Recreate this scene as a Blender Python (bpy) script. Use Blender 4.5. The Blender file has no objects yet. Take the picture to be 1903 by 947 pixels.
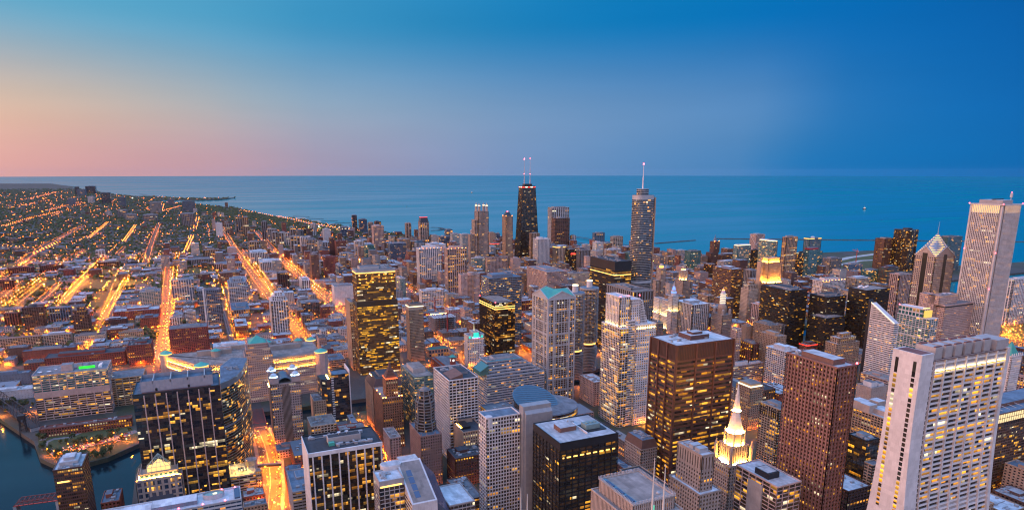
import bpy, math, random
import numpy as np
from mathutils import Vector
random.seed(7)
RND = random.Random(11)
scene = bpy.context.scene
COL = scene.collection
R = math.radians
# ------------------------------------------------------------------ camera
ZC = 346.0                      # eye height; heights in this scene are 0.84 of nominal
ZS = 0.84
FPX, PITCH, HEAD = 1245.0, R(13.3), R(24.2)
CX, CY, PW, PH = 951.5, 612.0, 1903.0, 947.0
cam = bpy.data.cameras.new('camera')
cam_o = bpy.data.objects.new('camera', cam)
COL.objects.link(cam_o)
cam.sensor_fit = 'HORIZONTAL'
cam.sensor_width = 36.0
cam.lens = FPX / PW * 36.0
cam.shift_y = (CY - PH / 2) / PW
cam.clip_start = 1.0
cam.clip_end = 120000.0
cam_o.location = (0, 0, ZC)
cam_o.rotation_euler = (math.pi / 2 - PITCH, 0, -HEAD)
scene.camera = cam_o

_fw = (math.sin(HEAD) * math.cos(PITCH), math.cos(HEAD) * math.cos(PITCH), -math.sin(PITCH))
_rt = (math.cos(HEAD), -math.sin(HEAD), 0.0)
_up = (_rt[1] * _fw[2] - _rt[2] * _fw[1], _rt[2] * _fw[0] - _rt[0] * _fw[2], _rt[0] * _fw[1] - _rt[1] * _fw[0])

def proj(x, y, z):              # a point of the place -> where the photograph shows it
    d = (x, y, z - ZC)
    w = sum(a * b for a, b in zip(d, _fw))
    return (CX + FPX * sum(a * b for a, b in zip(d, _rt)) / w, CY - FPX * sum(a * b for a, b in zip(d, _up)) / w)

def at(px, py, z=0.0):          # measured photo point -> point of the place at height z
    d = [_fw[i] + _rt[i] * (px - CX) / FPX - _up[i] * (py - CY) / FPX for i in range(3)]
    t = (z - ZC) / d[2]
    return d[0] * t, d[1] * t

def _bis(fn, lo, hi, n=60):     # increasing or decreasing root
    s = fn(hi) > fn(lo)
    for _ in range(n):
        m = (lo + hi) / 2
        if (fn(m) > 0) == s: hi = m
        else: lo = m
    return (lo + hi) / 2

def site(lx, nx, rx, yt, yb=None, H=None, W=None, D=None):
    """footprint of an upright block from its measured roof corners -> xc, yc, W, D, height"""
    if H is not None:
        z = H * ZS
    else:
        z = _bis(lambda h: proj(*at(nx, yt, h), 0)[1] - yb, 0.5, 300)
    X, Y = at(nx, yt, z)
    sw = X > 0 if abs(X) > 200 else (nx - lx) <= (rx - nx)
    if sw:
        if W is None: W = _bis(lambda w: proj(X + w, Y, z)[0] - rx, 1, 600)
        if D is None:
            D = _bis(lambda d: lx - proj(X, Y + d, z)[0], 1, 400)
            if X < 30 or D > 160 or D < 5: D = min(60, max(18, .6 * W))
        return X + W / 2, Y + D / 2, W, D, z
    if W is None: W = _bis(lambda w: lx - proj(X - w, Y, z)[0], 1, 600)
    if D is None:
        D = _bis(lambda d: proj(X, Y + d, z)[0] - rx, 1, 400)
        if X > -30 or D > 160 or D < 5: D = min(60, max(18, .6 * W))
    return X - W / 2, Y + D / 2, W, D, z

# ------------------------------------------------------------------ sky, sun, exposure
SUN_AZ, SUN_EL = 302.0, 3.0      # bearing of the afterglow
world = bpy.data.worlds.new('World')
scene.world = world
world.use_nodes = True
wt = world.node_tree
wt.nodes.clear()
def N(t, kind, **kw):
    n = t.nodes.new(kind)
    for k, v in kw.items(): setattr(n, k, v)
    return n
def ramp(t, fac, stops, interp='LINEAR'):
    r = N(t, 'ShaderNodeValToRGB')
    r.color_ramp.interpolation = interp
    e = r.color_ramp.elements
    while len(e) < len(stops): e.new(0.5)
    for el, (p, c) in zip(e, stops):
        el.position = p
        el.color = (*c, 1)
    t.links.new(fac, r.inputs[0])
    return r.outputs[0]
def M(t, op, a, b=None, c=None, clamp=False):
    n = N(t, 'ShaderNodeMath', operation=op, use_clamp=clamp)
    for i, v in enumerate((a, b, c)):
        if v is None: continue
        if hasattr(v, 'is_linked'): t.links.new(v, n.inputs[i])
        else: n.inputs[i].default_value = v
    return n.outputs[0]
def mixc(t, fac, a, b, mode='MIX'):
    n = N(t, 'ShaderNodeMix', data_type='RGBA', blend_type=mode)
    for i, v in ((0, fac), (6, a), (7, b)):
        if hasattr(v, 'is_linked'): t.links.new(v, n.inputs[i])
        elif i == 0: n.inputs[i].default_value = v
        else: n.inputs[i].default_value = (*v, 1)
    return n.outputs[2]
def srgb(r, g, b):
    f = lambda c: (c / 255 / 12.92) if c / 255 <= .04045 else ((c / 255 + .055) / 1.055) ** 2.4
    return f(r), f(g), f(b)

tc = N(wt, 'ShaderNodeTexCoord')
sep = N(wt, 'ShaderNodeSeparateXYZ')
wt.links.new(tc.outputs['Generated'], sep.inputs[0])
_d = sep.outputs
# cosine of the angle between the view azimuth and the afterglow: 1 toward it, -1 away from it
hyp = M(wt, 'SQRT', M(wt, 'ADD', M(wt, 'MULTIPLY', _d[0], _d[0]), M(wt, 'MULTIPLY', _d[1], _d[1])))
dotv = M(wt, 'ADD', M(wt, 'MULTIPLY', _d[0], math.sin(R(SUN_AZ))), M(wt, 'MULTIPLY', _d[1], math.cos(R(SUN_AZ))))
cosaz = M(wt, 'DIVIDE', dotv, M(wt, 'MAXIMUM', hyp, 0.001))
azf = M(wt, 'MULTIPLY_ADD', cosaz, 0.5, 0.5, clamp=True)         # 0 away .. 1 toward
elev = M(wt, 'MULTIPLY', M(wt, 'MAXIMUM', _d[2], 0.0), 1.0, clamp=True)
# azf of the photo: left edge 0.84, centre 0.57, right edge 0.26
low = ramp(wt, azf, [(0.0, srgb(0, 80, 150)), (0.26, srgb(0, 106, 178)), (0.366, srgb(14, 116, 182)), (0.41, srgb(66, 130, 186)), (0.568, srgb(112, 147, 190)), (0.70, srgb(164, 154, 178)), (0.757, srgb(192, 156, 170)), (0.85, srgb(216, 160, 156)), (1.0, (1.2, 0.58, 0.42))], 'B_SPLINE')
mid = ramp(wt, azf, [(0.0, srgb(0, 76, 150)), (0.26, srgb(0, 104, 180)), (0.35, srgb(20, 116, 185)), (0.40, srgb(92, 144, 196)), (0.568, srgb(118, 152, 192)), (0.70, srgb(152, 170, 188)), (0.757, srgb(172, 176, 180)), (0.85, srgb(222, 184, 150)), (1.0, (0.95, 0.62, 0.48))], 'B_SPLINE')
top = ramp(wt, azf, [(0.0, srgb(0, 66, 136)), (0.26, srgb(0, 92, 168)), (0.366, srgb(0, 108, 182)), (0.436, srgb(0, 116, 186)), (0.568, srgb(16, 126, 186)), (0.70, srgb(60, 148, 194)), (0.757, srgb(78, 158, 198)), (0.85, srgb(94, 168, 200)), (1.0, srgb(130, 165, 190))], 'B_SPLINE')
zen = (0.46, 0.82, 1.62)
def smooth(t, v, a, b):
    n = N(t, 'ShaderNodeMapRange', interpolation_type='SMOOTHSTEP')
    t.links.new(v, n.inputs[0])
    n.inputs[1].default_value = a; n.inputs[2].default_value = b
    return n.outputs[0]
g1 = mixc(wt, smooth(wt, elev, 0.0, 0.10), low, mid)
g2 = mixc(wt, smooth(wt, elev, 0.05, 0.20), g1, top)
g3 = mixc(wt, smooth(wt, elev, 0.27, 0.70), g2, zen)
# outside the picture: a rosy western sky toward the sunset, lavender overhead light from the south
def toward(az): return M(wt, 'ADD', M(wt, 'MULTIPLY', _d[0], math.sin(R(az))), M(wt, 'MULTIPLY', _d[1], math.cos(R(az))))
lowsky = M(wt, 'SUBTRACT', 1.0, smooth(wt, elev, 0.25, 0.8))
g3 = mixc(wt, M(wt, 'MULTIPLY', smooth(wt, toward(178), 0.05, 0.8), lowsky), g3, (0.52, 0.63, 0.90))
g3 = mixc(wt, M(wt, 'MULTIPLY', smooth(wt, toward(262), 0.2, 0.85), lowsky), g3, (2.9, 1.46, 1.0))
# faint streaks of thin high cloud
mp = N(wt, 'ShaderNodeMapping')
wt.links.new(tc.outputs['Generated'], mp.inputs[0])
mp.inputs['Scale'].default_value = (1.6, 1.6, 11)
mp.inputs['Rotation'].default_value = (R(6), R(4), 0)
nz = N(wt, 'ShaderNodeTexNoise')
wt.links.new(mp.outputs[0], nz.inputs['Vector'])
nz.inputs['Scale'].default_value = 1.4; nz.inputs['Detail'].default_value = 5
st = M(wt, 'MULTIPLY_ADD', M(wt, 'SUBTRACT', nz.outputs[0], 0.5), 0.2, 1.0)
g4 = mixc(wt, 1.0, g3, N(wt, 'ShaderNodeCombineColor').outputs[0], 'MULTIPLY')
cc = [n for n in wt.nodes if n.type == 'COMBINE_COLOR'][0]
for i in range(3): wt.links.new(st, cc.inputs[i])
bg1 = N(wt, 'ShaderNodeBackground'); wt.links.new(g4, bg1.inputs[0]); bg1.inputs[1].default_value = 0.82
sky = N(wt, 'ShaderNodeTexSky', sky_type='NISHITA', sun_disc=False, sun_elevation=R(SUN_EL), sun_rotation=R(SUN_AZ), altitude=300)
bg2 = N(wt, 'ShaderNodeBackground'); wt.links.new(sky.outputs[0], bg2.inputs[0]); bg2.inputs[1].default_value = 0.002
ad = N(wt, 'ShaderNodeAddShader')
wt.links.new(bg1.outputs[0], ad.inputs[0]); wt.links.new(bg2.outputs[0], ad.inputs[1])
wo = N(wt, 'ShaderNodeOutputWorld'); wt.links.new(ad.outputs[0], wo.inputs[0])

sun = bpy.data.lights.new('sun', 'SUN')
sun.energy = 0.9
sun.angle = R(28)
sun.color = (1.0, 0.52, 0.40)
sun_o = bpy.data.objects.new('sun', sun)
COL.objects.link(sun_o)
_sd = Vector((math.sin(R(SUN_AZ)) * math.cos(R(9)), math.cos(R(SUN_AZ)) * math.cos(R(9)), math.sin(R(9))))
sun_o.rotation_euler = _sd.to_track_quat('Z', 'Y').to_euler()

vs = scene.view_settings
vs.view_transform = 'Standard'
vs.look = 'None'
vs.exposure = 0.32
vs.gamma = 1.0
vs.use_curve_mapping = False
scene.render.engine = 'CYCLES'
cy = scene.cycles
cy.max_bounces = 4; cy.diffuse_bounces = 2; cy.glossy_bounces = 2; cy.transmission_bounces = 2; cy.volume_bounces = 0
cy.sample_clamp_indirect = 3.0
cy.caustics_reflective = False; cy.caustics_refractive = False
cy.use_denoising = True
cy.use_light_tree = True
cy.pixel_filter_type = 'BLACKMAN_HARRIS'; cy.filter_width = 1.2

# ------------------------------------------------------------------ materials
MATS = {}
def newmat(name):
    m = bpy.data.materials.new(name)
    m.use_nodes = True
    t = m.node_tree
    return m, t, t.nodes['Principled BSDF']
def wall_mat(key, col, rough=0.8, var=0.28, metallic=0.0):
    if key in MATS: return MATS[key]
    m, t, p = newmat(key)
    c = N(t, 'ShaderNodeTexCoord')
    n1 = N(t, 'ShaderNodeTexNoise'); n1.inputs['Scale'].default_value = 0.07; n1.inputs['Detail'].default_value = 4
    n2 = N(t, 'ShaderNodeTexNoise'); n2.inputs['Scale'].default_value = 1.3; n2.inputs['Detail'].default_value = 3
    mp = N(t, 'ShaderNodeMapping'); mp.inputs['Scale'].default_value = (1, 1, 0.22)
    t.links.new(c.outputs['Object'], mp.inputs[0])
    t.links.new(mp.outputs[0], n2.inputs['Vector']); t.links.new(c.outputs['Object'], n1.inputs['Vector'])
    oi = N(t, 'ShaderNodeObjectInfo')
    sn = N(t, 'ShaderNodeVectorMath', operation='SNAP'); sn.inputs[1].default_value = (3.1, 3.1, 3.3); t.links.new(c.outputs['Object'], sn.inputs[0])
    wnz = N(t, 'ShaderNodeTexWhiteNoise', noise_dimensions='3D'); t.links.new(sn.outputs[0], wnz.inputs['Vector'])   # each facing panel a little lighter or darker
    f = M(t, 'ADD', M(t, 'MULTIPLY_ADD', n1.outputs[0], var * 2, 1 - var), M(t, 'MULTIPLY_ADD', n2.outputs[0], var, -var / 2))
    f = M(t, 'MULTIPLY', f, M(t, 'MULTIPLY_ADD', oi.outputs['Random'], 0.24, 0.88))
    f = M(t, 'MULTIPLY', f, M(t, 'MULTIPLY_ADD', wnz.outputs[0], 0.16, 0.92))
    h = N(t, 'ShaderNodeVectorMath', operation='SCALE'); h.inputs[0].default_value = col
    t.links.new(f, h.inputs['Scale'])
    t.links.new(h.outputs[0], p.inputs['Base Color'])
    p.inputs['Roughness'].default_value = rough
    p.inputs['Metallic'].default_value = metallic
    MATS[key] = m
    return m
def roof_mat(key, col):
    if key in MATS: return MATS[key]
    m, t, p = newmat(key)
    c = N(t, 'ShaderNodeTexCoord')
    n1 = N(t, 'ShaderNodeTexNoise'); n1.inputs['Scale'].default_value = 0.09; n1.inputs['Detail'].default_value = 6; n1.inputs['Roughness'].default_value = 0.65
    v = N(t, 'ShaderNodeTexVoronoi'); v.inputs['Scale'].default_value = 0.045
    for n in (n1, v): t.links.new(c.outputs['Object'], n.inputs['Vector'])
    sp = N(t, 'ShaderNodeSeparateColor'); t.links.new(v.outputs['Color'], sp.inputs[0])
    oi = N(t, 'ShaderNodeObjectInfo')
    sn = N(t, 'ShaderNodeVectorMath', operation='SNAP'); sn.inputs[1].default_value = (2.4, 9, 50); t.links.new(c.outputs['Object'], sn.inputs[0])
    wz = N(t, 'ShaderNodeTexWhiteNoise', noise_dimensions='3D'); t.links.new(sn.outputs[0], wz.inputs['Vector'])     # lapped sheets of membrane
    f = M(t, 'MULTIPLY', M(t, 'MULTIPLY', M(t, 'MULTIPLY_ADD', wz.outputs[0], .3, .85), M(t, 'MULTIPLY_ADD', smooth(t, n1.outputs[0], .3, .7), 0.42, 0.74)), M(t, 'MULTIPLY_ADD', sp.outputs[0], 0.22, 0.88))
    f = M(t, 'MULTIPLY', f, M(t, 'MULTIPLY_ADD', oi.outputs['Random'], 0.4, 0.8))
    h = N(t, 'ShaderNodeVectorMath', operation='SCALE'); h.inputs[0].default_value = col
    t.links.new(f, h.inputs['Scale']); t.links.new(h.outputs[0], p.inputs['Base Color'])
    p.inputs['Roughness'].default_value = 0.85
    MATS[key] = m
    return m
def plain_mat(key, col, rough=0.6, metallic=0.0):
    if key in MATS: return MATS[key]
    return wall_mat(key, col, rough, 0.1, metallic)
def glow_mat(key, col, strength, sample='AUTO'):
    """a lamp, a lit sign or a lit lens: gives off light on the side its faces point to"""
    if key in MATS: return MATS[key]
    m, t, p = newmat(key)
    p.inputs['Base Color'].default_value = (0.05, 0.05, 0.05, 1)
    p.inputs['Emission Color'].default_value = (*col, 1)
    g = N(t, 'ShaderNodeNewGeometry')
    t.links.new(M(t, 'MULTIPLY', M(t, 'SUBTRACT', 1.0, g.outputs['Backfacing']), strength), p.inputs['Emission Strength'])
    try: m.cycles.emission_sampling = sample
    except Exception: pass
    MATS[key] = m
    return m
def glass_mat(key, col, rough=0.12, metallic=0.0, cool=0.0, gain=1.2, warm=(1.0, 0.33, 0.018), pale=(1.0, 0.52, 0.09), run=0.5, wall=None, wx=0.0, wy=0.0):
    """window glass, one UV unit per window; some rooms behind it are lit. Per object: lit = share of lit rooms, seed."""
    if key in MATS: return MATS[key]
    m, t, p = newmat(key)
    uv = N(t, 'ShaderNodeUVMap')
    s = N(t, 'ShaderNodeSeparateXYZ'); t.links.new(uv.outputs[0], s.inputs[0])
    u, v = s.outputs[0], s.outputs[1]
    cu, cv = M(t, 'FLOOR', u), M(t, 'FLOOR', v)
    lit = N(t, 'ShaderNodeAttribute', attribute_type='OBJECT', attribute_name='lit').outputs['Fac']
    seed = N(t, 'ShaderNodeAttribute', attribute_type='OBJECT', attribute_name='seed').outputs['Fac']
    def wn(a, b, c):
        k = N(t, 'ShaderNodeCombineXYZ')
        for i, q in enumerate((a, b, c)):
            if hasattr(q, 'is_linked'): t.links.new(q, k.inputs[i])
            else: k.inputs[i].default_value = q
        w = N(t, 'ShaderNodeTexWhiteNoise', noise_dimensions='3D'); t.links.new(k.outputs[0], w.inputs['Vector'])
        sc = N(t, 'ShaderNodeSeparateColor'); t.links.new(w.outputs['Color'], sc.inputs[0])
        return sc.outputs
    a = wn(M(t, 'FLOOR', M(t, 'MULTIPLY', M(t, 'MULTIPLY_ADD', cv, 1.7, cu), run)), cv, seed)
    b = wn(M(t, 'FLOOR', M(t, 'DIVIDE', M(t, 'ADD', cu, M(t, 'MULTIPLY', cv, 3.0)), 7.0)), M(t, 'ADD', cv, 1000.5), seed)   # a stretch of one storey
    dens = M(t, 'MULTIPLY', lit, M(t, 'MULTIPLY_ADD', M(t, 'MULTIPLY', b[0], M(t, 'MULTIPLY', b[0], b[0])), 2.6, 0.06))
    fl = wn(0.5, M(t, 'ADD', cv, 77.5), seed)          # now and then a whole storey is lit
    dens = M(t, 'ADD', dens, M(t, 'MULTIPLY', M(t, 'GREATER_THAN', fl[0], 0.945), M(t, 'MINIMUM', M(t, 'MULTIPLY', lit, 2.2), 0.8)))
    on = M(t, 'LESS_THAN', a[0], dens)
    fv = M(t, 'FRACT', v)
    fu = M(t, 'FRACT', u)
    bri = M(t, 'MULTIPLY_ADD', M(t, 'POWER', a[1], 2.5), 1.05, 0.22)
    bri = M(t, 'MULTIPLY', bri, M(t, 'MULTIPLY_ADD', smooth(t, fv, 0.35, 0.95), 0.7, 0.5))
    blind = M(t, 'GREATER_THAN', fv, M(t, 'MULTIPLY', M(t, 'GREATER_THAN', b[2], 0.6), M(t, 'MULTIPLY', a[2], 0.6)))
    bri = M(t, 'MULTIPLY', bri, blind)
    em = mixc(t, M(t, 'GREATER_THAN', b[1], 0.85), mixc(t, b[1], warm, pale), (1.0, 0.80, 0.48))
    dim = M(t, 'MULTIPLY', a[2], 0.02)
    st = M(t, 'ADD', M(t, 'MULTIPLY', M(t, 'MULTIPLY', on, bri), 1.25 * gain), M(t, 'MULTIPLY', dim, gain))
    hcol = N(t, 'ShaderNodeVectorMath', operation='SCALE'); hcol.inputs[0].default_value = col
    t.links.new(M(t, 'MULTIPLY_ADD', a[2], 0.7, 0.65), hcol.inputs['Scale'])
    base = hcol.outputs[0]
    if wall is not None:            # small far buildings: wall around each opening in the same sheet
        ins = M(t, 'MULTIPLY', M(t, 'MULTIPLY', M(t, 'GREATER_THAN', fu, wx), M(t, 'LESS_THAN', fu, 1 - wx)), M(t, 'MULTIPLY', M(t, 'GREATER_THAN', fv, wy), M(t, 'LESS_THAN', fv, 1 - wy)))
        oi = N(t, 'ShaderNodeAttribute', attribute_type='GEOMETRY', attribute_name='tint')
        base = mixc(t, ins, oi.outputs['Color'], base)
        st = M(t, 'MULTIPLY', st, ins)
        rr = M(t, 'MULTIPLY_ADD', ins, rough - 0.8, 0.8)
        t.links.new(rr, p.inputs['Roughness'])
    else:
        p.inputs['Roughness'].default_value = rough
        bmp = N(t, 'ShaderNodeBump'); bmp.inputs['Strength'].default_value = 0.02
        # each pane sits at a slightly different tilt, so reflections break up from pane to pane
        geo = N(t, 'ShaderNodeNewGeometry')
        pv = N(t, 'ShaderNodeCombineXYZ')
        for i in range(3): t.links.new(M(t, 'MULTIPLY_ADD', a[i], 0.03, -0.015), pv.inputs[i])
        nn = N(t, 'ShaderNodeVectorMath', operation='ADD'); t.links.new(geo.outputs['Normal'], nn.inputs[0]); t.links.new(pv.outputs[0], nn.inputs[1])
        nv = N(t, 'ShaderNodeVectorMath', operation='NORMALIZE'); t.links.new(nn.outputs[0], nv.inputs[0])
        t.links.new(nv.outputs[0], p.inputs['Normal'])
    t.links.new(base, p.inputs['Base Color'])
    p.inputs['Metallic'].default_value = metallic
    p.inputs['IOR'].default_value = 1.6
    t.links.new(em, p.inputs['Emission Color'])
    t.links.new(st, p.inputs['Emission Strength'])
    try: m.cycles.emission_sampling = 'NONE'
    except Exception: pass
    MATS[key] = m
    return m

WALL = {k: wall_mat('wall_' + k, c, r) for k, c, r in [
    ('concrete', (.36, .34, .335), .8), ('white', (.62, .60, .60), .7), ('stone', (.40, .33, .29), .8), ('pink_stone', (.46, .34, .31), .75),
    ('tan', (.40, .28, .20), .8), ('brown', (.16, .085, .065), .7), ('brick', (.21, .075, .055), .85), ('red_brick', (.25, .07, .055), .85),
    ('dark_brick', (.11, .055, .05), .8), ('black', (.018, .018, .022), .45), ('steel', (.07, .055, .052), .5), ('grey', (.22, .215, .225), .7),
    ('blue_grey', (.15, .19, .25), .6), ('teal', (.07, .19, .20), .5), ('beige', (.48, .39, .31), .8), ('silver', (.42, .44, .47), .4), ('rust', (.10, .045, .035), .5),
    ('green_stone', (.16, .21, .20), .5)]}
GLASS = {
    'dark': glass_mat('glass_dark', (.012, .016, .024), .1),
    'blue': glass_mat('glass_blue', (.02, .07, .14), .08, .25),
    'teal': glass_mat('glass_teal', (.025, .15, .16), .08, .25),
    'bronze': glass_mat('glass_bronze', (.03, .018, .012), .12, .15, run=.6),
    'bright': glass_mat('glass_bright', (.02, .02, .022), .1, 0, gain=1.3, run=.3, warm=(1, .35, .012), pale=(1, .50, .05)),
    'gold': glass_mat('glass_gold', (.10, .075, .03), .15, .3, gain=1.3, run=.4, warm=(1, .39, .012), pale=(1, .50, .03)),
}
ROOF = {k: roof_mat('roof_' + k, c) for k, c in [('grey', (.17, .18, .20)), ('white', (.50, .53, .56)), ('dark', (.045, .05, .06)), ('tan', (.26, .22, .20)), ('blue', (.11, .17, .23)), ('red', (.17, .07, .06))]}
COPPER = plain_mat('copper_green', (.06, .36, .29), .5)
METAL = plain_mat('painted_metal', (.45, .46, .48), .45, .3)
DARKMETAL = plain_mat('dark_metal', (.05, .05, .055), .5, .3)
UNIT = plain_mat('unit_grey', (.30, .31, .33), .6)
LAMP_SODIUM = glow_mat('lamp_lens_sodium', (1.0, .22, .01), 7000.0, 'FRONT')
LAMP_AVE = glow_mat('lamp_lens_avenue', (1.0, .175, .006), 3600.0, 'FRONT')
LAMP_HEAD = glow_mat('lamp_globe', (1.0, .23, .016), 11.0, 'NONE')
LAMP_HEAD_FAR = glow_mat('lamp_globe_far', (1.0, .20, .012), 30.0, 'NONE')
LAMP_FAR = glow_mat('lamp_lens_far', (1.0, .19, .007), 1500.0, 'FRONT')
FLOOD_WARM = glow_mat('flood_warm', (1.0, .50, .09), 90.0, 'FRONT')
FLOOD_WHITE = glow_mat('flood_white', (1.0, .62, .2), 42.0, 'FRONT')
FLOOD_COOL = glow_mat('flood_cool', (.35, .72, 1.0), 60.0, 'FRONT')
FLOOD_TEAL = glow_mat('flood_teal', (.05, .9, .75), 60.0, 'FRONT')
STRIP = glow_mat('strip_warm', (1.0, .55, .12), 2.2, 'NONE')
STRIP_W = glow_mat('strip_white', (1.0, .80, .45), 2.2, 'NONE')
BEACON = glow_mat('beacon_red', (1.0, .06, .08), 14.0, 'NONE')
GREENSIGN = glow_mat('led_green', (.02, 1.0, .02), 1.1, 'NONE')
REDSIGN = glow_mat('led_red', (1.0, .04, .02), 3.0, 'NONE')

# ------------------------------------------------------------------ mesh helper
class MB:
    def __init__(s): s.v = []; s.f = []; s.m = []; s.uv = []; s.tint = None
    def quad(s, *p, mat=0, uv=None):
        i = len(s.v); s.v.extend(p); s.f.append(tuple(range(i, i + len(p)))); s.m.append(mat)
        s.uv.extend(uv if uv else [(0, 0)] * len(p))
    def box(s, x0, y0, z0, x1, y1, z1, mat=0, bottom=True, top=True):
        a, b, c, d = (x0, y0), (x1, y0), (x1, y1), (x0, y1)
        for (p, q) in ((a, b), (b, c), (c, d), (d, a)):
            s.quad((*p, z0), (*q, z0), (*q, z1), (*p, z1), mat=mat)
        if top: s.quad((*a, z1), (*b, z1), (*c, z1), (*d, z1), mat=mat)
        if bottom: s.quad((*d, z0), (*c, z0), (*b, z0), (*a, z0), mat=mat)
    def prism(s, poly, z0, z1, mat=0, top=True, bottom=False, uv=None, poly1=None):
        """poly counter-clockwise; z0/z1 numbers or per-vertex lists"""
        n = len(poly); q = poly1 or poly
        Z0 = z0 if isinstance(z0, (list, tuple)) else [z0] * n
        Z1 = z1 if isinstance(z1, (list, tuple)) else [z1] * n
        run = 0.0
        for i in range(n):
            j = (i + 1) % n
            L = math.hypot(poly[j][0] - poly[i][0], poly[j][1] - poly[i][1])
            u = None
            if uv:
                nb = max(1, round(L / uv[0])); nf = uv[1]
                u = [(run, 0), (run + nb, 0), (run + nb, nf), (run, nf)]; run += nb + 31
            s.quad((*poly[i], Z0[i]), (*poly[j], Z0[j]), (*q[j], Z1[j]), (*q[i], Z1[i]), mat=mat, uv=u)
        if top: s.quad(*[(*q[i], Z1[i]) for i in range(n)], mat=mat)
        if bottom: s.quad(*[(*poly[i], Z0[i]) for i in reversed(range(n))], mat=mat)
    def cyl(s, cx, cy, r0, r1, z0, z1, n=12, mat=0, top=True, uv=None):
        a = [(cx + r0 * math.cos(2 * math.pi * i / n), cy + r0 * math.sin(2 * math.pi * i / n)) for i in range(n)]
        b = [(cx + r1 * math.cos(2 * math.pi * i / n), cy + r1 * math.sin(2 * math.pi * i / n)) for i in range(n)]
        s.prism(a, z0, z1, mat, top, False, uv, b)
    def dome(s, cx, cy, r, z0, h, n=14, k=5, mat=0):
        for i in range(k):
            a0, a1 = math.pi / 2 * i / k, math.pi / 2 * (i + 1) / k
            s.cyl(cx, cy, r * math.cos(a0), max(.01, r * math.cos(a1)), z0 + h * math.sin(a0), z0 + h * math.sin(a1), n, mat, i == k - 1)
    def pyramid(s, poly, z0, apex, mat=0):
        n = len(poly)
        for i in range(n): s.quad((*poly[i], z0), (*poly[(i + 1) % n], z0), apex, mat=mat)
    def beam(s, p, q, w, mat=0, d=None):
        p, q = Vector(p), Vector(q); ax = (q - p).normalized()
        up = Vector((0, 0, 1)) if abs(ax.z) < .95 else Vector((1, 0, 0))
        a = ax.cross(up).normalized() * w / 2; b = a.cross(ax).normalized() * (d or w) / 2
        c = [a + b, b - a, -a - b, a - b]
        for i in range(4):
            j = (i + 1) % 4
            s.quad(tuple(p + c[j]), tuple(p + c[i]), tuple(q + c[i]), tuple(q + c[j]), mat=mat)
        s.quad(*[tuple(p + k) for k in c], mat=mat); s.quad(*[tuple(q + k) for k in reversed(c)], mat=mat)
    def mesh(s, name, mats):
        me = bpy.data.meshes.new(name)
        me.from_pydata(s.v, [], s.f)
        for m in (mats if isinstance(mats, (list, tuple)) else [mats]): me.materials.append(m)
        if any(s.m): me.polygons.foreach_set('material_index', s.m)
        ul = me.uv_layers.new(name='UVMap')
        ul.data.foreach_set('uv', np.array(s.uv, dtype=np.float32).ravel())
        me.update()
        return me
    def build(s, name, mats, parent=None, loc=(0, 0, 0)):
        o = bpy.data.objects.new(name, s.mesh(name, mats))
        COL.objects.link(o); o.location = loc
        if parent: o.parent = parent
        return o

def tag(o, label=None, cat=None, group=None, kind=None):
    if label: o['label'] = label
    if cat: o['category'] = cat
    if group: o['group'] = group
    if kind: o['kind'] = kind
    return o
def empty(name, loc, label=None, cat=None, group=None, rz=0.0):
    o = bpy.data.objects.new(name, None); COL.objects.link(o)
    o.location = loc; o.rotation_euler = (0, 0, rz); o.empty_display_size = 1
    return tag(o, label, cat, group)
def copy_tree(o, parent=None):
    c = o.copy(); COL.objects.link(c); c.parent = parent
    for ch in o.children: copy_tree(ch, c)
    return c

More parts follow.
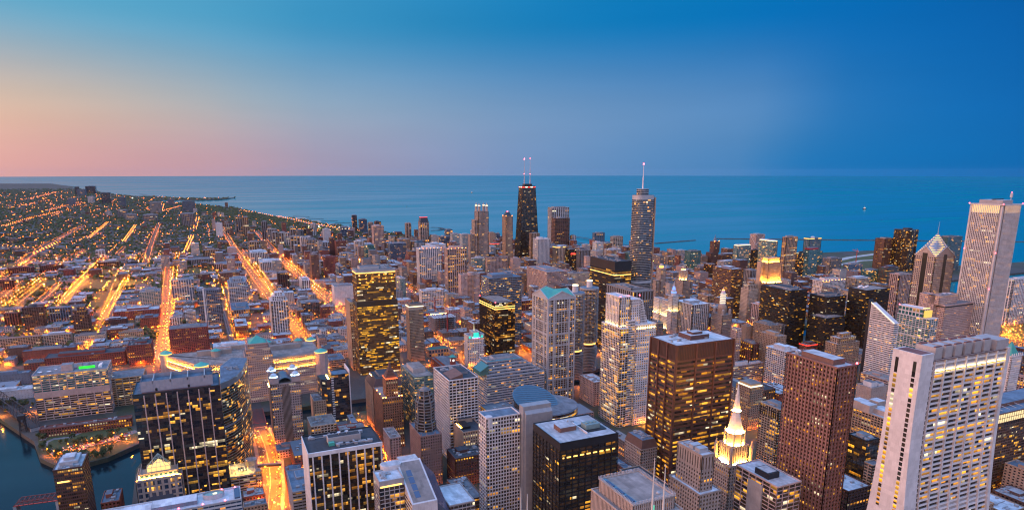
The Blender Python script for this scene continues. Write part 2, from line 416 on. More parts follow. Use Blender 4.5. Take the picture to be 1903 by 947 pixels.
FOOT = []                         # footprints already built on: x0, y0, x1, y1
class Bld:
    def __init__(s, name, label, x, y, wall, glass, lit=.3, cat='building', group=None, rz=0.0, foot=None):
        s.root = empty(name, (x, y, 0), label, cat, group, rz)
        s.wall, s.glassm, s.lit = wall, glass, lit
        s.parts = {}; s.order = []
        s.x, s.y = x, y
        if foot: FOOT.append((x - foot[0] / 2, y - foot[1] / 2, x + foot[0] / 2, y + foot[1] / 2))
    def p(s, name, mat=None):
        if name not in s.parts:
            s.parts[name] = (MB(), mat); s.order.append(name)
        return s.parts[name][0]
    @property
    def W(s): return s.p('wall', s.wall)
    @property
    def G(s): return s.p('window_glass', s.glassm)
    def rf(s, kind='grey'): return s.p('roof', ROOF[kind])
    def block(s, x0, y0, x1, y1, z0, z1, bay=4.5, fl=3.2, pier=.3, span=.35, pd=.5, sd=.35, wpb=1, faces='SENW', roof='grey', parapet=1.0, nx=None, ny=None, nf=None, W=None, G=None):
        W = W or s.W; G = G or s.G
        g = max(pd, sd)
        if pd == sd: sd -= .06
        nx = nx or max(1, round((x1 - x0) / bay)); ny = ny or max(1, round((y1 - y0) / bay)); nf = nf or max(1, round((z1 - z0) / fl))
        gx0, gy0, gx1, gy1 = x0 + g, y0 + g, x1 - g, y1 - g
        off = random.randint(0, 900)
        cs = [(gx0, gy0), (gx1, gy0), (gx1, gy1), (gx0, gy1)]
        for k in range(4):
            a, b = cs[k], cs[(k + 1) % 4]
            nb = (nx, ny, nx, ny)[k] * wpb
            if 'SENW'[k] in faces:
                G.quad((*a, z0), (*b, z0), (*b, z1), (*a, z1), uv=[(off, 0), (off + nb, 0), (off + nb, nf), (off, nf)])
            else:
                i0 = 0.0
                o = [(x0, y0), (x1, y0), (x1, y1), (x0, y1)]
                W.quad((*o[k], z0), (*o[(k + 1) % 4], z0), (*o[(k + 1) % 4], z1), (*o[k], z1))
            off += nb + 53
        fh = (z1 - z0) / nf
        if span > 0:
            i = g - sd
            O = [(x0 + i, y0 + i), (x1 - i, y0 + i), (x1 - i, y1 - i), (x0 + i, y1 - i)]
            for k in range(nf + 1):
                za = max(z0, z0 + k * fh - span * fh * .5); zb = min(z1, z0 + k * fh + span * fh * .5)
                for e in range(4):
                    if 'SENW'[e] not in faces: continue
                    a, b, c, d = O[e], O[(e + 1) % 4], cs[(e + 1) % 4], cs[e]
                    W.quad((*a, za), (*b, za), (*b, zb), (*a, zb))
                    W.quad((*a, zb), (*b, zb), (*c, zb), (*d, zb))
                    W.quad((*d, za), (*c, za), (*b, za), (*a, za))
        if pier > 0:
            i = g - pd
            for k in range(4):
                if 'SENW'[k] not in faces: continue
                a = [(x0 + i, y0 + i), (x1 - i, y0 + i), (x1 - i, y1 - i), (x0 + i, y1 - i)][k]
                dx, dy = ((1, 0), (0, 1), (-1, 0), (0, -1))[k]
                nxn, nyn = dy, -dx
                L = ((x1 - x0) if k % 2 == 0 else (y1 - y0)) - 2 * i
                nb = (nx, ny, nx, ny)[k]; pw = pier * L / nb
                for q in range(nb + 1):
                    t0 = min(max(0, q * L / nb - pw / 2), L - pw / 2) if q else 0
                    t1 = q * L / nb + pw / 2 if q < nb else L
                    pa, pb = (a[0] + dx * t0, a[1] + dy * t0), (a[0] + dx * t1, a[1] + dy * t1)
                    ia, ib = (pa[0] - nxn * pd, pa[1] - nyn * pd), (pb[0] - nxn * pd, pb[1] - nyn * pd)
                    W.quad((*pa, z0), (*pb, z0), (*pb, z1), (*pa, z1))
                    W.quad((*ia, z0), (*pa, z0), (*pa, z1), (*ia, z1))
                    W.quad((*pb, z0), (*ib, z0), (*ib, z1), (*pb, z1))
        if roof:
            s.cap(x0, y0, x1, y1, z1, parapet, roof, W)
    def cap(s, x0, y0, x1, y1, z, parapet=1.0, roof='grey', W=None, th=.7):
        W = W or s.W
        o = [(x0, y0), (x1, y0), (x1, y1), (x0, y1)]; i = [(x0 + th, y0 + th), (x1 - th, y0 + th), (x1 - th, y1 - th), (x0 + th, y1 - th)]
        zt = z + parapet
        for k in range(4):
            j = (k + 1) % 4
            W.quad((*o[k], z - .25), (*o[j], z - .25), (*o[j], zt), (*o[k], zt))
            W.quad((*o[k], zt), (*o[j], zt), (*i[j], zt), (*i[k], zt))
            W.quad((*i[j], z), (*i[k], z), (*i[k], zt), (*i[j], zt))
        s.rf(roof).quad(*[(*q, z + .02) for q in i])
    def pent(s, x0, y0, x1, y1, z, h, mat=None, roof='grey', name='penthouse'):
        m = s.p(name, mat or s.wall)
        m.box(x0, y0, z, x1, y1, z + h, bottom=False)
        s.rf(roof).quad((x0 + .3, y0 + .3, z + h + .05), (x1 - .3, y0 + .3, z + h + .05), (x1 - .3, y1 - .3, z + h + .05), (x0 + .3, y1 - .3, z + h + .05))
    def units(s, x0, y0, x1, y1, z, n, rnd=None):
        r = rnd or random; m = s.p('rooftop_units', UNIT)
        for k in range(2):
            if x1 - x0 > 8 and y1 - y0 > 8:      # ducts
                q = r.uniform(y0 + 1, y1 - 1); m.box(r.uniform(x0, x0 + (x1 - x0) * .4), q, z + .3, r.uniform(x0 + (x1 - x0) * .5, x1), q + .5, z + .8)
        for _ in range(int(n * 1.7)):
            w, d, h = r.uniform(1.5, 4.5), r.uniform(1.5, 4.5), r.uniform(.8, 2.4)
            if x1 - x0 < w + 1 or y1 - y0 < d + 1: continue
            x, y = r.uniform(x0, x1 - w), r.uniform(y0, y1 - d)
            m.box(x, y, z, x + w, y + d, z + h, bottom=False)
            if r.random() < .5: m.cyl(x + w / 2, y + d / 2, .6, .6, z + h, z + h + .5, 8)
    def beacon(s, x, y, z, r=.9):
        s.p('beacon', BEACON).cyl(x, y, r, r * .6, z, z + 1.4 * r, 6)
    def done(s):
        for n in s.order:
            mb, mat = s.parts[n]
            if not mb.f: continue
            o = mb.build(n, mat, s.root)
            if n.startswith('window_glass'):
                o['lit'] = float(s.lit); o['seed'] = float(random.randint(1, 5000)) + .37; o['kind'] = 'stuff'
            if n in ('rooftop_units',): o['kind'] = 'stuff'
        return s.root
# ------------------------------------------------------------------ upright buildings measured one by one
STY = {
    'grid': dict(pier=.26, span=.36, pd=.5, sd=.38),
    'punch': dict(pier=.5, span=.48, pd=.3, sd=.26),
    'fins': dict(pier=.36, span=.16, pd=.8, sd=.25),
    'bands': dict(pier=.05, span=.5, pd=.2, sd=.4, wpb=3),
    'curtain': dict(pier=.07, span=.14, pd=.16, sd=.1, wpb=2),
    'balcony': dict(pier=.12, span=.2, pd=.4, sd=1.3),
    'blank': dict(pier=.82, span=.8, pd=.2, sd=.15),
}
# name, label, lx, nx, rx, ytop, ybase, style, wall, glass, lit, roof, extra
ROWS = [
 ('apartment_tower', 'tall slim grey apartment tower at the park end of the bright diagonal avenue', 485, None, 496.5, 412, 446, 'fins', 'grey', 'dark', .12, 'grey', ''),
 ('apartment_tower', 'grey slab right behind the slim park tower, lower and wider', 496, None, 514, 426, 450, 'grid', 'concrete', 'dark', .15, 'grey', ''),
 ('apartment_tower', 'narrow pale apartment slab with dark window columns, left of its taller twin', 505, None, 516, 432, 457, 'fins', 'concrete', 'dark', .2, 'white', ''),
 ('apartment_tower', 'pale concrete tower directly above the pink steeple tower', 517, None, 527, 433, 457, 'fins', 'concrete', 'dark', .2, 'white', ''),
 ('apartment_tower', 'pale apartment tower standing alone between two grey slab groups', 530, None, 538, 433, 457, 'fins', 'white', 'dark', .2, 'grey', ''),
 ('apartment_tower', 'pale slim tower in front of the park lights', 538, None, 548, 422, 445, 'fins', 'concrete', 'dark', .15, 'white', ''),
 ('apartment_tower', 'low wide grey slab before the beach parkland', 546, None, 565, 428, 443, 'grid', 'grey', 'dark', .15, 'grey', ''),
 ('apartment_tower', 'dark tower at the left edge of the lit ball field', 560, None, 569, 420, 441, 'curtain', 'black', 'dark', .15, 'dark', ''),
 ('apartment_tower', 'black and white striped tower before the lit ball field', 577, None, 588, 416, 439, 'fins', 'white', 'dark', .1, 'white', ''),
 ('apartment_tower', 'long grey balcony slab with white end wall near the pink steeple', 538, None, 557, 440, 471, 'fins', 'concrete', 'dark', .18, 'grey', ''),
 ('apartment_tower', 'white ribbed slab tucked behind the broad grey apartment block', 557, None, 577, 441, 477, 'fins', 'white', 'dark', .18, 'grey', ''),
 ('apartment_tower', 'broad grey apartment block with blank beige side, largest before the beach', 563, 570, 589, 446, 479, 'fins', 'concrete', 'dark', .15, 'dark', ''),
 ('apartment_tower', 'light grey windowless slab with a square roof cap near the ball field', 599, None, 614, 426, 450, 'blank', 'silver', 'dark', .05, 'white', ''),
 ('apartment_tower', 'blue grey block beside the bright beach lights', 631, None, 647, 422, 441, 'curtain', 'blue_grey', 'blue', .1, 'blue', ''),
 ('apartment_tower', 'dark tower with pale cap standing at the water, tallest of the beach towers', 653, None, 663, 400, 431, 'curtain', 'blue_grey', 'dark', .1, 'white', ''),
 ('apartment_tower', 'flat topped dark blue slab against the lake beside the pale capped tower', 666, None, 682, 408, 433, 'curtain', 'blue_grey', 'blue', .05, 'dark', ''),
 ('apartment_tower', 'grey brown tower between the dark blue slab and the broad tan tower', 683, None, 694, 414, 442, 'grid', 'grey', 'dark', .12, 'grey', ''),
 ('apartment_tower', 'black topped tower behind the broad tan tower', 695, None, 708, 412, 440, 'grid', 'dark_brick', 'dark', .1, 'dark', ''),
 ('apartment_tower', 'broad tall tan apartment tower with a pale cap, alone before the lake', 690, 694, 713, 420, 477, 'grid', 'pink_stone', 'dark', .2, 'white', ''),
 ('apartment_tower', 'dark tower ribbed with white fins left of the teal glass block', 657, None, 676, 449, 481, 'fins', 'white', 'dark', .12, 'white', ''),
 ('apartment_tower', 'teal glass block with a lit orange top storey', 676, None, 697, 456, 488, 'curtain', 'teal', 'teal', .25, 'blue', ''),
 ('apartment_tower', 'grey slab with red edge between white finned and teal towers', 664, None, 676, 458, 485, 'grid', 'pink_stone', 'dark', .2, 'grey', ''),
 ('apartment_tower', 'narrow dark brown tower left of the dark red block', 611, None, 621, 442, 478, 'punch', 'dark_brick', 'dark', .1, 'dark', ''),
 ('apartment_tower', 'dark red slab standing behind the stepped red brown block', 621, None, 643, 448, 480, 'punch', 'brick', 'dark', .12, 'dark', ''),
 ('apartment_tower', 'stepped red brown block with small windows', 624, None, 647, 461, 482, 'punch', 'brown', 'dark', .15, 'grey', ''),
 ('apartment_tower', 'light grey block in front of the windowless silver slab', 592, None, 613, 451, 466, 'fins', 'silver', 'dark', .15, 'white', ''),
 ('apartment_tower', 'pale grey low block with narrow tower at its right end', 630, None, 652, 471, 490, 'fins', 'silver', 'dark', .15, 'blue', ''),
 ('apartment_tower', 'tall purple brown brick tower right of the bright avenue', 574, 578, 592, 474, 520, 'punch', 'brown', 'dark', .18, 'red', ''),
 ('apartment_tower', 'large red brick tower block right of the tall purple brown one', 600, 602, 628, 478, 515, 'punch', 'red_brick', 'dark', .1, 'red', ''),
 ('steeple', 'narrow pink stone tower beside the start of the bright avenue', 517, None, 526, 456, 478, 'blank', 'pink_stone', 'dark', .05, 'grey', ''),
 ('brick_building', 'dark red brick block right of the pink steeple tower', 527, None, 547, 466, 483, 'punch', 'brick', 'dark', .1, 'red', ''),
 ('hospital_block', 'tall white ribbed block left of the brown square block', 463, 466, 497, 470, 492, 'fins', 'white', 'dark', .2, 'white', ''),
 ('hospital_block', 'long low white ribbed wing in front of the tall white block', 480, 484, 524, 488, 508, 'fins', 'white', 'dark', .12, 'white', ''),
 ('brick_building', 'brown square block beside the bright avenue, behind the white wing', 500, None, 519, 473, 492, 'punch', 'brown', 'dark', .1, 'grey', ''),
 ('apartment_tower', 'dark brown slab with a pale roof edge between the two bright avenues', 514, None, 537, 508, 538, 'fins', 'dark_brick', 'dark', .08, 'blue', ''),
 ('apartment_tower', 'white ribbed block with lit end wall beside the bright avenue', 555, 561, 577, 521, 545, 'fins', 'white', 'dark', .2, 'white', ''),
 ('apartment_tower', 'narrow dark blue glass tower with a white fin', 623, 630, 638, 495, 530, 'curtain', 'blue_grey', 'blue', .15, 'blue', ''),
 ('parking_block', 'big pale windowless block beside the gold lit tower', 616, 621, 658, 533, 568, 'blank', 'white', 'dark', .02, 'grey', ''),
 ('condo_tower', 'white condominium with stepped top and dark window columns', 499, 503, 535, 560, 628, 'fins', 'white', 'dark', .15, 'white', 'step'),
 ('office_block', 'low dark modern block with overhanging grey roof', 556, 560, 596, 564, 590, 'curtain', 'grey', 'dark', .3, 'grey', ''),
 ('brick_building', 'red brick loft with lit windows beside the low dark modern block', 594, None, 614, 571, 593, 'punch', 'brick', 'bright', .5, 'white', ''),
 ('shop_building', 'floodlit white building on the corner of the bright avenue', 614, 617, 638, 587, 606, 'punch', 'white', 'bright', .5, 'blue', 'flood'),
 ('office_block', 'light grey low block left of the white roofed lots', 552, None, 575, 555, 571, 'bands', 'silver', 'dark', .2, 'white', ''),
 ('office_block', 'small grey block with pale top between the avenues', 538, None, 549, 534, 550, 'curtain', 'blue_grey', 'dark', .1, 'blue', ''),
 # the towers toward the lake, centre
 ('apartment_tower', 'slim pale tower with a dark groove against the lagoon', 752, None, 764, 415, 447, 'fins', 'stone', 'dark', .08, 'grey', ''),
 ('apartment_tower', 'tall pale stone tower with a dark slanted crown and red lit rim', 777, 781, 797, 414, 461, 'fins', 'stone', 'dark', .12, 'dark', 'crown'),
 ('apartment_tower', 'narrow brown slab touching the dark crowned tower', 769, None, 777, 427, 448, 'punch', 'brown', 'dark', .1, 'grey', ''),
 ('apartment_tower', 'dark blue glass block alone before the open lake', 826, None, 841, 427, 451, 'curtain', 'blue_grey', 'blue', .1, 'dark', ''),
 ('apartment_tower', 'beige framed green grey block right of the dark crowned tower', 799, None, 815, 441, 457, 'grid', 'beige', 'teal', .08, 'grey', ''),
 ('apartment_tower', 'pair of dark blue slabs with pale roof rims', 815, None, 837, 440, 466, 'curtain', 'blue_grey', 'blue', .15, 'grey', ''),
 ('apartment_tower', 'pale greenish grid tower before the four lantern tower', 836, None, 855, 435, 468, 'grid', 'silver', 'teal', .15, 'grey', ''),
 ('apartment_tower', 'big grey green tower with white edge column', 854, None, 874, 436, 487, 'bands', 'silver', 'teal', .12, 'white', ''),
 ('department_store_tower', 'lavender white mall tower below the four lantern tower', 874, 878, 906, 428, 457, 'grid', 'white', 'blue', .06, 'white', ''),
 ('apartment_tower', 'grey glass tower with sloping hipped roof and beige frame', 875, 880, 906, 447, 486, 'grid', 'beige', 'teal', .2, 'blue', 'hip'),
 ('hotel_slab', 'beige windowless slab with dark box on its roof', 906, None, 921, 433, 464, 'blank', 'tan', 'dark', .02, 'grey', ''),
 ('apartment_tower', 'dark glass block peeping out right of the beige slab', 921, None, 929, 434, 458, 'curtain', 'blue_grey', 'blue', .05, 'dark', ''),
 ('hotel_block', 'grey hotel with a glowing red rooftop rim', 910, 914, 930, 453, 476, 'bands', 'grey', 'teal', .25, 'grey', 'redrim'),
 ('hotel_block', 'dark block with white vault roof left of the pyramid topped tower', 928, None, 940, 452, 481, 'grid', 'grey', 'dark', .15, 'white', ''),
 ('office_tower', 'blue glass slab with a teal rooftop box', 720, 725, 755, 453, 491, 'curtain', 'blue_grey', 'blue', .15, 'blue', ''),
 ('brick_building', 'red brick block with a small teal dome', 758, None, 773, 470, 491, 'punch', 'red_brick', 'dark', .15, 'red', 'dome'),
 ('apartment_tower', 'tan tower with glassy pinkish front behind the blue glass slab', 737, None, 762, 445, 471, 'grid', 'tan', 'dark', .12, 'tan', ''),
 ('office_tower', 'grey tower with a pale hipped roof behind the white finned tower', 770, None, 789, 452, 473, 'fins', 'silver', 'dark', .1, 'white', 'hip'),
 ('apartment_tower', 'tall white finned twin tower with blue glass bays and roof lamps', 773, 779, 821, 463, 535, 'fins', 'white', 'blue', .22, 'white', 'lamps'),
 ('office_slab', 'blank white slab rising behind the white finned tower', 790, None, 829, 455, 481, 'blank', 'white', 'dark', .02, 'white', ''),
 ('apartment_tower', 'tall pinkish finned tower with orange lamps on its corners', 825, 832, 867, 463, 551, 'fins', 'pink_stone', 'dark', .25, 'tan', 'lamps'),
 ('apartment_tower', 'teal glass tower with white roof box, left of the domed penthouse tower', 875, 878, 901, 480, 516, 'curtain', 'white', 'teal', .15, 'white', ''),
 ('apartment_tower', 'pale pinkish tower with curved bay and a dark domed penthouse', 902, 906, 945, 479, 521, 'grid', 'pink_stone', 'dark', .2, 'dark', 'drum'),
 ('apartment_tower', 'broad pink stone apartment tower with a central bow front', 851, 857, 892, 511, 571, 'punch', 'pink_stone', 'dark', .12, 'tan', 'bow'),
 ('apartment_block', 'wide white and red gridded block above the building site', 778, 784, 825, 541, 580, 'grid', 'white', 'bronze', .25, 'white', ''),
 ('apartment_tower', 'slim white and teal tower right of the gold lit tower', 736, 744, 754, 518, 558, 'curtain', 'white', 'teal', .1, 'blue', ''),
 ('apartment_block', 'low beige block with a teal roof below the pink bow fronted tower', 827, 834, 851, 548, 574, 'punch', 'beige', 'dark', .2, 'blue', ''),
 ('apartment_tower', 'dark round shouldered tower between the finned twins', 794, None, 814, 524, 540, 'bands', 'brown', 'dark', .2, 'dark', ''),
 ('apartment_tower', 'white tower with dense grid and a raised white cap', 990, 1000, 1022, 445, 506, 'grid', 'white', 'blue', .15, 'white', 'cap'),
 ('apartment_tower', 'beige tower hugging the left side of the white gridded tower', 983, 988, 1003, 434, 502, 'fins', 'tan', 'dark', .15, 'grey', ''),
 ('office_tower', 'tall grey finned slab with a white side wall, against the lake', 1018, 1026, 1058, 386, 462, 'fins', 'silver', 'dark', .06, 'grey', ''),
 ('apartment_tower', 'tall brown granite tower in front of the grey finned slab', 1025, 1032, 1059, 406, 464, 'grid', 'brown', 'dark', .12, 'grey', ''),
 ('hotel_tower', 'beige hotel tower with a lit lantern crown', 1027, 1035, 1051, 459, 503, 'fins', 'beige', 'dark', .15, 'white', 'litcrown'),
 ('apartment_tower', 'blue grey block standing against the lake, centre right of the brown granite tower', 1101, 1105, 1124, 433, 453, 'grid', 'blue_grey', 'dark', .12, 'grey', ''),
 ('apartment_tower', 'beige stepped block against the lake left of the tall silver spire tower', 1134, 1141, 1158, 440, 464, 'grid', 'beige', 'dark', .12, 'grey', ''),
 ('hospital_block', 'white banded block behind the black office slab', 1081, None, 1097, 455, 470, 'bands', 'white', 'dark', .1, 'white', ''),
 ('hospital_block', 'teal roofed block with white window grid', 1101, None, 1122, 451, 480, 'grid', 'white', 'teal', .2, 'blue', ''),
 ('hospital_block', 'flat white block with sloping skylights below the beige stepped block', 1123, 1129, 1154, 464, 482, 'bands', 'white', 'dark', .2, 'white', ''),
 ('apartment_tower', 'dark slab with white stripes right of the brown granite tower', 1059, None, 1071, 438, 462, 'fins', 'white', 'dark', .1, 'dark', ''),
 ('apartment_tower', 'black striped tower with a lit side entry', 1071, 1078, 1097, 466, 508, 'fins', 'grey', 'dark', .08, 'dark', ''),
 ('apartment_tower', 'dark tower carrying a glowing red rooftop sign', 1050, None, 1071, 464, 503, 'curtain', 'black', 'dark', .12, 'dark', 'redsign'),
 ('apartment_tower', 'narrow pinkish white tower beside the black office slab', 1085, 1090, 1097, 477, 521, 'punch', 'pink_stone', 'bright', .3, 'grey', ''),
 ('hotel_slab', 'wide grey banded hotel slab with thin dark windows', 979, 1017, 1055, 506, 561, 'bands', 'pink_stone', 'dark', .12, 'grey', ''),
 ('hotel_block', 'beige hotel with bright roof loggias before the black office slab', 1055, 1060, 1097, 509, 545, 'punch', 'beige', 'bright', .3, 'grey', ''),
 ('hotel_block', 'pink building with an orange floodlit front left of the white gridded tower', 948, 953, 968, 481, 521, 'punch', 'pink_stone', 'bright', .25, 'grey', 'flood'),
 ('office_block', 'grey banded block in front of the tall black tapered tower', 964, None, 982, 470, 492, 'bands', 'grey', 'dark', .15, 'grey', ''),
 ('hospital_block', 'low teal block left of the tall silver spire tower', 1158, None, 1180, 470, 490, 'bands', 'teal', 'teal', .2, 'blue', ''),
 ('apartment_tower', 'small beige tower touching the silver spire tower on the left', 1169, None, 1179, 448, 466, 'grid', 'pink_stone', 'dark', .1, 'grey', ''),
 ('apartment_block', 'beige ribbed block on the lake shore right of the silver spire tower', 1237, 1243, 1266, 477, 497, 'fins', 'beige', 'dark', .1, 'grey', ''),
 ('office_block', 'grey flat roofed box behind the beige ribbed block', 1253, 1262, 1276, 466, 484, 'bands', 'silver', 'dark', .2, 'white', ''),
 ('apartment_tower', 'dark green glass tower on the lake shore with a pale roof box', 1273, 1283, 1303, 467, 503, 'curtain', 'green_stone', 'teal', .15, 'grey', ''),
 ('office_slab', 'dark flat slab in front of the small spired tower', 1330, 1340, 1377, 474, 495, 'bands', 'brown', 'dark', .12, 'white', ''),
 ('office_block', 'dark block with white roof box right of the small spired tower', 1340, 1352, 1363, 463, 476, 'bands', 'brown', 'bronze', .15, 'white', ''),
 ('apartment_tower', 'turquoise glass tower with a lit stepped roof', 1363, 1371, 1396, 457, 503, 'curtain', 'silver', 'teal', .2, 'white', 'litrim'),
 ('apartment_tower', 'beige tower braced with a big white X, by the lake', 1394, 1406, 1422, 436, 477, 'punch', 'pink_stone', 'dark', .1, 'white', 'xbrace'),
 ('apartment_tower', 'black glass tower between the two turquoise towers', 1396, None, 1409, 465, 502, 'curtain', 'black', 'dark', .2, 'dark', ''),
 ('apartment_tower', 'green turquoise glass tower with a yellow lit roof rim', 1410, 1438, 1446, 449, 491, 'curtain', 'silver', 'teal', .3, 'white', 'litrim'),
 ('office_block', 'grey block with a long white vaulted roof box', 1333, 1345, 1376, 486, 508, 'bands', 'silver', 'dark', .15, 'white', ''),
 ('office_tower', 'big brown black steel office tower behind the domed cupola tower', 1325, 1360, 1382, 501, 592, 'bands', 'brown', 'bright', .28, 'white', ''),
 ('office_block', 'grey glass block with an arched roof left of the gold lit tower', 1382, 1396, 1408, 503, 541, 'fins', 'grey', 'dark', .08, 'grey', ''),
 ('apartment_tower', 'dark red block behind the big brown black office tower', 1308, 1318, 1332, 492, 527, 'curtain', 'rust', 'bronze', .12, 'dark', ''),
 ('apartment_tower', 'tall narrow brown tower with pale vertical piers, right of the gold lit tower', 1454, 1462, 1483, 441, 528, 'fins', 'tan', 'dark', .25, 'tan', ''),
 ('apartment_tower', 'dark block right of the tower with pale piers', 1480, 1487, 1498, 470, 517, 'curtain', 'black', 'dark', .3, 'dark', ''),
 ('apartment_tower', 'dark teal tower with brightly lit roof ends near the breakwater', 1494, 1505, 1527, 443, 503, 'fins', 'blue_grey', 'teal', .12, 'grey', 'litcrown'),
 ('apartment_tower', 'dark green glass tower with a red band along its top', 1496, 1504, 1521, 461, 527, 'curtain', 'blue_grey', 'teal', .12, 'dark', 'redband'),
 ('apartment_tower', 'teal glass slab at the right side of the red banded tower', 1517, 1521, 1529, 467, 507, 'curtain', 'teal', 'teal', .06, 'blue', ''),
 ('apartment_tower', 'wide brown grey residential block left of the harbour lawn', 1529, 1544, 1565, 481, 513, 'grid', 'grey', 'bronze', .12, 'grey', ''),
 ('apartment_tower', 'blue glass pair with a red stripe under the crane', 1567, 1578, 1603, 492, 521, 'curtain', 'blue_grey', 'blue', .12, 'grey', ''),
 ('hotel_block', 'white gridded hotel with orange roof lamps', 1510, 1530, 1572, 523, 557, 'grid', 'white', 'bright', .2, 'grey', 'lamps'),
 ('office_block', 'white gridded block right of the hotel with orange roof lamps', 1573, 1592, 1618, 518, 548, 'grid', 'beige', 'dark', .1, 'white', ''),
 ('office_tower', 'black steel tower carrying six white roof tanks', 1577, 1611, 1654, 540, 660, 'bands', 'black', 'bright', .13, 'tan', 'tanks'),
 ('office_tower', 'black steel tower left of the one with white tanks', 1505, 1538, 1573, 553, 660, 'bands', 'black', 'bright', .12, 'dark', ''),
 ('office_tower', 'black steel block with a tan flat roof, lowest of the black group', 1503, 1535, 1571, 592, 665, 'bands', 'black', 'bright', .17, 'tan', ''),
 ('office_tower', 'wide black office block behind the gilded slender tower', 1414, 1469, 1502, 541, 655, 'bands', 'black', 'bright', .17, 'dark', ''),
 ('apartment_tower', 'dark brown bronze tower left of the tallest lakeside black tower', 1627, 1645, 1663, 444, 500, 'grid', 'brown', 'bronze', .12, 'dark', ''),
 ('apartment_tower', 'dark teal balcony tower behind the chevron roofed tower', 1740, 1762, 1790, 441, 505, 'balcony', 'blue_grey', 'teal', .1, 'dark', ''),
 ('apartment_tower', 'pinkish stone tower with a stepped shoulder left of the chevron roofed tower', 1652, 1672, 1696, 511, 592, 'fins', 'pink_stone', 'dark', .12, 'tan', ''),
 ('apartment_block', 'teal glass low block beside the pale gridded block', 1600, 1614, 1634, 503, 528, 'curtain', 'teal', 'teal', .25, 'blue', ''),
 ('apartment_block', 'teal low block with red framed corner before the dark brown tower', 1633, 1650, 1672, 498, 531, 'grid', 'rust', 'teal', .2, 'blue', ''),
 # the loop, right of the middle
 ('office_slab', 'white box with narrow vertical stripes and a blank strip, behind the rust steel tower', 1254.5, 1287.5, 1319, 567, 628, 'fins', 'white', 'dark', .12, 'white', ''),
 ('office_tower', 'beige stepped stone tower with arched windows left of the wide black block', 1377, 1391, 1410, 538, 602, 'punch', 'beige', 'dark', .15, 'white', 'step'),
 ('office_block', 'beige stone block with a row of pale cornices before the wide black block', 1395, 1420, 1436, 569, 612, 'fins', 'pink_stone', 'dark', .12, 'white', ''),
 ('office_block', 'small white block at the foot of the gilded slender tower', 1443, 1450, 1458, 583, 625, 'punch', 'white', 'dark', .2, 'grey', ''),
 ('office_tower', 'narrow tan tower with a teal cap right of the gilded slender tower', 1478, 1484, 1490, 585, 650, 'punch', 'tan', 'bright', .35, 'blue', ''),
 ('office_block', 'dark grey glazed block below the gilded slender tower', 1443, 1461, 1483, 604, 655, 'fins', 'grey', 'dark', .15, 'dark', ''),
 ('office_block', 'tan brick block with green roof garden tiers', 1400, 1431, 1453, 606, 660, 'punch', 'tan', 'dark', .12, 'grey', ''),
 ('office_block', 'tan stone block with terraces edged in teal', 1412, 1445, 1462, 626, 700, 'punch', 'tan', 'dark', .1, 'tan', ''),
 ('office_block', 'dark red brick block with a red roof border', 1376, 1399, 1411, 640, 695, 'fins', 'brick', 'bright', .25, 'red', ''),
 ('office_block', 'tall pinkish stone block behind the right edge of the rust steel tower', 1358, 1370, 1379, 612, 690, 'punch', 'pink_stone', 'bright', .3, 'tan', ''),
 ('office_block', 'tan block with a windowless side wall', 1377, 1388, 1401, 607, 650, 'blank', 'tan', 'dark', .05, 'tan', ''),
 ('parking_block', 'pale banded garage with glowing storeys and a white roof box', 1355, 1362, 1419, 682, 720, 'bands', 'pink_stone', 'bright', .5, 'grey', 'cap'),
 ('office_block', 'low brick block with red lit roof signs', 1485, 1500, 1523, 642, 665, 'punch', 'brick', 'dark', .2, 'grey', 'redrim'),
 ('office_tower', 'white gridded tower joined to the left of the brown granite tower', 1423.6, 1462, 1490, 655, 727, 'grid', 'white', 'dark', .2, 'white', 'cap'),
 ('office_tower', 'cream tower with dark tall slots below its roof, beside the spire church', 1413, 1448.6, 1475, 761.6, 880, 'grid', 'beige', 'bright', .25, 'grey', 'slots'),
 ('office_block', 'dark glass office block between brown granite tower and white slab tower', 1576, 1611, 1634, 820, 945, 'curtain', 'black', 'bright', .3, 'grey', ''),
 ('office_block', 'tan gridded stone block standing before the white slab tower', 1606, 1622, 1640, 865, 960, 'grid', 'tan', 'dark', .12, 'grey', ''),
 ('department_store', 'wide tan department store with grouped windows and stone roof huts', 1575, 1655, 1700, 783, 860, 'grid', 'tan', 'bright', .35, 'white', 'huts'),
 ('office_block', 'pale stone roof block in front of the banded diamond top tower', 1592, 1620, 1650, 722, 770, 'blank', 'stone', 'dark', .1, 'grey', 'cap'),
 ('office_tower', 'tan stone twin block with a lit belt storey', 1534, 1556, 1598, 640, 700, 'punch', 'tan', 'bright', .25, 'white', 'step'),
 ('apartment_tower', 'blue glass tower with pale piers at the right edge behind the tall white tower', 1866, 1885, 1925, 520, 605, 'fins', 'white', 'blue', .22, 'white', ''),
 ('parking_block', 'tan building at the street below the stone terraces', 1368, 1395, 1420, 722, 800, 'punch', 'tan', 'bright', .5, 'tan', 'litrim'),
 # left: lofts and apartment blocks north of the river
 ('brick_building', 'brown apartment block with two pale strips at the left edge', 6, 36, 38, 581, 607, 'fins', 'brick', 'dark', .12, 'blue', ''),
 ('apartment_tower', 'dark brown apartment tower with a curved roof screen', 40, 79, 83, 570, 612, 'grid', 'brown', 'dark', .2, 'dark', 'drum'),
 ('apartment_block', 'blue grey slab with balcony columns right of the curved roof tower', 86, 130, 133, 571, 600, 'fins', 'blue_grey', 'dark', .18, 'blue', ''),
 ('apartment_block', 'brown loft tower with a stepped top beside a white roof', 134, 165, 168, 584, 626, 'grid', 'brown', 'dark', .2, 'grey', 'step'),
 ('brick_building', 'beige framed loft block with a white roof at the tracks', 76, 131, 134, 620, 639, 'grid', 'beige', 'dark', .15, 'white', ''),
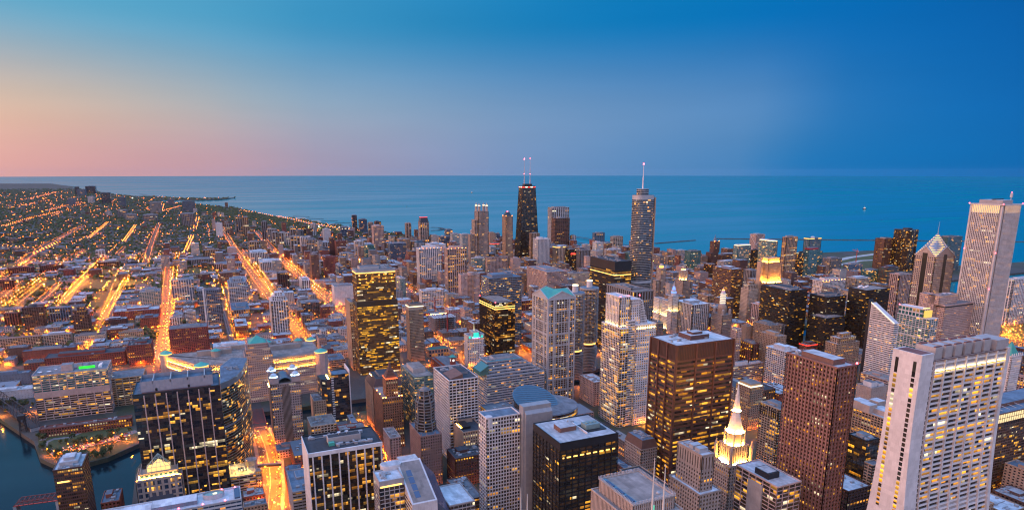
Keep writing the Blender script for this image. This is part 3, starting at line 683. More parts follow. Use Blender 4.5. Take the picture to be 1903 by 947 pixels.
 ('brick_building', 'long brown framed loft running off the left edge', -20, 74, 76, 624, 645, 'grid', 'tan', 'dark', .15, 'blue', ''),
 ('brick_building', 'beige loft with dark penthouse and rows of lit windows', 137, 195, 198, 621, 638, 'punch', 'beige', 'bright', .3, 'dark', ''),
 ('apartment_block', 'dark glass block in a beige frame left of the bright street', 259, 297, 299, 541, 571, 'grid', 'beige', 'teal', .12, 'grey', ''),
 ('brick_building', 'long red brick row house block with a lit ground storey', 210, 296, 298, 574, 590, 'punch', 'red_brick', 'bright', .3, 'white', ''),
 ('brick_building', 'red brick loft with glowing corner at the bright street', 259, 294, 296, 589, 610, 'punch', 'brick', 'bright', .4, 'blue', ''),
 ('brick_building', 'dark brick loft with a pale blue roof', 194, 235, 237, 592, 609, 'punch', 'dark_brick', 'dark', .2, 'white', ''),
 ('brick_building', 'yellow lit brick loft facing the tracks', 198, 237, 239, 610, 630, 'punch', 'brick', 'bright', .5, 'white', ''),
 ('brick_building', 'small brick loft with tan roof facing the tracks', 220, 264, 266, 615, 630, 'punch', 'tan', 'bright', .4, 'tan', ''),
 ('condo_tower', 'blue glass condominium slab in white frame right of the bright street', 317, 359, 361, 519, 557, 'fins', 'silver', 'blue', .2, 'blue', ''),
 ('condo_tower', 'tall grey blue apartment slab split by a white fin', 360, 365, 410, 541, 609, 'grid', 'blue_grey', 'dark', .2, 'grey', 'fin'),
 ('condo_tower', 'whitish apartment block with stepped roof beside the dark railway', 422, 425, 461, 534, 574, 'grid', 'silver', 'dark', .18, 'grey', 'step'),
 ('brick_building', 'large red brick slab with hundreds of small windows behind the river hall', 309, 313, 386, 613, 657, 'punch', 'red_brick', 'dark', .16, 'grey', ''),
 ('office_block', 'white stucco block left of the grey blue slab', 311, 315, 337, 591, 613, 'fins', 'white', 'dark', .08, 'grey', ''),
 ('office_block', 'white banded block next to the grey blue slab', 341, 344, 363, 580, 607, 'bands', 'white', 'dark', .2, 'white', ''),
 ('brick_building', 'pale arcaded low block right of the dark railway', 427, 430, 465, 577, 598, 'fins', 'pink_stone', 'dark', .2, 'blue', ''),
 ('brick_building', 'square brick loft with frosted roof and lit windows near the dark railway', 434, 437, 461, 607, 628, 'punch', 'brick', 'bright', .35, 'white', ''),
 ('brick_building', 'red brick warehouse wing with a pale parapet, longest by the river bend', 82, 232, 236, 653, 676, 'punch', 'red_brick', 'bright', .2, 'dark', ''),
 ('brick_building', 'tall red brick wing ending at the bright street', 236, 281, 284, 639, 676, 'punch', 'red_brick', 'bright', .35, 'dark', ''),
 ('warehouse', 'long low brick factory with flat blue roofs', 40, 140, 143, 645, 664, 'blank', 'brick', 'dark', .2, 'blue', ''),
 ('warehouse', 'brick factory shed at the left of the blue roofed factory', 13, 52, 57, 645, 668, 'blank', 'brown', 'dark', .1, 'blue', ''),
 ('warehouse', 'huge flat blue roofed printing hall by the river', -60, 54, 58, 692, 712, 'blank', 'blue_grey', 'dark', .05, 'blue', ''),
 ('warehouse', 'white roofed wharf shed with lit skylights below the printing hall', -30, 60, 66, 722, 738, 'blank', 'silver', 'dark', .1, 'white', ''),
 ('parking_block', 'wide low hall with a pale roof behind the river hall', 393, 396, 457, 646, 662, 'blank', 'white', 'dark', .02, 'white', ''),
 ('brick_building', 'brick lofts behind the whitish stepped apartment block', 405, None, 446, 508, 531, 'punch', 'brown', 'dark', .15, 'grey', ''),
 ('brick_building', 'dark brick block beside the round green field', 368, None, 391, 511, 524, 'punch', 'dark_brick', 'dark', .08, 'dark', ''),
 ('school', 'long pale school with lit ends beside the green field', 397, None, 450, 491, 505, 'fins', 'pink_stone', 'bright', .2, 'blue', ''),
 ('brick_building', 'long grey brown slab beyond the green field', 352, None, 397, 481, 492, 'fins', 'grey', 'dark', .1, 'grey', ''),
 ('brick_building', 'brown housing block by the dark lawn at far left', 14, 60, 63, 496, 511, 'fins', 'brick', 'dark', .08, 'grey', ''),
 ('brick_building', 'long housing block right of the brown one by the lawn', 73, 115, 118, 492, 506, 'fins', 'brick', 'dark', .1, 'grey', ''),
 ('brick_building', 'red school block beside the bright slanting street', 117, 136, 140, 501, 516, 'punch', 'red_brick', 'dark', .1, 'blue', ''),
 ('brick_building', 'brown apartment row above the glowing playing field', 182, 220, 222, 486, 498, 'fins', 'brown', 'dark', .1, 'grey', ''),
 ('brick_building', 'brown block at the left edge under the lit crossing', -10, 25, 27, 521, 537, 'fins', 'brick', 'dark', .15, 'grey', ''),
 ('apartment_block', 'small white cube block left of the bright street', 177, 193, 195, 465, 477, 'grid', 'white', 'dark', .1, 'white', ''),
 ('apartment_tower', 'white slab tower at the bend of the bright avenue', 400, None, 413, 415, 441, 'blank', 'white', 'dark', .05, 'grey', ''),
 ('apartment_tower', 'slim beige tower behind the white slab tower', 393, None, 400, 408, 428, 'punch', 'pink_stone', 'dark', .05, 'grey', ''),
 ('apartment_tower', 'pinkish windowless twin slab beside the bright avenue', 422, None, 440, 461, 479, 'blank', 'pink_stone', 'dark', .03, 'white', ''),
 ('apartment_block', 'grey tan slab left of the pinkish twin slab', 378, None, 407, 465, 482, 'fins', 'tan', 'dark', .12, 'grey', ''),
 ('apartment_tower', 'beige apartment tower right of the bright avenue, left of the white ribbed block', 462, None, 481, 450, 475, 'fins', 'tan', 'dark', .15, 'grey', ''),
 ('apartment_tower', 'dark tower left of the pair of park towers', 417, None, 428, 416, 436, 'fins', 'grey', 'dark', .1, 'grey', ''),
 ('apartment_tower', 'tall tan tower, left one of the pair before the park', 437, None, 449, 402, 436, 'fins', 'grey', 'dark', .12, 'grey', ''),
 ('apartment_tower', 'tall tan tower, right one of the pair before the park', 450, None, 461, 404, 439, 'fins', 'tan', 'dark', .15, 'grey', ''),
 ('apartment_tower', 'pale tower just left of the slim park end tower', 460, None, 471, 431, 446, 'fins', 'concrete', 'dark', .1, 'grey', ''),
 ('apartment_tower', 'far dark tower on the skyline nearest the open water at left', 138, None, 147, 347, 362, 'curtain', 'blue_grey', 'dark', .03, 'dark', ''),
 ('apartment_tower', 'far dark slab on the skyline, widest of the distant cluster', 158, None, 179, 346, 360, 'curtain', 'blue_grey', 'dark', .03, 'dark', ''),
 ('apartment_tower', 'far grey block before the two dark skyline slabs', 142, None, 160, 352, 364, 'grid', 'blue_grey', 'dark', .05, 'grey', ''),
 ('apartment_tower', 'far white round topped block', 162, None, 175, 365, 378, 'grid', 'white', 'dark', .05, 'white', ''),
 ('apartment_tower', 'far tall dark tower right of the white round topped block', 187, None, 206, 358, 379, 'curtain', 'blue_grey', 'dark', .03, 'dark', ''),
 ('apartment_block', 'far grey block left of the white round topped block', 124, None, 140, 369, 382, 'grid', 'blue_grey', 'dark', .06, 'grey', ''),
 ('apartment_tower', 'far slim grey pair beyond the tree belt', 220, None, 233, 366, 384, 'grid', 'blue_grey', 'dark', .05, 'grey', ''),
 ('apartment_tower', 'far pale apartment block left of the harbour inlet', 277, None, 300, 376, 396, 'grid', 'concrete', 'dark', .06, 'grey', ''),
 ('apartment_tower', 'far dark block on the edge of the harbour inlet', 311, None, 324, 370, 382, 'grid', 'blue_grey', 'dark', .06, 'grey', ''),
 ('apartment_tower', 'far wide dark block right of the harbour inlet', 338, None, 362, 374, 395, 'grid', 'blue_grey', 'dark', .1, 'dark', ''),
 ('apartment_tower', 'far grey blocks in the middle of the tree belt', 217, None, 237, 390, 405, 'grid', 'grey', 'dark', .06, 'grey', ''),
 ('apartment_block', 'far white low block in the tree belt', 196, None, 207, 393, 403, 'grid', 'white', 'dark', .05, 'white', ''),
 ('apartment_block', 'far long pale apartment row in the tree belt', 232, None, 253, 398, 410, 'grid', 'concrete', 'dark', .1, 'grey', ''),
 ('apartment_block', 'far pair of brown blocks below the pale row', 265, None, 293, 399, 411, 'grid', 'grey', 'dark', .12, 'grey', ''),
 ('apartment_tower', 'far brown tower group left of the glowing park drive', 336, None, 361, 397, 421, 'grid', 'grey', 'dark', .1, 'grey', ''),
]
def facade_scale(x, y):
    d = math.hypot(x, y)
    return (4.2, 3.1) if d < 1900 else ((5.0, 3.6) if d < 3000 else (9.0, 6.0))

def extras(b, ex, W, D, z, roof):
    x0, y0, x1, y1 = -W / 2, -D / 2, W / 2, D / 2
    if ex == 'step':
        b.block(x0 + W * .12, y0 + D * .12, x1 - W * .12, y1 - D * .12, z, z + 9, pier=.4, span=.3, roof=roof)
        b.block(x0 + W * .3, y0 + D * .3, x1 - W * .25, y1 - D * .3, z + 9, z + 15, pier=.4, span=.3, roof=roof)
        return
    if ex == 'crown':
        b.p('crown', plain_mat('slate', (.03, .035, .05), .4)).prism([(x0, y0), (x1, y0), (x1, y1), (x0, y1)], z, z + 24, poly1=[(x0 + 5, y0 + 5), (x1 - 5, y0 + 5), (x1 - 5, y1 - 5), (x0 + 5, y1 - 5)])
        m = b.p('light_rim', REDSIGN)
        m.box(x0 + 5, y0 + 4.8, z + 24, x1 - 5, y0 + 6, z + 25.2); m.box(x0 + 4.8, y0 + 5, z + 24.1, x0 + 6, y1 - 5, z + 25.1)
        return
    if ex == 'hip':
        h = 9; q = min(W, D) * .28
        b.p('hip_roof', MATS.get('slate') or plain_mat('slate2', (.16, .19, .22), .5)).prism([(x0 + .8, y0 + .8), (x1 - .8, y0 + .8), (x1 - .8, y1 - .8), (x0 + .8, y1 - .8)], z + .1, z + h, poly1=[(x0 + q, y0 + q), (x1 - q, y0 + q), (x1 - q, y1 - q), (x0 + q, y1 - q)])
        return
    if ex == 'dome':
        m = b.p('dome', COPPER); m.cyl(0, 0, W * .3, W * .3, z, z + 3, 14); m.dome(0, 0, W * .3, z + 3, 5); return
    if ex == 'drum':
        m = b.p('penthouse', plain_mat('slate3', (.07, .08, .10), .4))
        m.cyl(0, 0, min(W, D) * .36, min(W, D) * .36, z, z + 5, 16); m.dome(0, 0, min(W, D) * .36, z + 5, 3); b.units(x0 + 1, y0 + 1, x1 - 1, y1 - 1, z, 4); return
    if ex == 'bow':
        b.p('bow_front', b.wall).cyl(0, y0 + 1, W * .16, W * .16, 0, z + 6, 14)
        for k in range(int(z / 3.2)): b.p('window_glass').cyl(0, y0 + .9, W * .165, W * .165, k * 3.2 + 1, k * 3.2 + 2.4, 14, uv=(3, 1), top=False)
    if ex == 'lamps':
        n = max(2, round(W / 12))
        for i in range(n + 1):
            x = x0 + 1.5 + (W - 3) * i / n
            h = MB(); h.cyl(0, 0, .8, .5, 0, 1.2, 6); o = h.build('roof_lamp', LAMP_HEAD, b.root, (x, y0 + 1.6, z + 1))
            m = MB(); m.quad((-.5, .4, .4), (.5, .4, .4), (.5, 1.4, .5), (-.5, 1.4, .5)); m.build('lens', FLOOD_WARM, o)
        b.pent(x0 + W * .2, y0 + D * .3, x1 - W * .2, y1 - D * .2, z, 7, roof=roof); return
    if ex == 'flood':
        m = b.p('floodlight', FLOOD_WARM)
        m.quad((x0 + 1, y0 - 1.6, 5), (x1 - 1, y0 - 1.6, 5), (x1 - 1, y0 - .9, 4.6), (x0 + 1, y0 - .9, 4.6))
    if ex == 'redrim':
        m = b.p('light_rim', REDSIGN); m.box(x0 - .2, y0 - .35, z - .6, x1 + .2, y0 - .12, z + .5); m.box(x0 - .4, y0 - .2, z - .62, x0 - .15, y1, z + .48)
    if ex == 'litrim':
        m = b.p('light_rim', STRIP_W); m.box(x0 + 2, y0 + 1.5, z + .5, x1 - 2, y0 + 2.2, z + 2.2); m.box(x0 + 1.5, y0 + 2, z + .52, x0 + 2.2, y1 - 2, z + 2.1)
        b.pent(x0 + 3, y0 + 3, x1 - 3, y1 - 3, z, 5, roof=roof); return
    if ex == 'litcrown':
        m = b.p('light_rim', STRIP); m.box(x0 + .4, y0 - .25, z - 2.2, x0 + W * .4, y0 - .05, z - .3); m.box(x0 - .25, y0, z - 2.2, x0 - .05, y1, z - .3); m.box(x1 - W * .3, y0 - .25, z - 2.2, x1 - .4, y0 - .05, z - .3)
        b.p('lantern', METAL).dome(0, 0, min(W, D) * .3, z + .5, 6); return
    if ex == 'redsign':
        m = b.p('sign', REDSIGN); m.box(x0 + W * .25, y0 - .5, z - 17, x1 - W * .1, y0 - .2, z - 13.5); m.box(x0 + W * .35, y0 - .5, z - 12.8, x1 - W * .2, y0 - .2, z - 11.5)
    if ex == 'redband':
        m = b.p('red_band', plain_mat('red_panel', (.42, .03, .04), .5)); m.box(x0 - .15, y0 - .2, z - 5, x1 + .1, y0 - .02, z - .3); m.box(x0 - .2, y0, z - 5.02, x0 - .02, y1, z - .32)
    if ex == 'xbrace':
        m = b.p('cross_brace', plain_mat('white_brace', (.62, .6, .58)))
        for k in range(2):
            za, zb = z * (.1 + .45 * k), z * (.55 + .44 * k)
            m.beam((x0 - .3, y0, za), (x0 - .3, y1, zb), 2.2, d=.5); m.beam((x0 - .36, y1, za), (x0 - .36, y0, zb), 2.2, d=.5)
            m.beam((x0, y0 - .3, za), (x1, y0 - .3, zb), 2.2, d=.5); m.beam((x1, y0 - .36, za), (x0, y0 - .36, zb), 2.2, d=.5)
    if ex == 'tanks':
        for k, (fx, fy) in enumerate([(-.3, .2), (-.18, .3), (-.06, .36), (-.2, .05), (-.05, .12), (.1, .22)]):
            m = MB(); m.cyl(0, 0, 2.3, 2.3, .6, 2.2, 14); m.dome(0, 0, 2.3, 2.2, 1.4); m.cyl(0, 0, .5, .5, -.02, .6, 6)
            m.build('tank', plain_mat('tank_white', (.75, .76, .78), .4), b.root, (fx * W, fy * D, z + .1))
        return
    if ex == 'slots':
        m = b.p('slot', plain_mat('slot_dark', (.015, .015, .02), .3))
        n = 9
        for i in range(n):
            m.box(x0 - .12, y0 + (i + .28) * D / n, z - 13, x0 + .2, y0 + (i + .72) * D / n, z - 2)
    if ex == 'cap':
        b.pent(x0 + W * .15, y0 + D * .2, x0 + W * .5, y1 - D * .25, z, 7, mat=WALL['white'], roof=roof)
        b.pent(x0 + W * .6, y0 + D * .15, x1 - W * .1, y1 - D * .35, z, 4, mat=WALL['white'], roof=roof); return
    if ex == 'fin':
        m = b.p('fin', WALL['white']); m.box(x0 + W * .24, y0 - 1.6, 0, x0 + W * .31, y0 + .3, z + 5); m.box(x0 + W * .35, y0 - .9, 0, x0 + W * .37, y0 + .3, z + 1)
    if ex == 'huts':
        for (fx, fy, s) in [(-.35, .1, 14), (-.1, -.1, 18), (.2, .2, 14), (.25, -.2, 12), (-.25, .35, 16)]:
            b.pent(fx * W - s / 2, fy * D - s / 2, fx * W + s / 2, fy * D + s / 2, z, random.uniform(6, 11), mat=WALL['stone'], roof='dark')
        return
    # plain roof plant
    if W > 12 and D > 12:
        a = random.uniform(.15, .3); c = random.uniform(.2, .35)
        b.pent(x0 + W * a, y0 + D * c, x1 - W * random.uniform(.15, .35), y1 - D * random.uniform(.15, .3), z, random.uniform(2.5, 5), mat=random.choice([UNIT, b.wall]), roof=roof)
        b.units(x0 + 1.5, y0 + 1.5, x1 - 1.5, y1 - 1.5, z, 6)

def generic(row):
    name, label, lx, nx, rx, yt, yb, sty, wall, glass, lit, roof, ex = row
    if nx is None:
        m = (lx + rx) / 2
        a = HEAD + math.atan((m - CX) / (FPX / math.cos(PITCH)))
        ta = abs(math.tan(a)); share = ta / (1 + ta)
        nx = lx + share * (rx - lx) if a > 0 else rx - share * (rx - lx)
    xc, yc, W, D, z = site(lx, nx, rx, yt, yb)
    xl, yl = xc - W / 2, yc - D / 2
    sw = abs(proj(xl, yl, z)[0] - nx) < abs(proj(xl + W, yl, z)[0] - nx)
    X = xl if sw else xl + W
    D = min(max(D, 9), 130); W = min(max(W, 9), 170)
    xc, yc = (X + W / 2 if sw else X - W / 2), yl + D / 2
    b = Bld(name, label, xc, yc, WALL[wall], GLASS[glass], lit, foot=(W, D))
    bay, fl = facade_scale(xc, yc)
    k = dict(STY[sty])
    if sty == 'fins': bay *= 1.2
    if sty == 'punch': bay *= .85
    b.block(-W / 2, -D / 2, W / 2, D / 2, 0, z, bay=bay, fl=fl, roof=roof, **k)
    extras(b, ex, W, D, z, roof)
    b.done()
    return b, xc, yc, W, D, z
GEN = {}
for row in ROWS:
    r = generic(row)
    GEN[row[1]] = r
# ------------------------------------------------------------------ towers with a shape of their own
def hero(name, label, wall, glass, lit, *a, cat='building', foot=True, Dmax=None, Wset=None, **k):
    x, y, W, D, z = site(*a, **k)
    if Dmax and D > Dmax: y, D = y - D / 2 + Dmax / 2, Dmax
    b = Bld(name, label, x, y, WALL[wall] if isinstance(wall, str) else wall, GLASS[glass], lit, cat=cat, foot=(W, D) if foot else None)
    b.s = (W, D, z, -W / 2, -D / 2, W / 2, D / 2)
    return b
def scalepoly(p, s, dx=0, dy=0): return [(x * s + dx, y * s + dy) for x, y in p]
def ringed(b, poly, z0, z1, fh, frac=.4, out=1.02, wpb=3.0, W=None, G=None, lobes=None):
    """curved glass shaft with projecting storey bands"""
    G = G or b.G; W = W or b.W
    nf = max(1, round((z1 - z0) / fh)); h = (z1 - z0) / nf
    G.prism(poly, z0, z1, uv=(wpb, nf), top=True)
    o = lobes or scalepoly(poly, out)
    for k in range(nf + 1):
        za = max(z0, z0 + k * h - h * frac / 2); zb = min(z1 + .2, z0 + k * h + h * frac / 2)
        W.prism(o, za, zb, bottom=True)
def ell(a, b2, n=28, p=2.0, cx=0, cy=0):
    r = []
    for i in range(n):
        t = 2 * math.pi * i / n; c, s = math.cos(t), math.sin(t)
        r.append((cx + a * math.copysign(abs(c) ** (2 / p), c), cy + b2 * math.copysign(abs(s) ** (2 / p), s)))
    return r
def rect(x0, y0, x1, y1): return [(x0, y0), (x1, y0), (x1, y1), (x0, y1)]
def flood_strip(b, x0, x1, y, z, mat, w=.7, side='S', name='floodlight'):
    """a row of upward floodlights on a ledge in front of a wall"""
    m = b.p(name, mat)
    if side == 'S': m.quad((x0, y - w, z), (x1, y - w, z), (x1, y, z - .25), (x0, y, z - .25))
    else: m.quad((x0, y, z - .25), (x0, y - 0, z - .25), (x0, y, z), (x0, y, z))
def flood_w(b, x, y0, y1, z, mat, w=.7, name='floodlight'):
    b.p(name, mat).quad((x - w, y1, z), (x - w, y0, z), (x, y0, z - .25), (x, y1, z - .25))
def mast(b, x, y, z0, z1, r=.7, name='antenna', mat=None, tip=True):
    m = b.p(name, mat or METAL)
    m.cyl(x, y, r, r * .75, z0, z0 + (z1 - z0) * .5, 8); m.cyl(x, y, r * .6, r * .25, z0 + (z1 - z0) * .5, z1, 6)
    if tip: b.beacon(x, y, z1, .8)
def dish(b, x, y, z, r=2.2):
    m = MB(); m.cyl(0, 0, .25, .25, 0, 1.6, 6)
    for k in range(3): m.cyl(0, 0, max(.05, r * k / 3), r * (k + 1) / 3, 1.6 + .35 * (k / 3) ** 2, 1.6 + .7 * ((k + 1) / 3) ** 2, 14, top=False)
    m.build('satellite_dish', plain_mat('dish_white', (.7, .7, .72), .4), b.root, (x, y, z))

# --- the white marble finned skyscraper at the right
b = hero('skyscraper', 'tallest tower at right, white vertical fins and a warmly lit crown', 'white', 'dark', .26, 1800.6, 1865, 1901.5, 382, H=346)
W, D, z, x0, y0, x1, y1 = b.s
kk = dict(bay=2.9, fl=3.5, pier=.42, span=.2, pd=1.0, sd=.3, roof=None)
zc = z - 13
b.block(x0 + 5, y0, x1 - 5, y1, 0, zc, faces='SN', **kk)
b.block(x0, y0 + 5, x1, y1 - 5, 0, zc, faces='EW', **kk)
b.W.box(x0 + 1.6, y0 + 1.6, 0, x1 - 1.6, y1 - 1.6, z - 1)
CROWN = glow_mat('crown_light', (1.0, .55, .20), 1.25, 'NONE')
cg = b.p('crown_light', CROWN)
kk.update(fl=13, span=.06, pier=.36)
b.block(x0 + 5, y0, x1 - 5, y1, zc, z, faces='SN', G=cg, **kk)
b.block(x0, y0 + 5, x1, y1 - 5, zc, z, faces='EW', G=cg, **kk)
b.cap(x0 + .02, y0 + .02, x1 - .02, y1 - .02, z + .3, 1.5, 'white')
b.pent(x0 + 14, y0 + 10, x1 - 12, y1 - 8, z, 8, mat=WALL['concrete'])
for i in range(6): b.p('cooling_fans', DARKMETAL).cyl(x0 + 18 + i * 5, 0, 1.8, 2.2, z + 8, z + 9.6, 10)
mast(b, x1 - 8, y0 + 16, z, z + 20, .9); b.p('radome', METAL).cyl(x1 - 8, y0 + 16, 2.3, 2.0, z + 12, z + 19, 10)
for p in [(x0 + .5, y1 - .5), (x0 + .5, y0 + .5), (x1 - .5, y0 + .5)]: b.beacon(*p, z + 1.6)
for p in [(x0 - .3, y1 - 4, z * .74), (x0 + .5, y0 + .5, z * .73), (x0 - .3, y0 + 1, z * .52)]: b.beacon(*p)
b.done()
# --- chevron roofed tower
b = hero('skyscraper', 'tower with a lit diamond faceted pyramid roof and thin spire', 'stone', 'dark', .3, 1700, 1738.7, 1775, 478, H=235)
W, D, z, x0, y0, x1, y1 = b.s
b.block(x0, y0, x1, y1, 0, z, bay=3.4, fl=3.3, pier=.42, span=.4, pd=.7, sd=.4, roof=None)
zm, za = z + 17, z + 39
C = rect(x0, y0, x1, y1); Mp = [((C[i][0] + C[(i + 1) % 4][0]) / 2, (C[i][1] + C[(i + 1) % 4][1]) / 2) for i in range(4)]
gm = b.p('gable', b.wall); pr = b.p('pyramid_roof', plain_mat('roof_silver_glass', (.30, .33, .38), .35, .4)); st = b.p('roof_lights', STRIP)
for i in range(4):
    gm.quad((*C[i], z), (*C[(i + 1) % 4], z), (*Mp[i], zm))
    a, c, d = (*Mp[i - 1], zm), (*C[i], z), (*Mp[i], zm)
    pr.quad((0, 0, za), a, c, d)
    A, P = Vector((0, 0, za)), Vector(c)
    for k in range(1, 12):                      # lit louvres across each facet
        t = k / 12
        if t < .5: l, r = A.lerp(Vector(a), t * 2), A.lerp(Vector(d), t * 2)
        else: l, r = Vector(a).lerp(P, t * 2 - 1), Vector(d).lerp(P, t * 2 - 1)
        o = (A.lerp(P, .5).normalized()); n = Vector((C[i][0], C[i][1], 30)).normalized() * .4
        l, r = l.lerp(r, .12) + n, r.lerp(l, .12) + n
        st.beam(tuple(l), tuple(r), .95)
for i in range(4):
    e = b.p('roof_ridge', METAL)
    e.beam((0, 0, za), (*Mp[i], zm + .3), 1.2); e.beam((*Mp[i], zm + .3), (*C[i], z + .3), 1.2); e.beam((*Mp[i], zm + .3), (*C[(i + 1) % 4], z + .3), 1.2)
mast(b, 0, 0, za - 1, za + 22, .55, 'spire', METAL, tip=False)
dk = b.p('glass_bay', GLASS['dark'])
dk.box(x0 - .3, -4.5, 0, x0 + .4, 4.5, z + 6, bottom=False); dk.box(-4, y0 - .3, 0, 4, y0 + .4, z + 4, bottom=False)
b.done()
# --- silver spire tower with rounded corners
tx, ty = at(1201, 363, 357 * ZS)
b = Bld('skyscraper', 'silver rounded tower with setbacks and a tall white spire, by the river', tx, ty + 14, WALL['silver'], glass_mat('glass_silver', (.06, .085, .11), .08, .5), .1, foot=(56, 40))
SG = b.glassm
ringed(b, ell(27, 19, 36, 3.2), 0, 62, 3.4, .22, 1.012)
ringed(b, ell(24.5, 18, 36, 3.2, 1.5, 0), 62.2, 128, 3.4, .22, 1.012)
mid = ell(20.5, 16, 36, 3.2, 3, 0)
ringed(b, mid, 132, 292, 3.4, .2, 1.012)
b.W.prism(ell(24, 17.5, 36, 3.2, 1.5, 0), 128, 132.5)
b.W.prism(scalepoly(mid, 1.005), 292, 300); b.rf('grey').prism(ell(19.5, 15, 36, 3.2, 3, 0), 300, 300.3)
ringed(b, ell(11, 10, 24, 3, 1, 0), 300.4, 312, 3.8, .25, 1.02)
mast(b, 1, 0, 312, 358, 1.5, 'spire', plain_mat('spire_white', (.75, .68, .72), .4)); b.beacon(1, 0, 358, 1.8)
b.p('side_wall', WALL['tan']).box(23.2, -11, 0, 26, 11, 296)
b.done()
# --- tapered black tower with cross bracing
hx, hy = at(983, 348, 344 * ZS)
b = Bld('skyscraper', 'black tapered tower with cross braces, lit crown and two antennas', hx, hy + 15, WALL['black'], GLASS['dark'], .07, foot=(81, 51))
zt = 344 * ZS; hb, ht = (40.5, 25.5), (25, 15.5)
def hk(z, o=0):
    t = z / zt; a, c = hb[0] + (ht[0] - hb[0]) * t + o, hb[1] + (ht[1] - hb[1]) * t + o
    return rect(-a, -c, a, c)
nf = 90
off = 0
P0, P1 = hk(0), hk(zt)
for i in range(4):
    j = (i + 1) % 4; nb = (18, 11, 18, 11)[i]
    b.G.quad((*P0[i], 0), (*P0[j], 0), (*P1[j], zt), (*P1[i], zt), uv=[(off, 0), (off + nb, 0), (off + nb, nf), (off, nf)]); off += 40
    for q in range(nb // 2 + 1):
        f = q / (nb // 2)
        o0, o1 = hk(0, .35), hk(zt, .35)
        a = Vector((*o0[i], 0)).lerp(Vector((*o0[j], 0)), f); c = Vector((*o1[i], zt)).lerp(Vector((*o1[j], zt)), f)
        b.W.beam(tuple(a), tuple(c), 1.5 if q in (0, nb // 2) else .8, d=.8)
    br = b.p('cross_brace', plain_mat('brace_black', (.03, .03, .035), .4))
    for s in range(5):
        z0, z1 = zt * s / 5.6, zt * (s + 1) / 5.6
        o0, o1 = hk(z0, .7), hk(z1, .7)
        br.beam((*o0[i], z0), (*o1[j], z1), 1.6, d=.6); br.beam((*o0[j], z0 + .1), (*o1[i], z1 + .1), 1.6, d=.6)
for k in range(46): b.W.prism(hk(zt * k / 46, .2), zt * k / 46, zt * k / 46 + 1.1, top=True)
b.W.prism(hk(zt, .4), zt, zt + 5); b.rf('dark').prism(hk(zt, -.5), zt + 5, zt + 5.1)
lc = b.p('crown_light', glow_mat('crown_white', (1, .82, .62), 3.0, 'NONE')); lr = b.p('crown_light_red', REDSIGN)
for i in range(4):
    o = hk(zt, .75); a, c = Vector((*o[i], zt + .8)), Vector((*o[(i + 1) % 4], zt + .8))
    for q in range(5): (lr if q in (0, 2, 4) else lc).beam(tuple(a.lerp(c, q / 5 + .02)), tuple(a.lerp(c, q / 5 + .18)), .5, d=2.6)
b.pent(-15, -9, 15, 9, zt + 5, 7)
for sx in (-11.5, 11.5):
    m = MB(); m.cyl(0, 0, 2.2, 1.8, 0, 14, 10); m.cyl(0, 0, 1.3, 1.1, 14, 55, 8); m.cyl(0, 0, .7, .3, 55, 88, 6)
    an = m.build('antenna', plain_mat('mast_white', (.55, .45, .47), .5), b.root, (sx, 0, zt + 12))
    bb = MB(); bb.cyl(0, 0, 1.6, 1.2, 34, 36.4, 6); bb.cyl(0, 0, 1.5, .9, 84 if sx < 0 else 88, 90, 6); bb.build('beacon', BEACON, an)
b.done()
# --- round twin corncob towers
for (px, py, lb) in [(1095.5, 532, 'round corncob apartment tower with ring balconies, the front one of the pair'), (1069, 541, 'round corncob apartment tower half hidden behind the pedimented tower')]:
    mx, my = at(px, py, 150)
    b = Bld('round_apartment_tower', lb, mx, my, WALL['concrete'], GLASS['bronze'], .3, group='round corncob towers', foot=(36, 36))
    lob = []
    for i in range(16):
        for q in range(4):
            t = 2 * math.pi * (i + q / 4) / 16; r = 14.2 + 2.6 * math.sin(math.pi * (q / 4)) ** .6
            lob.append((r * math.cos(t), r * math.sin(t)))
    cir = ell(13.2, 13.2, 32)
    ringed(b, cir, 52, 146, 2.5, .34, 1, 2.6, lobes=lob)
    gl = b.p('garage_core', WALL['rust']); gl.prism(ell(11, 11, 24), 0, 47)
    for k in range(16): b.p('garage_ramp', b.wall).prism(ell(15.8, 15.8, 32), k * 2.8, k * 2.8 + 1.1, bottom=True)
    b.p('light_band', STRIP).prism(ell(13.4, 13.4, 32), 48, 50.2)
    b.W.prism(ell(13, 13, 24), 47, 52); b.W.prism(ell(16.4, 16.4, 32), 146, 148.6); b.rf('blue').prism(ell(15.6, 15.6, 32), 148.6, 148.8)
    c = b.p('core', WALL['white']); c.cyl(0, 0, 5, 5, 146, 161, 18)
    b.p('lantern_light', STRIP_W).cyl(0, 0, 5.2, 5.2, 159.6, 161.4, 18)
    b.done()
# --- pedimented tower with a green gable roof
b = hero('office_tower', 'grey gridded tower crowned by four pediments and a bright green roof', 'silver', 'bronze', .3, 989.5, 1018.6, 1070, 558.6, H=190)
W, D, z, x0, y0, x1, y1 = b.s
b.block(x0, y0, x1, y1, 0, z, bay=4.6, fl=3.4, pier=.22, span=.2, pd=.45, sd=.3, wpb=2, roof=None)
for (a, c) in ((0, .05), (.2, .26), (.74, .8), (.95, 1)):   # heavy pale corner strips
    b.W.box(x0 + W * a, y0 - .5, 0, x0 + W * c, y0 + .4, z); b.W.box(x0 - .5, y0 + D * a, 0, x0 + .4, y0 + D * c, z)
for k in range(1, 9):
    b.W.box(x0 - .34, y0 - .34, z * k / 9, x1 + .3, y1 + .3, z * k / 9 + 1.7)
rz = z + 12
b.W.box(x0 - .6, y0 - .6, z, x1 + .6, y1 + .6, z + 1.6)
gb = b.p('pediment', b.wall); rg = b.p('gable_roof', COPPER)
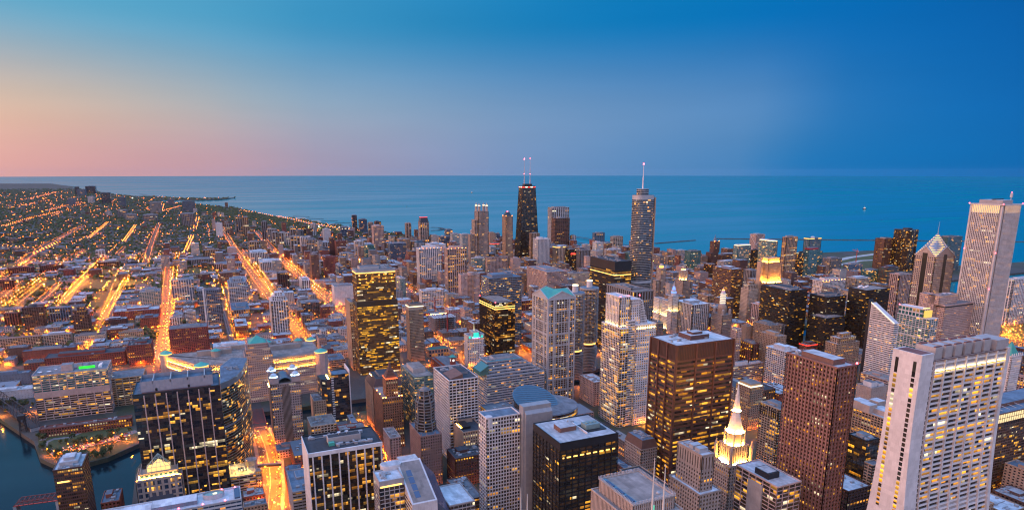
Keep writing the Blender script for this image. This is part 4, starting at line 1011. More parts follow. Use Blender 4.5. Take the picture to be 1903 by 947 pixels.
for (p, q) in (((x0, y0), (x1, y0)), ((x1, y0), (x1, y1)), ((x1, y1), (x0, y1)), ((x0, y1), (x0, y0))):
    mx_, my_ = (p[0] + q[0]) / 2, (p[1] + q[1]) / 2
    gb.quad((*p, z + 1.6), (*q, z + 1.6), (mx_, my_, rz))
    gb.beam((p[0], p[1], z + 1.8), (mx_, my_, rz + .4), 1.3); gb.beam((q[0], q[1], z + 1.8), (mx_, my_, rz + .4), 1.3)
    rg.quad((*p, z + 1.7), (mx_, my_, rz), (0, 0, rz)); rg.quad((mx_, my_, rz), (*q, z + 1.7), (0, 0, rz))
b.done()
# --- rust steel court house tower
b = hero('office_tower', 'rust brown steel tower with long lit storeys and a wide white roof', 'rust', 'bright', .62, 1209, 1258, 1366, 643.5, H=198)
W, D, z, x0, y0, x1, y1 = b.s
zc = z - 17
b.block(x0, y0, x1, y1, 0, zc, fl=5.0, pier=.03, span=.5, pd=.5, sd=.3, wpb=14, nx=3, ny=3, roof=None)
kk = dict(fl=17, pier=.25, span=.1, pd=.35, sd=.5, roof=None, G=b.p('louvres', plain_mat('louvre_rust', (.045, .03, .028), .6)))
b.block(x0, y0, x1, y1, zc, z, bay=2.2, **kk)
for f in (0, 1 / 3, 2 / 3, 1):
    b.W.box(x0 + f * W - .9 - (f - .5), y0 - .8, 0, x0 + f * W + .9 - (f - .5), y0 + .5, z)
    b.W.box(x0 - .8, y0 + f * D - .9 - (f - .5) * 1.2, 0, x0 + .5, y0 + f * D + .9 - (f - .5) * 1.2, z + .01)
b.cap(x0, y0, x1, y1, z, .8, 'white')
b.pent(-W * .12, -D * .18, W * .2, D * .28, z, 5, mat=WALL['rust'], roof='white'); b.pent(-W * .05, -D * .1, W * .12, D * .12, z + 5, 2.5, mat=WALL['black'], roof='white')
b.units(x0 + 4, y0 + 4, x1 - 4, y1 - 4, z, 5)
b.done()
# --- curved white bank tower with sweeping end walls
b = hero('office_tower', 'tall white tower with sweeping curved base, lit roof recesses and slotted end wall', 'white', 'bright', .65, 1661, 1709, 1878, 675, H=259)
W, D, z, x0, y0, x1, y1 = b.s
yc = 0.0
def hd(h, o=0.0): return D / 2 + o + 17 * max(0.0, 1 - h / (z * .86)) ** 2.0
nst = 59; hs = z / nst
def wallslab(mb, xa, xb, o, ztop, n=40):
    for i in range(n):
        h0, h1 = ztop * i / n, ztop * (i + 1) / n
        a, c = hd(h0, o), hd(h1, o)
        for s in (-1, 1):
            q = [(xa, s * a, h0), (xb, s * a, h0), (xb, s * c, h1), (xa, s * c, h1)]
            mb.quad(*(q if s < 0 else q[::-1]))
        for xx, r in ((xa, 1), (xb, 0)):
            q = [(xx, a, h0), (xx, -a, h0), (xx, -c, h1), (xx, c, h1)]
            mb.quad(*(q if r else q[::-1]))
    t = hd(ztop, o); mb.quad((xa, -t, ztop), (xb, -t, ztop), (xb, t, ztop), (xa, t, ztop))
for (xa, xb, oo) in ((x0, x0 + 12.5, 1.2), (x1 - 3, x1, .2)):
    m = MB(); wallslab(m, xa, xb, oo, z + (6 if oo > 1 else .6)); m.build('end_core', WALL['white'], b.root)
fx0, fx1 = x0 + 17, x1 - 3.1
mech = {26, 27}
g0 = 0
for k in range(nst):
    h0, h1 = k * hs, (k + 1) * hs
    for s in (-1, 1):
        a, c = hd(h0, -1.4) * s, hd(h1, -1.4) * s
        q = [(fx0, a, h0), (fx1, a, h0), (fx1, c, h1), (fx0, c, h1)]; u = [(0, k), (42, k), (42, k + 1), (0, k + 1)]
        if s > 0: q, u = q[::-1], u[::-1]
        if k in mech or k >= nst - 2:
            m = MB(); m.quad(*q); m.build('mechanical_panel', WALL['concrete'], b.root)
        else: b.G.quad(*q, uv=u)
        e, f = hd(h0, -.6) * s, hd(h0 + hs * .36, -.6) * s
        q = [(fx0, e, h0), (fx1, e, h0), (fx1, f, h0 + hs * .36), (fx0, f, h0 + hs * .36)]
        b.W.quad(*(q if s < 0 else q[::-1]))
        q = [(fx0, f, h0 + hs * .36), (fx1, f, h0 + hs * .36), (fx1, a, h0 + hs * .36), (fx0, a, h0 + hs * .36)]
        b.W.quad(*(q if s < 0 else q[::-1]))
for i in range(8):
    xx = fx0 + (fx1 - fx0) * i / 7; p = MB()
    wallslab(p, xx - .6 + (.6 if i == 0 else 0), xx + .6 - (.6 if i == 7 else 0), .1, z - .5, 24)
    p.build('pier', WALL['white'], b.root)
# side bay with single windows next to the end wall, and the slot windows of the end wall
for k in range(nst):
    h = k * hs; y = hd(h, -.4)
    b.p('window_glass_side', GLASS['bright']).box(x0 + 13, -y - .02 + .5, h + .6, x0 + 16.5, -y + 1.2, h + hs - .5)
sd_ = b.p('side_bay', WALL['white']); wallslab(sd_, x0 + 12.4, x0 + 17.2, -1.0, z - 1)
for k in range(4, nst):
    h = k * hs
    if k in mech: continue
    for j, f in enumerate((-.33, .36)):
        y = D * f
        big = k >= nst - 3
        m = MB(); m.quad((x0 - .05, y + 1.25, h + .5), (x0 - .05, y - 1.25, h + .5), (x0 - .05, y - 1.25, h + hs - .45 + (1.0 if big else 0)), (x0 - .05, y + 1.25, h + hs - .45 + (1.0 if big else 0)), uv=[(k * 2 + j, 0), (k * 2 + j + 1, 0), (k * 2 + j + 1, 1), (k * 2 + j, 1)])
        o = m.build('window', GLASS['bright'], b.root); o['lit'] = 2.6 if not big else 0.0; o['seed'] = 71.4 + j
zr = z - .5
b.rf('red').quad((x0 + 12.5, -hd(z), zr), (x1 - 3, -hd(z), zr), (x1 - 3, hd(z), zr), (x0 + 12.5, hd(z), zr))
m = MB(); m.quad((x0 + .8, -hd(z) + .4, z + 6.05), (x0 + 11.7, -hd(z) + .4, z + 6.05), (x0 + 11.7, hd(z) - .4, z + 6.05), (x0 + .8, hd(z) - .4, z + 6.05)); m.build('core_roof', ROOF['red'], b.root)
m = MB(); m.box(x1 - 15, -hd(z) + 1.5, zr + .05, x1 - .5, hd(z) - 1, z + 7); m.build('penthouse', WALL['concrete'], b.root)
for i in range(6):
    xx = x0 + 20 + i * (W - 36) / 6
    m = MB(); m.box(0, 0, 0, (W - 36) / 6 - 3, D - 5, 8.5); pb = m.build('penthouse', WALL['concrete'], b.root, (xx, -hd(z) + 3.2, zr + .02))
    m = MB(); w_ = (W - 36) / 6 - 3
    m.box(.5, .6, 8.52, w_ - .5, 2.0, 9.2); m.box(.5, D - 8, 8.52, w_ - .5, D - 6, 9.4)
    m.build('duct', ROOF['red'], pb)
for i in range(7):                                      # glowing recesses under the roof edge
    xa = fx0 + (fx1 - fx0) * i / 7 + 1.3; xb = fx0 + (fx1 - fx0) * (i + 1) / 7 - 1.3; zz = z - 2.1 * hs
    m = MB(); m.quad((xa, -hd(zz) - .15, zz), (xb, -hd(zz) - .15, zz), (xb, -hd(zz) + 1.2, zz - .05), (xa, -hd(zz) + 1.2, zz - .05))
    m.box(xa, -hd(zz) - .2, zz - .35, xb, -hd(zz) + 1.2, zz - .08); m.build('recess_light', glow_mat('recess_warm', (1.0, .66, .22), 8.0, 'FRONT'), b.root)
b.done()
# --- brown granite tower left of it
b = hero('office_tower', 'tall reddish brown granite tower with close vertical piers', wall_mat('wall_granite_red', (.22, .115, .10), .6), 'bronze', .2, 1461.6, 1557, 1594.5, 685, H=234)
W, D, z, x0, y0, x1, y1 = b.s
b.block(x0, y0, x1, y1, 0, z, nx=6, ny=15, fl=3.45, pier=.36, span=.42, pd=1.0, sd=.4, wpb=2, roof='white', parapet=1.2)
b.pent(x0 + 4, y0 + 8, x1 - 5, y1 - 12, z, 4.5, mat=WALL['brown'], roof='white'); b.units(x0 + 3, y1 - 11, x1 - 3, y1 - 2, z, 5); dish(b, x0 + 6, y1 - 7, z); dish(b, x0 + 9, y1 - 4, z)
for p in ((x1 - .6, y0 + .6), (x0 + 6, y0 + 9)): b.beacon(*p, z + 1.4)
b.done()
# --- black glass office slab by the river
b = hero('office_tower', 'black office slab with a tall dark top and one glowing storey, beside the silver spire', 'black', 'bright', .3, 1097, 1143, 1174, 487, H=212)
W, D, z, x0, y0, x1, y1 = b.s
zc = z - 16
b.block(x0, y0, x1, y1, 0, zc, bay=3.2, fl=3.4, pier=.2, span=.3, pd=.4, sd=.25, roof=None)
b.p('mechanical_top', WALL['black']).box(x0 + .1, y0 + .1, zc, x1 - .1, y1 - .1, z)
for i in range(int(D / 3.2)): b.p('mechanical_top').box(x0 - .1, y0 + i * 3.2, zc + 1, x0 + .2, y0 + i * 3.2 + .5, z)
b.p('light_band', STRIP).box(x0 - .12, y0 - .12, zc - 10, x1, y1, zc - 8.6)
b.cap(x0, y0, x1, y1, z, .8, 'dark'); b.units(x0 + 4, y0 + 4, x1 - 4, y1 - 4, z, 12)
b.done()
# --- dark gridded tower with an open well in its roof
b = hero('office_tower', 'dark gridded tower with pale piers and a hollow square well in its roof', 'grey', 'dark', .2, 1126, 1179, 1214.7, 543, H=194)
W, D, z, x0, y0, x1, y1 = b.s
b.block(x0, y0, x1, y1, 0, z - 14, bay=3.6, fl=3.4, pier=.3, span=.3, pd=.5, sd=.35, roof=None)
b.block(x0, y0, x1, y1, z - 14, z, bay=5.4, fl=12, pier=.45, span=.1, pd=.7, sd=.4, roof='tan')
b.p('roof_well', WALL['black']).box(x0 + 9, y0 + 20, z + .1, x1 - 8, y1 - 18, z + .9); b.units(x0 + 10, y0 + 22, x1 - 10, y1 - 22, z + .9, 6)
b.W.box(x0 + 7, y0 + 18, z, x0 + 8.5, y1 - 16, z + 3); b.W.box(x0 + 7, y0 + 18, z + .01, x1 - 6, y0 + 19.5, z + 3.01)
b.done()
# --- stepped white tower
b = hero('office_tower', 'white stepped postmodern tower with gold lit lower windows', 'white', 'bright', .75, 1118, 1155, 1220, 608, H=170)
W, D, z, x0, y0, x1, y1 = b.s
b.block(x0 + W * .42, y0, x1, y1, 0, z, bay=3.6, fl=3.3, pier=.45, span=.45, pd=.4, sd=.3, roof='white')
b.block(x0, y0 + 1, x0 + W * .22, y1, 0, z - 3, bay=4.2, fl=3.3, pier=.18, span=.14, pd=.3, sd=.2, wpb=2, roof='white')
b.block(x0 + W * .22, y0 + 3, x0 + W * .42, y1 - 2, 0, z + 6, bay=3.4, fl=3.3, pier=.04, span=.5, pd=.2, sd=.4, wpb=3, roof='white')
b.block(x0 + W * .05, y0 + 10, x0 + W * .34, y1 - 4, z - 3, z + 38, bay=3.5, fl=3.3, pier=.42, span=.1, pd=.9, sd=.3, roof='white')
b.block(x0 + W * .34, y0 + 8, x0 + W * .62, y1 - 6, z, z + 34, bay=3.4, fl=3.3, pier=.5, span=.4, pd=.5, sd=.3, roof='white')
sl = b.p('sloped_wall', b.wall)
sl.prism(rect(x0 + W * .62, y0 + 8, x0 + W * .84, y1 - 6), z + 1, [z + 1.2, z + 1.2, z + 1.2, z + 1.2], top=False)
xa, xb = x0 + W * .62, x0 + W * .84
sl.quad((xa, y0 + 8, z), (xb, y0 + 8, z), (xa + 3, y0 + 8, z + 33), (xa, y0 + 8, z + 33)); sl.quad((xb, y0 + 8, z), (xb, y1 - 6, z), (xa + 3, y1 - 6, z + 33), (xa + 3, y0 + 8, z + 33))
sl.quad((xb, y1 - 6, z), (xa, y1 - 6, z), (xa, y1 - 6, z + 33), (xa + 3, y1 - 6, z + 33)); sl.quad((xa, y0 + 8, z + 33), (xa + 3, y0 + 8, z + 33), (xa + 3, y1 - 6, z + 33), (xa, y1 - 6, z + 33))
wn_ = b.p('window_glass_slope', GLASS['dark'])
for k in range(9):
    zz = z + 2 + k * 3.4; e = (zz - z) / 33; xr = xb + (xa + 3 - xb) * e
    n = int((xr - xa) / 2.2)
    for i in range(n): wn_.box(xa + .6 + i * 2.2, y0 + 7.9, zz, xa + 1.9 + i * 2.2, y0 + 8.4, zz + 2)
    for i in range(12):
        yy = y0 + 10 + i * (D - 18) / 12; wn_.beam((xr + .05, yy, zz), (xr + .05 - 3.4 * .2, yy, zz + 2), 1.6, d=.3)
for p in ((x0 + W * .08, y0 + 12), (x0 + W * .32, y0 + 12), (x0 + W * .6, y0 + 10)): b.beacon(*p, z + 39)
flood_strip(b, x0 + W * .05, x0 + W * .34, y0 + 9.8, z - 1.5, FLOOD_WHITE); flood_w(b, x0 + W * .05 - .2, y0 + 12, y1 - 6, z - 1.5, FLOOD_WHITE)
flood_strip(b, x0 + W * .42, x1, y0 - .4, z - 5, FLOOD_WARM)
b.done()
# --- glass rotunda building
cx_, cy_ = at(1000, 742, 66)
b = Bld('government_building', 'low glass rotunda hall with a slanted round roof, behind the grey slab tower', cx_, cy_, WALL['blue_grey'], GLASS['bright'], .6, foot=(150, 110))
ringed(b, ell(42, 40, 40, 2, 12, 4), 0, 56, 3.6, .2, 1.01)
b.rf('grey').prism(ell(41.5, 39.5, 40, 2, 12, 4), 56, 56.8)
drum = ell(28, 26, 36, 2, 0, 8)
zz = [60 + 10 * (p[1] / 24) - .10 * p[0] for p in drum]
b.p('drum_glass', GLASS['bright']).prism(drum, 56.8, zz, uv=(3, 4), top=False)
b.p('slanted_roof', plain_mat('slant_roof', (.05, .13, .19), .3)).prism(scalepoly(drum, 1.04), [q + .1 for q in zz], [q + 1 for q in zz])
for i in range(13):
    yy = -20 + i * 3.7; w_ = 28 * math.sqrt(max(0, 1 - (yy / 26) ** 2)) * .98; q = lambda px: 61.3 + 10 * ((yy + 8) / 24) - .10 * px
    b.p('roof_rib', WALL['blue_grey']).beam((-w_, yy + 8, q(-w_)), (w_, yy + 8, q(w_)), .35)
b.block(-62, -36, -26, 40, 0, 54, bay=4, fl=3.5, pier=.12, span=.2, pd=.3, sd=.2, wpb=2, roof='grey')
b.units(-58, -30, -26, 30, 54, 10)
b.done()
# --- terraced office block left of the pedimented tower
b = hero('office_block', 'grey stepped terrace office block with long white storeys and turquoise trim', 'silver', 'blue', .25, 888, 905, 1012, 704, yb=775)
W, D, z, x0, y0, x1, y1 = b.s
for k in range(6):
    b.block(x0 + k * 1.5, y0 + k * 4.0, x1 - k * 5.5, y1 + 14, 0 if k == 0 else z + (k - 1) * 3.6, z + k * 3.6, bay=4, fl=3.6, pier=.03, span=.5, pd=.2, sd=.5, wpb=2, roof='grey')
tz = z + 5 * 3.6
b.p('trim', plain_mat('turquoise_trim', (.05, .32, .42), .4)).box(x0 + 9, y0 + 20.2, tz + .9, x1 - 28, y0 + 21.4, tz + 1.9)
b.pent(x0 + 22, y0 + 28, x1 - 40, y1 + 8, tz, 4); b.units(x0 + 12, y0 + 24, x1 - 34, y1 + 8, tz, 14)
gs = b.p('atrium_glass', GLASS['teal']); gs.prism(rect(x0 - 8, y0 + 6, x0 + 5, y0 + 34), z + 4, [z + 10, z + 18, z + 18, z + 10])
b.done()
# --- dark glass facade office by the river, with metal roof screen
b = hero('office_tower', 'broad black glass office with pale vertical fins and a long metal roof screen', 'black', 'gold', .34, 246, 408, 410, 716, yb=925)
b.glassm = glass_mat('glass_night', (.012, .02, .04), .08, .2, gain=1.1, warm=(1, .36, .018), pale=(1, .52, .07))
W, D, z, x0, y0, x1, y1 = b.s
b.block(x0, y0, x1, y1, 0, z, nx=32, ny=18, fl=3.5, pier=.06, span=.16, pd=.2, sd=.12, wpb=1, roof='blue')
fn = b.p('fin', WALL['pink_stone'])
for i in range(1, 8): fn.box(x0 + W * i / 8 - .5, y0 - 1.2, 0, x0 + W * i / 8 + .5, y0 + .4, z - 1)
b.p('roof_screen', plain_mat('screen_metal', (.34, .34, .38), .5, .2)).box(x0 + 7, y0 + 8, z, x1 - 6, y1 - 12, z + 11, top=False)
for i in range(12): b.p('roof_screen').box(x0 + 7 + i * 5.6, y0 + 7.8, z, x0 + 7.2 + i * 5.6, y0 + 8.1, z + 11.1)
b.rf('blue').quad((x0 + 7, y0 + 8, z + 7), (x1 - 6, y0 + 8, z + 7), (x1 - 6, y1 - 12, z + 7), (x0 + 7, y1 - 12, z + 7))
for i in range(4): b.p('roof_beam', METAL).box(x0 + 18 + i * 16, y0 + 8, z + 8, x0 + 18.8 + i * 16, y1 - 12, z + 10.9)
b.p('roof_walk', ROOF['red']).quad((x0 + 8, y0 + 2, z + .12), (x1 - 8, y0 + 2, z + .12), (x1 - 8, y0 + 7, z + .12), (x0 + 8, y0 + 7, z + .12))
b.p('door', WALL['black']).box(x0 + 20, y0 + 7.6, z, x0 + 22, y0 + 8.2, z + 3); b.p('door').box(x0 + 50, y0 + 7.6, z, x0 + 52, y0 + 8.2, z + 3)
b.done()
# --- curved dark green glass tower
zc = 112.0
pl = [at(409, 712, zc), at(425, 706, zc), at(440, 697, zc), at(451, 685, zc), at(457, 672, zc), at(459, 664, zc), at(430, 664, zc), at(409, 680, zc)]
ox, oy = sum(p[0] for p in pl) / 8, sum(p[1] for p in pl) / 8
pl = [(p[0] - ox, p[1] - oy) for p in pl]
b = Bld('office_tower', 'curved black green glass tower wrapped in thin storey lines, at the river bend', ox, oy, WALL['green_stone'], glass_mat('glass_curve', (.01, .03, .03), .07, .2), .34, foot=(60, 60))
ringed(b, pl, 0, zc - 7, 3.3, .16, 1.006, 1.6)
b.p('parapet', plain_mat('parapet_grey', (.22, .25, .27), .4, .3)).prism(scalepoly(pl, 1.004), zc - 7, zc); b.rf('blue').prism(scalepoly(pl, .97), zc, zc + .1)
b.p('belt', plain_mat('parapet_grey', (.2, .2, .2))).prism(scalepoly(pl, 1.012), 58, 60.5)
b.units(-12, -8, 6, 14, zc, 7)
b.done()
# --- concrete hotel and office slab with rooftop sign
b = hero('hotel_block', 'long pinkish concrete block with a blank belt and a green lit roof bar', 'pink_stone', 'bright', .42, 58, 199, 207, 685, yb=765)
W, D, z, x0, y0, x1, y1 = b.s
kk = dict(pd=.6, sd=.4, span=.34)
b.block(x0, y0, x1, y1, 0, z * .12, bay=9, fl=4, pier=.1, wpb=3, roof=None, **kk)
b.block(x0, y0, x1, y1, z * .12, z * .5, nx=9, ny=5, fl=3.3, pier=.09, wpb=5, roof=None, **kk)
b.p('blank_belt', b.wall).box(x0, y0, z * .5, x1, y1, z * .63)
dd = b.p('window_glass_hotel', GLASS['teal'])
b.block(x0, y0, x1, y1, z * .63, z, nx=9, ny=5, fl=2.9, pier=.09, wpb=5, pd=.6, sd=.4, span=.3, roof='grey', G=dd)
b.pent(x0 + 34, y0 + 12, x0 + 48, y0 + 26, z, 9); b.pent(x0 + 52, y0 + 20, x0 + 58, y0 + 30, z, 6)
dish(b, x0 + 8, y0 + 12, z, 3); dish(b, x0 + 19, y0 + 12, z, 3); dish(b, x0 + 26, y0 + 20, z, 2)
b.p('green_light_bar', GREENSIGN).box(x0 + 56, y0 + 10, z + 1.5, x0 + 76, y0 + 11, z + 5)
b.p('skylight', plain_mat('skylight_white', (.75, .77, .8), .3)).prism(rect(x0 + 79, y0 + 14, x0 + 84, y0 + 30), z, [z + 2, z + 4, z + 4, z + 2])
b.units(x0 + 60, y0 + 18, x1 - 14, y1 - 6, z, 6)
b.done()
b = hero('office_block', 'tan wing of the concrete hotel with dark window slots and a flat grey roof', 'tan', 'bright', .3, 200, 266, 268, 698, yb=748)
W, D, z, x0, y0, x1, y1 = b.s
b.block(x0, y0, x1, y1 + 24, 0, z, nx=5, ny=5, fl=3.3, pier=.14, span=.42, pd=.6, sd=.4, wpb=4, roof='grey'); dish(b, x0 + 6, y0 + 8, z, 2.4)
b.done()
# --- lit glass pyramid on a stone office
b = hero('office_block', 'pale stone office topped by a glowing glass pyramid, beside the river', 'stone', 'blue', .2, 252, 338, 341, 883, yb=955, D=36)
W, D, z, x0, y0, x1, y1 = b.s
b.block(x0, y0, x1, y1, 0, z, nx=7, ny=6, fl=6, pier=.4, span=.3, pd=.6, sd=.4, wpb=2, roof='tan')
b.block(x0 + 3.5, y0 + 4, x1 - 3.5, y1 - 3, z, z + 5.5, nx=8, ny=6, fl=5.5, pier=.4, span=.3, pd=.5, sd=.3, roof='tan')
flood_strip(b, x0 + 2, x1 - 2, y0 + 3.6, z + 1.4, FLOOD_WARM, 1.0); flood_w(b, x0 + 3.2, y0 + 4, y1 - 4, z + 1.4, FLOOD_WARM, 1.0)
px0, py0, px1, py1 = x0 + 10, y0 + 9, x1 - 10, y1 - 8
pg = b.p('glass_pyramid', plain_mat('pyramid_glass', (.35, .45, .42), .15)); pl_ = b.p('pyramid_glow', glow_mat('pyramid_lamp', (1.0, .62, .2), 1.3, 'NONE'))
pl_.box(px0 + .4, py0 + .4, z + 5.6, px1 - .4, py1 - .4, z + 9.5)
zp = z + 21
for i in range(4):
    r_ = rect(px0, py0, px1, py1); p, q = r_[i], r_[(i + 1) % 4]
    for t in range(5):
        f = t / 5; a = (p[0] + (q[0] - p[0]) * f, p[1] + (q[1] - p[1]) * f)
        pg.beam((*a, z + 5.5), (*a, z + 10), .3); pg.beam((*a, z + 10), (0, .5, zp), .3)
    for t in (0, .33, .66):
        s_ = lambda c: (c[0] * (1 - t), .5 * t + c[1] * (1 - t), z + 10 + (zp - z - 10) * t)
        pg.beam(s_(p), s_(q), .3)
    pl_.quad((*(c * .55 for c in p), z + 10), (*(c * .55 for c in q), z + 10), (0, .4, zp - 6))
b.p('portal_glass', GLASS['blue']).box(-11, y0 - .3, 2, 11, y0 + .3, z * .6, bottom=False)
for sx in (x0 + 1, x1 - 1): b.p('ledge_lamp', LAMP_HEAD).cyl(sx, y0 + 1, .6, .4, z + 1, z + 2, 6)
b.done()
# --- dark tower with bronze side at lower left
b = hero('office_tower', 'dark narrow tower with a copper glowing side, standing in front of the river', 'rust', 'bronze', .25, 97.6, 153, 172, 867, H=105, Dmax=34)
W, D, z, x0, y0, x1, y1 = b.s
b.block(x0, y0, x1, y1, 0, z, bay=1.6, fl=3.3, pier=.2, span=.4, pd=.25, sd=.4, roof='white')
b.p('light_band', STRIP).box(x0 + 2, y0 - .2, z - 12, x0 + W * .5, y0 - .02, z - 10.6)
b.pent(x0 + 4, y0 + 8, x1 - 4, y1 - 6, z, 4, mat=WALL['silver'], roof='white'); b.pent(x0 + 7, y0 + 12, x1 - 7, y1 - 10, z + 4, 2.5, mat=WALL['silver'], roof='white')
b.units(x0 + 2, y0 + 2, x1 - 2, y0 + 8, z, 4)
b.done()
# --- foreground roof with the oval drum
x_, y_ = at(449, 927, 92.0)
b = Bld('office_block', 'pale metal roofed block in the left foreground with an oval glass drum and red lamps', x_ - 50, y_ + 12, WALL['silver'], GLASS['blue'], .15, foot=(100, 24))
b.block(-50, -12, 50, 12, 0, 92, bay=4, fl=3.2, pier=.04, span=.5, pd=.2, sd=.4, wpb=2, roof='white')
zr = 92
b.p('drum', b.wall).prism(ell(8, 4.6, 24, 2, 30, 1), zr, zr + 4, top=False); b.p('drum_glass', plain_mat('drum_glass', (.22, .36, .33), .2)).prism(ell(7.4, 4.1, 24, 2, 30, 1), zr, zr + 3)
b.p('drum_lamp', STRIP_W).prism(ell(1.6, .8, 8, 2, 31, 1), zr + 3.05, zr + 3.5)
b.pent(-14, -6, 18, 7, zr, 3, mat=WALL['blue_grey'], roof='blue'); b.p('hatch', GLASS['blue']).box(45, -9, zr, 49, 9, zr + 1.4)
for p in ((22, -10.5), (38, -10.5), (46, 10.5), (36, 10.5), (5, -10.5), (-8, -11)): b.beacon(*p, zr + 1, .7)
b.done()
# --- sodium lit parking deck
b = hero('parking_garage', 'open parking deck with a yellow lit roof and a round ramp tower', 'beige', 'bright', .9, 426, 428, 486, 888, yb=914, D=36)
W, D, z, x0, y0, x1, y1 = b.s
b.block(x0, y0, x1 - 6, y1, 0, z, bay=10, fl=3.2, pier=.06, span=.45, pd=.5, sd=.3, wpb=4, roof='tan', parapet=1.0)
b.block(x1 - 6, y0 - 1, x1, y0 + 6, 0, z + 3, bay=2, fl=3.2, pier=.3, span=.3, roof='tan')
b.p('ramp_tower', WALL['beige']).cyl(x1 - 9, y1 - 5, 6.5, 6.5, 0, z + 6, 20); b.rf('dark').cyl(x1 - 9, y1 - 5, 5.5, 5.5, z + 6, z + 6.2, 16)
PARK = (b.x, b.y, W, D, z)
b.done()
# --- gold lit glass tower
b = hero('office_tower', 'tall gold glass tower with hundreds of lit windows and a dark belt', 'brown', 'gold', .62, 654, 661.5, 734, 503, yb=697)
W, D, z, x0, y0, x1, y1 = b.s
zb_ = z * .66
kk = dict(bay=1.9, fl=3.3, pier=.12, span=.26, pd=.2, sd=.12, roof=None)
b.block(x0 - 2, y0 - 2, x1 + 2, y1 + 2, 0, zb_, **kk)
b.p('dark_belt', GLASS['dark']).box(x0 - 1.9, y0 - 1.9, zb_, x1 + 1.9, y1 + 1.9, zb_ + 9)
b.block(x0, y0, x1, y1, zb_ + 9, z - 4, **kk)
lm = b.p('crown_lamps', FLOOD_WARM)
for i in range(6):
    xx = x0 + W * (i + .5) / 6
    for q in range(3): lm.quad((xx - 1, y0 - .8, z - 9 - q * 6), (xx + 1, y0 - .8, z - 9 - q * 6), (xx + 1, y0 - .1, z - 9.1 - q * 6), (xx - 1, y0 - .1, z - 9.1 - q * 6))
b.p('light_band', STRIP).box(x0 - .3, y0 - .3, z - 5.4, x1 + .3, y0 + .2, z - 4); b.p('light_band').box(x0 - .3, y0 + .21, z - 5.4, x0 + .2, y1, z - 4)
b.p('parapet', WALL['concrete']).box(x0, y0, z - 4, x1, y1, z); b.rf('grey').quad((x0 + .5, y0 + .5, z + .05), (x1 - .5, y0 + .5, z + .05), (x1 - .5, y1 - .5, z + .05), (x0 + .5, y1 - .5, z + .05))
b.pent(x0 + 8, y0 + 8, x1 - 26, y1 - 6, z, 5, mat=METAL); b.units(x1 - 24, y0 + 6, x1 - 3, y1 - 4, z, 10)
b.done()
b = hero('apartment_tower', 'tan balcony slab clinging to the left of the gold lit tower', 'tan', 'bright', .35, 641, 650, 660, 562, yb=688)
W, D, z, x0, y0, x1, y1 = b.s
b.block(x0, y0, x1, y1, 0, z, bay=3.2, fl=3.1, pier=.35, span=.4, roof='grey'); b.done()
b = hero('apartment_tower', 'slim tan tower with a lit crown, alone right of the gold lit tower', 'tan', 'dark', .1, 753.6, 760, 786.5, 567.5, yb=672)
W, D, z, x0, y0, x1, y1 = b.s
b.block(x0, y0, x1, y1, 0, z - 9, bay=2.3, fl=3.0, pier=.4, span=.42, pd=.25, sd=.2, roof=None)
b.p('crown', WALL['beige']).box(x0, y0, z - 9, x1, y1, z); b.p('light_band', STRIP_W).box(x0 - .2, y0 - .2, z - 3.5, x1 + .2, y1 + .2, z - 2)
b.cap(x0, y0, x1, y1, z + .3, 1, 'dark'); b.pent(x0 + 4, y0 + 4, x1 - 4, y1 - 4, z, 2); b.done()
# --- black and gold office tower
b = hero('office_tower', 'black glass tower with two glowing top storeys and a pale framed roof', 'black', 'gold', .4, 890.5, 920, 957, 563.7, yb=672)
W, D, z, x0, y0, x1, y1 = b.s
b.glassm = GLASS['bronze']
b.block(x0, y0, x1, y1, 0, z, bay=2.6, fl=3.2, pier=.16, span=.2, pd=.5, sd=.15, roof='tan')
b.p('light_band', STRIP).box(x0 - .1, y0 - .1, z - 8, x1 + .1, y1, z - 6.6); b.p('light_band').box(x0 - .12, y0 - .12, z - 12, x1 + .12, y1, z - 10.6)
b.rf('white').box(x0 + 8, y0 + 12, z + .1, x1 - 8, y1 - 20, z + 1.2); b.beacon(x0 + 1, y0 + 1, z + 1); b.beacon(x0 + 1, y1 - 1, z + 1)
b.done()
b = hero('office_tower', 'wide dark glass office with blue roof box and lit upper storeys', 'blue_grey', 'bright', .38, 893.5, 909, 969.6, 518, yb=650)
W, D, z, x0, y0, x1, y1 = b.s
b.block(x0, y0, x1, y1, 0, z, bay=4.2, fl=3.5, pier=.1, span=.42, pd=.25, sd=.35, wpb=3, roof='blue')
b.pent(x0 + 10, y0 + 8, x1 - 16, y1 - 8, z, 6, mat=WALL['blue_grey'], roof='blue'); b.pent(x1 - 26, y0 + 14, x1 - 20, y1 - 14, z + 6, 3); b.done()
# --- tower with teal lit crown
b = hero('office_tower', 'old white stone tower with teal and violet floodlit crown and thin mast', 'stone', 'bright', .3, 862, 869, 900, 624, yb=682)
W, D, z, x0, y0, x1, y1 = b.s
b.wall = WALL['white']
b.block(x0, y0, x1, y1, 0, z, bay=3.2, fl=3.2, pier=.5, span=.42, pd=.4, sd=.3, roof='grey')
b.block(x0 + W * .3, y0 - .5, x1 - W * .3, y1 - 3, z - 1, z + 6, bay=2, fl=7, pier=.4, span=.2, roof='grey')
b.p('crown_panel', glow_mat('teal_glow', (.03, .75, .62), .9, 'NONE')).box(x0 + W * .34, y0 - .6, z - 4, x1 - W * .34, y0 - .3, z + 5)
b.p('crown_panel').box(x0 + W * .08, y0 - .15, z - 5, x0 + W * .2, y0 + .1, z - 1); b.p('crown_panel').box(x1 - W * .2, y0 - .15, z - 5, x1 - W * .08, y0 + .1, z - 1)
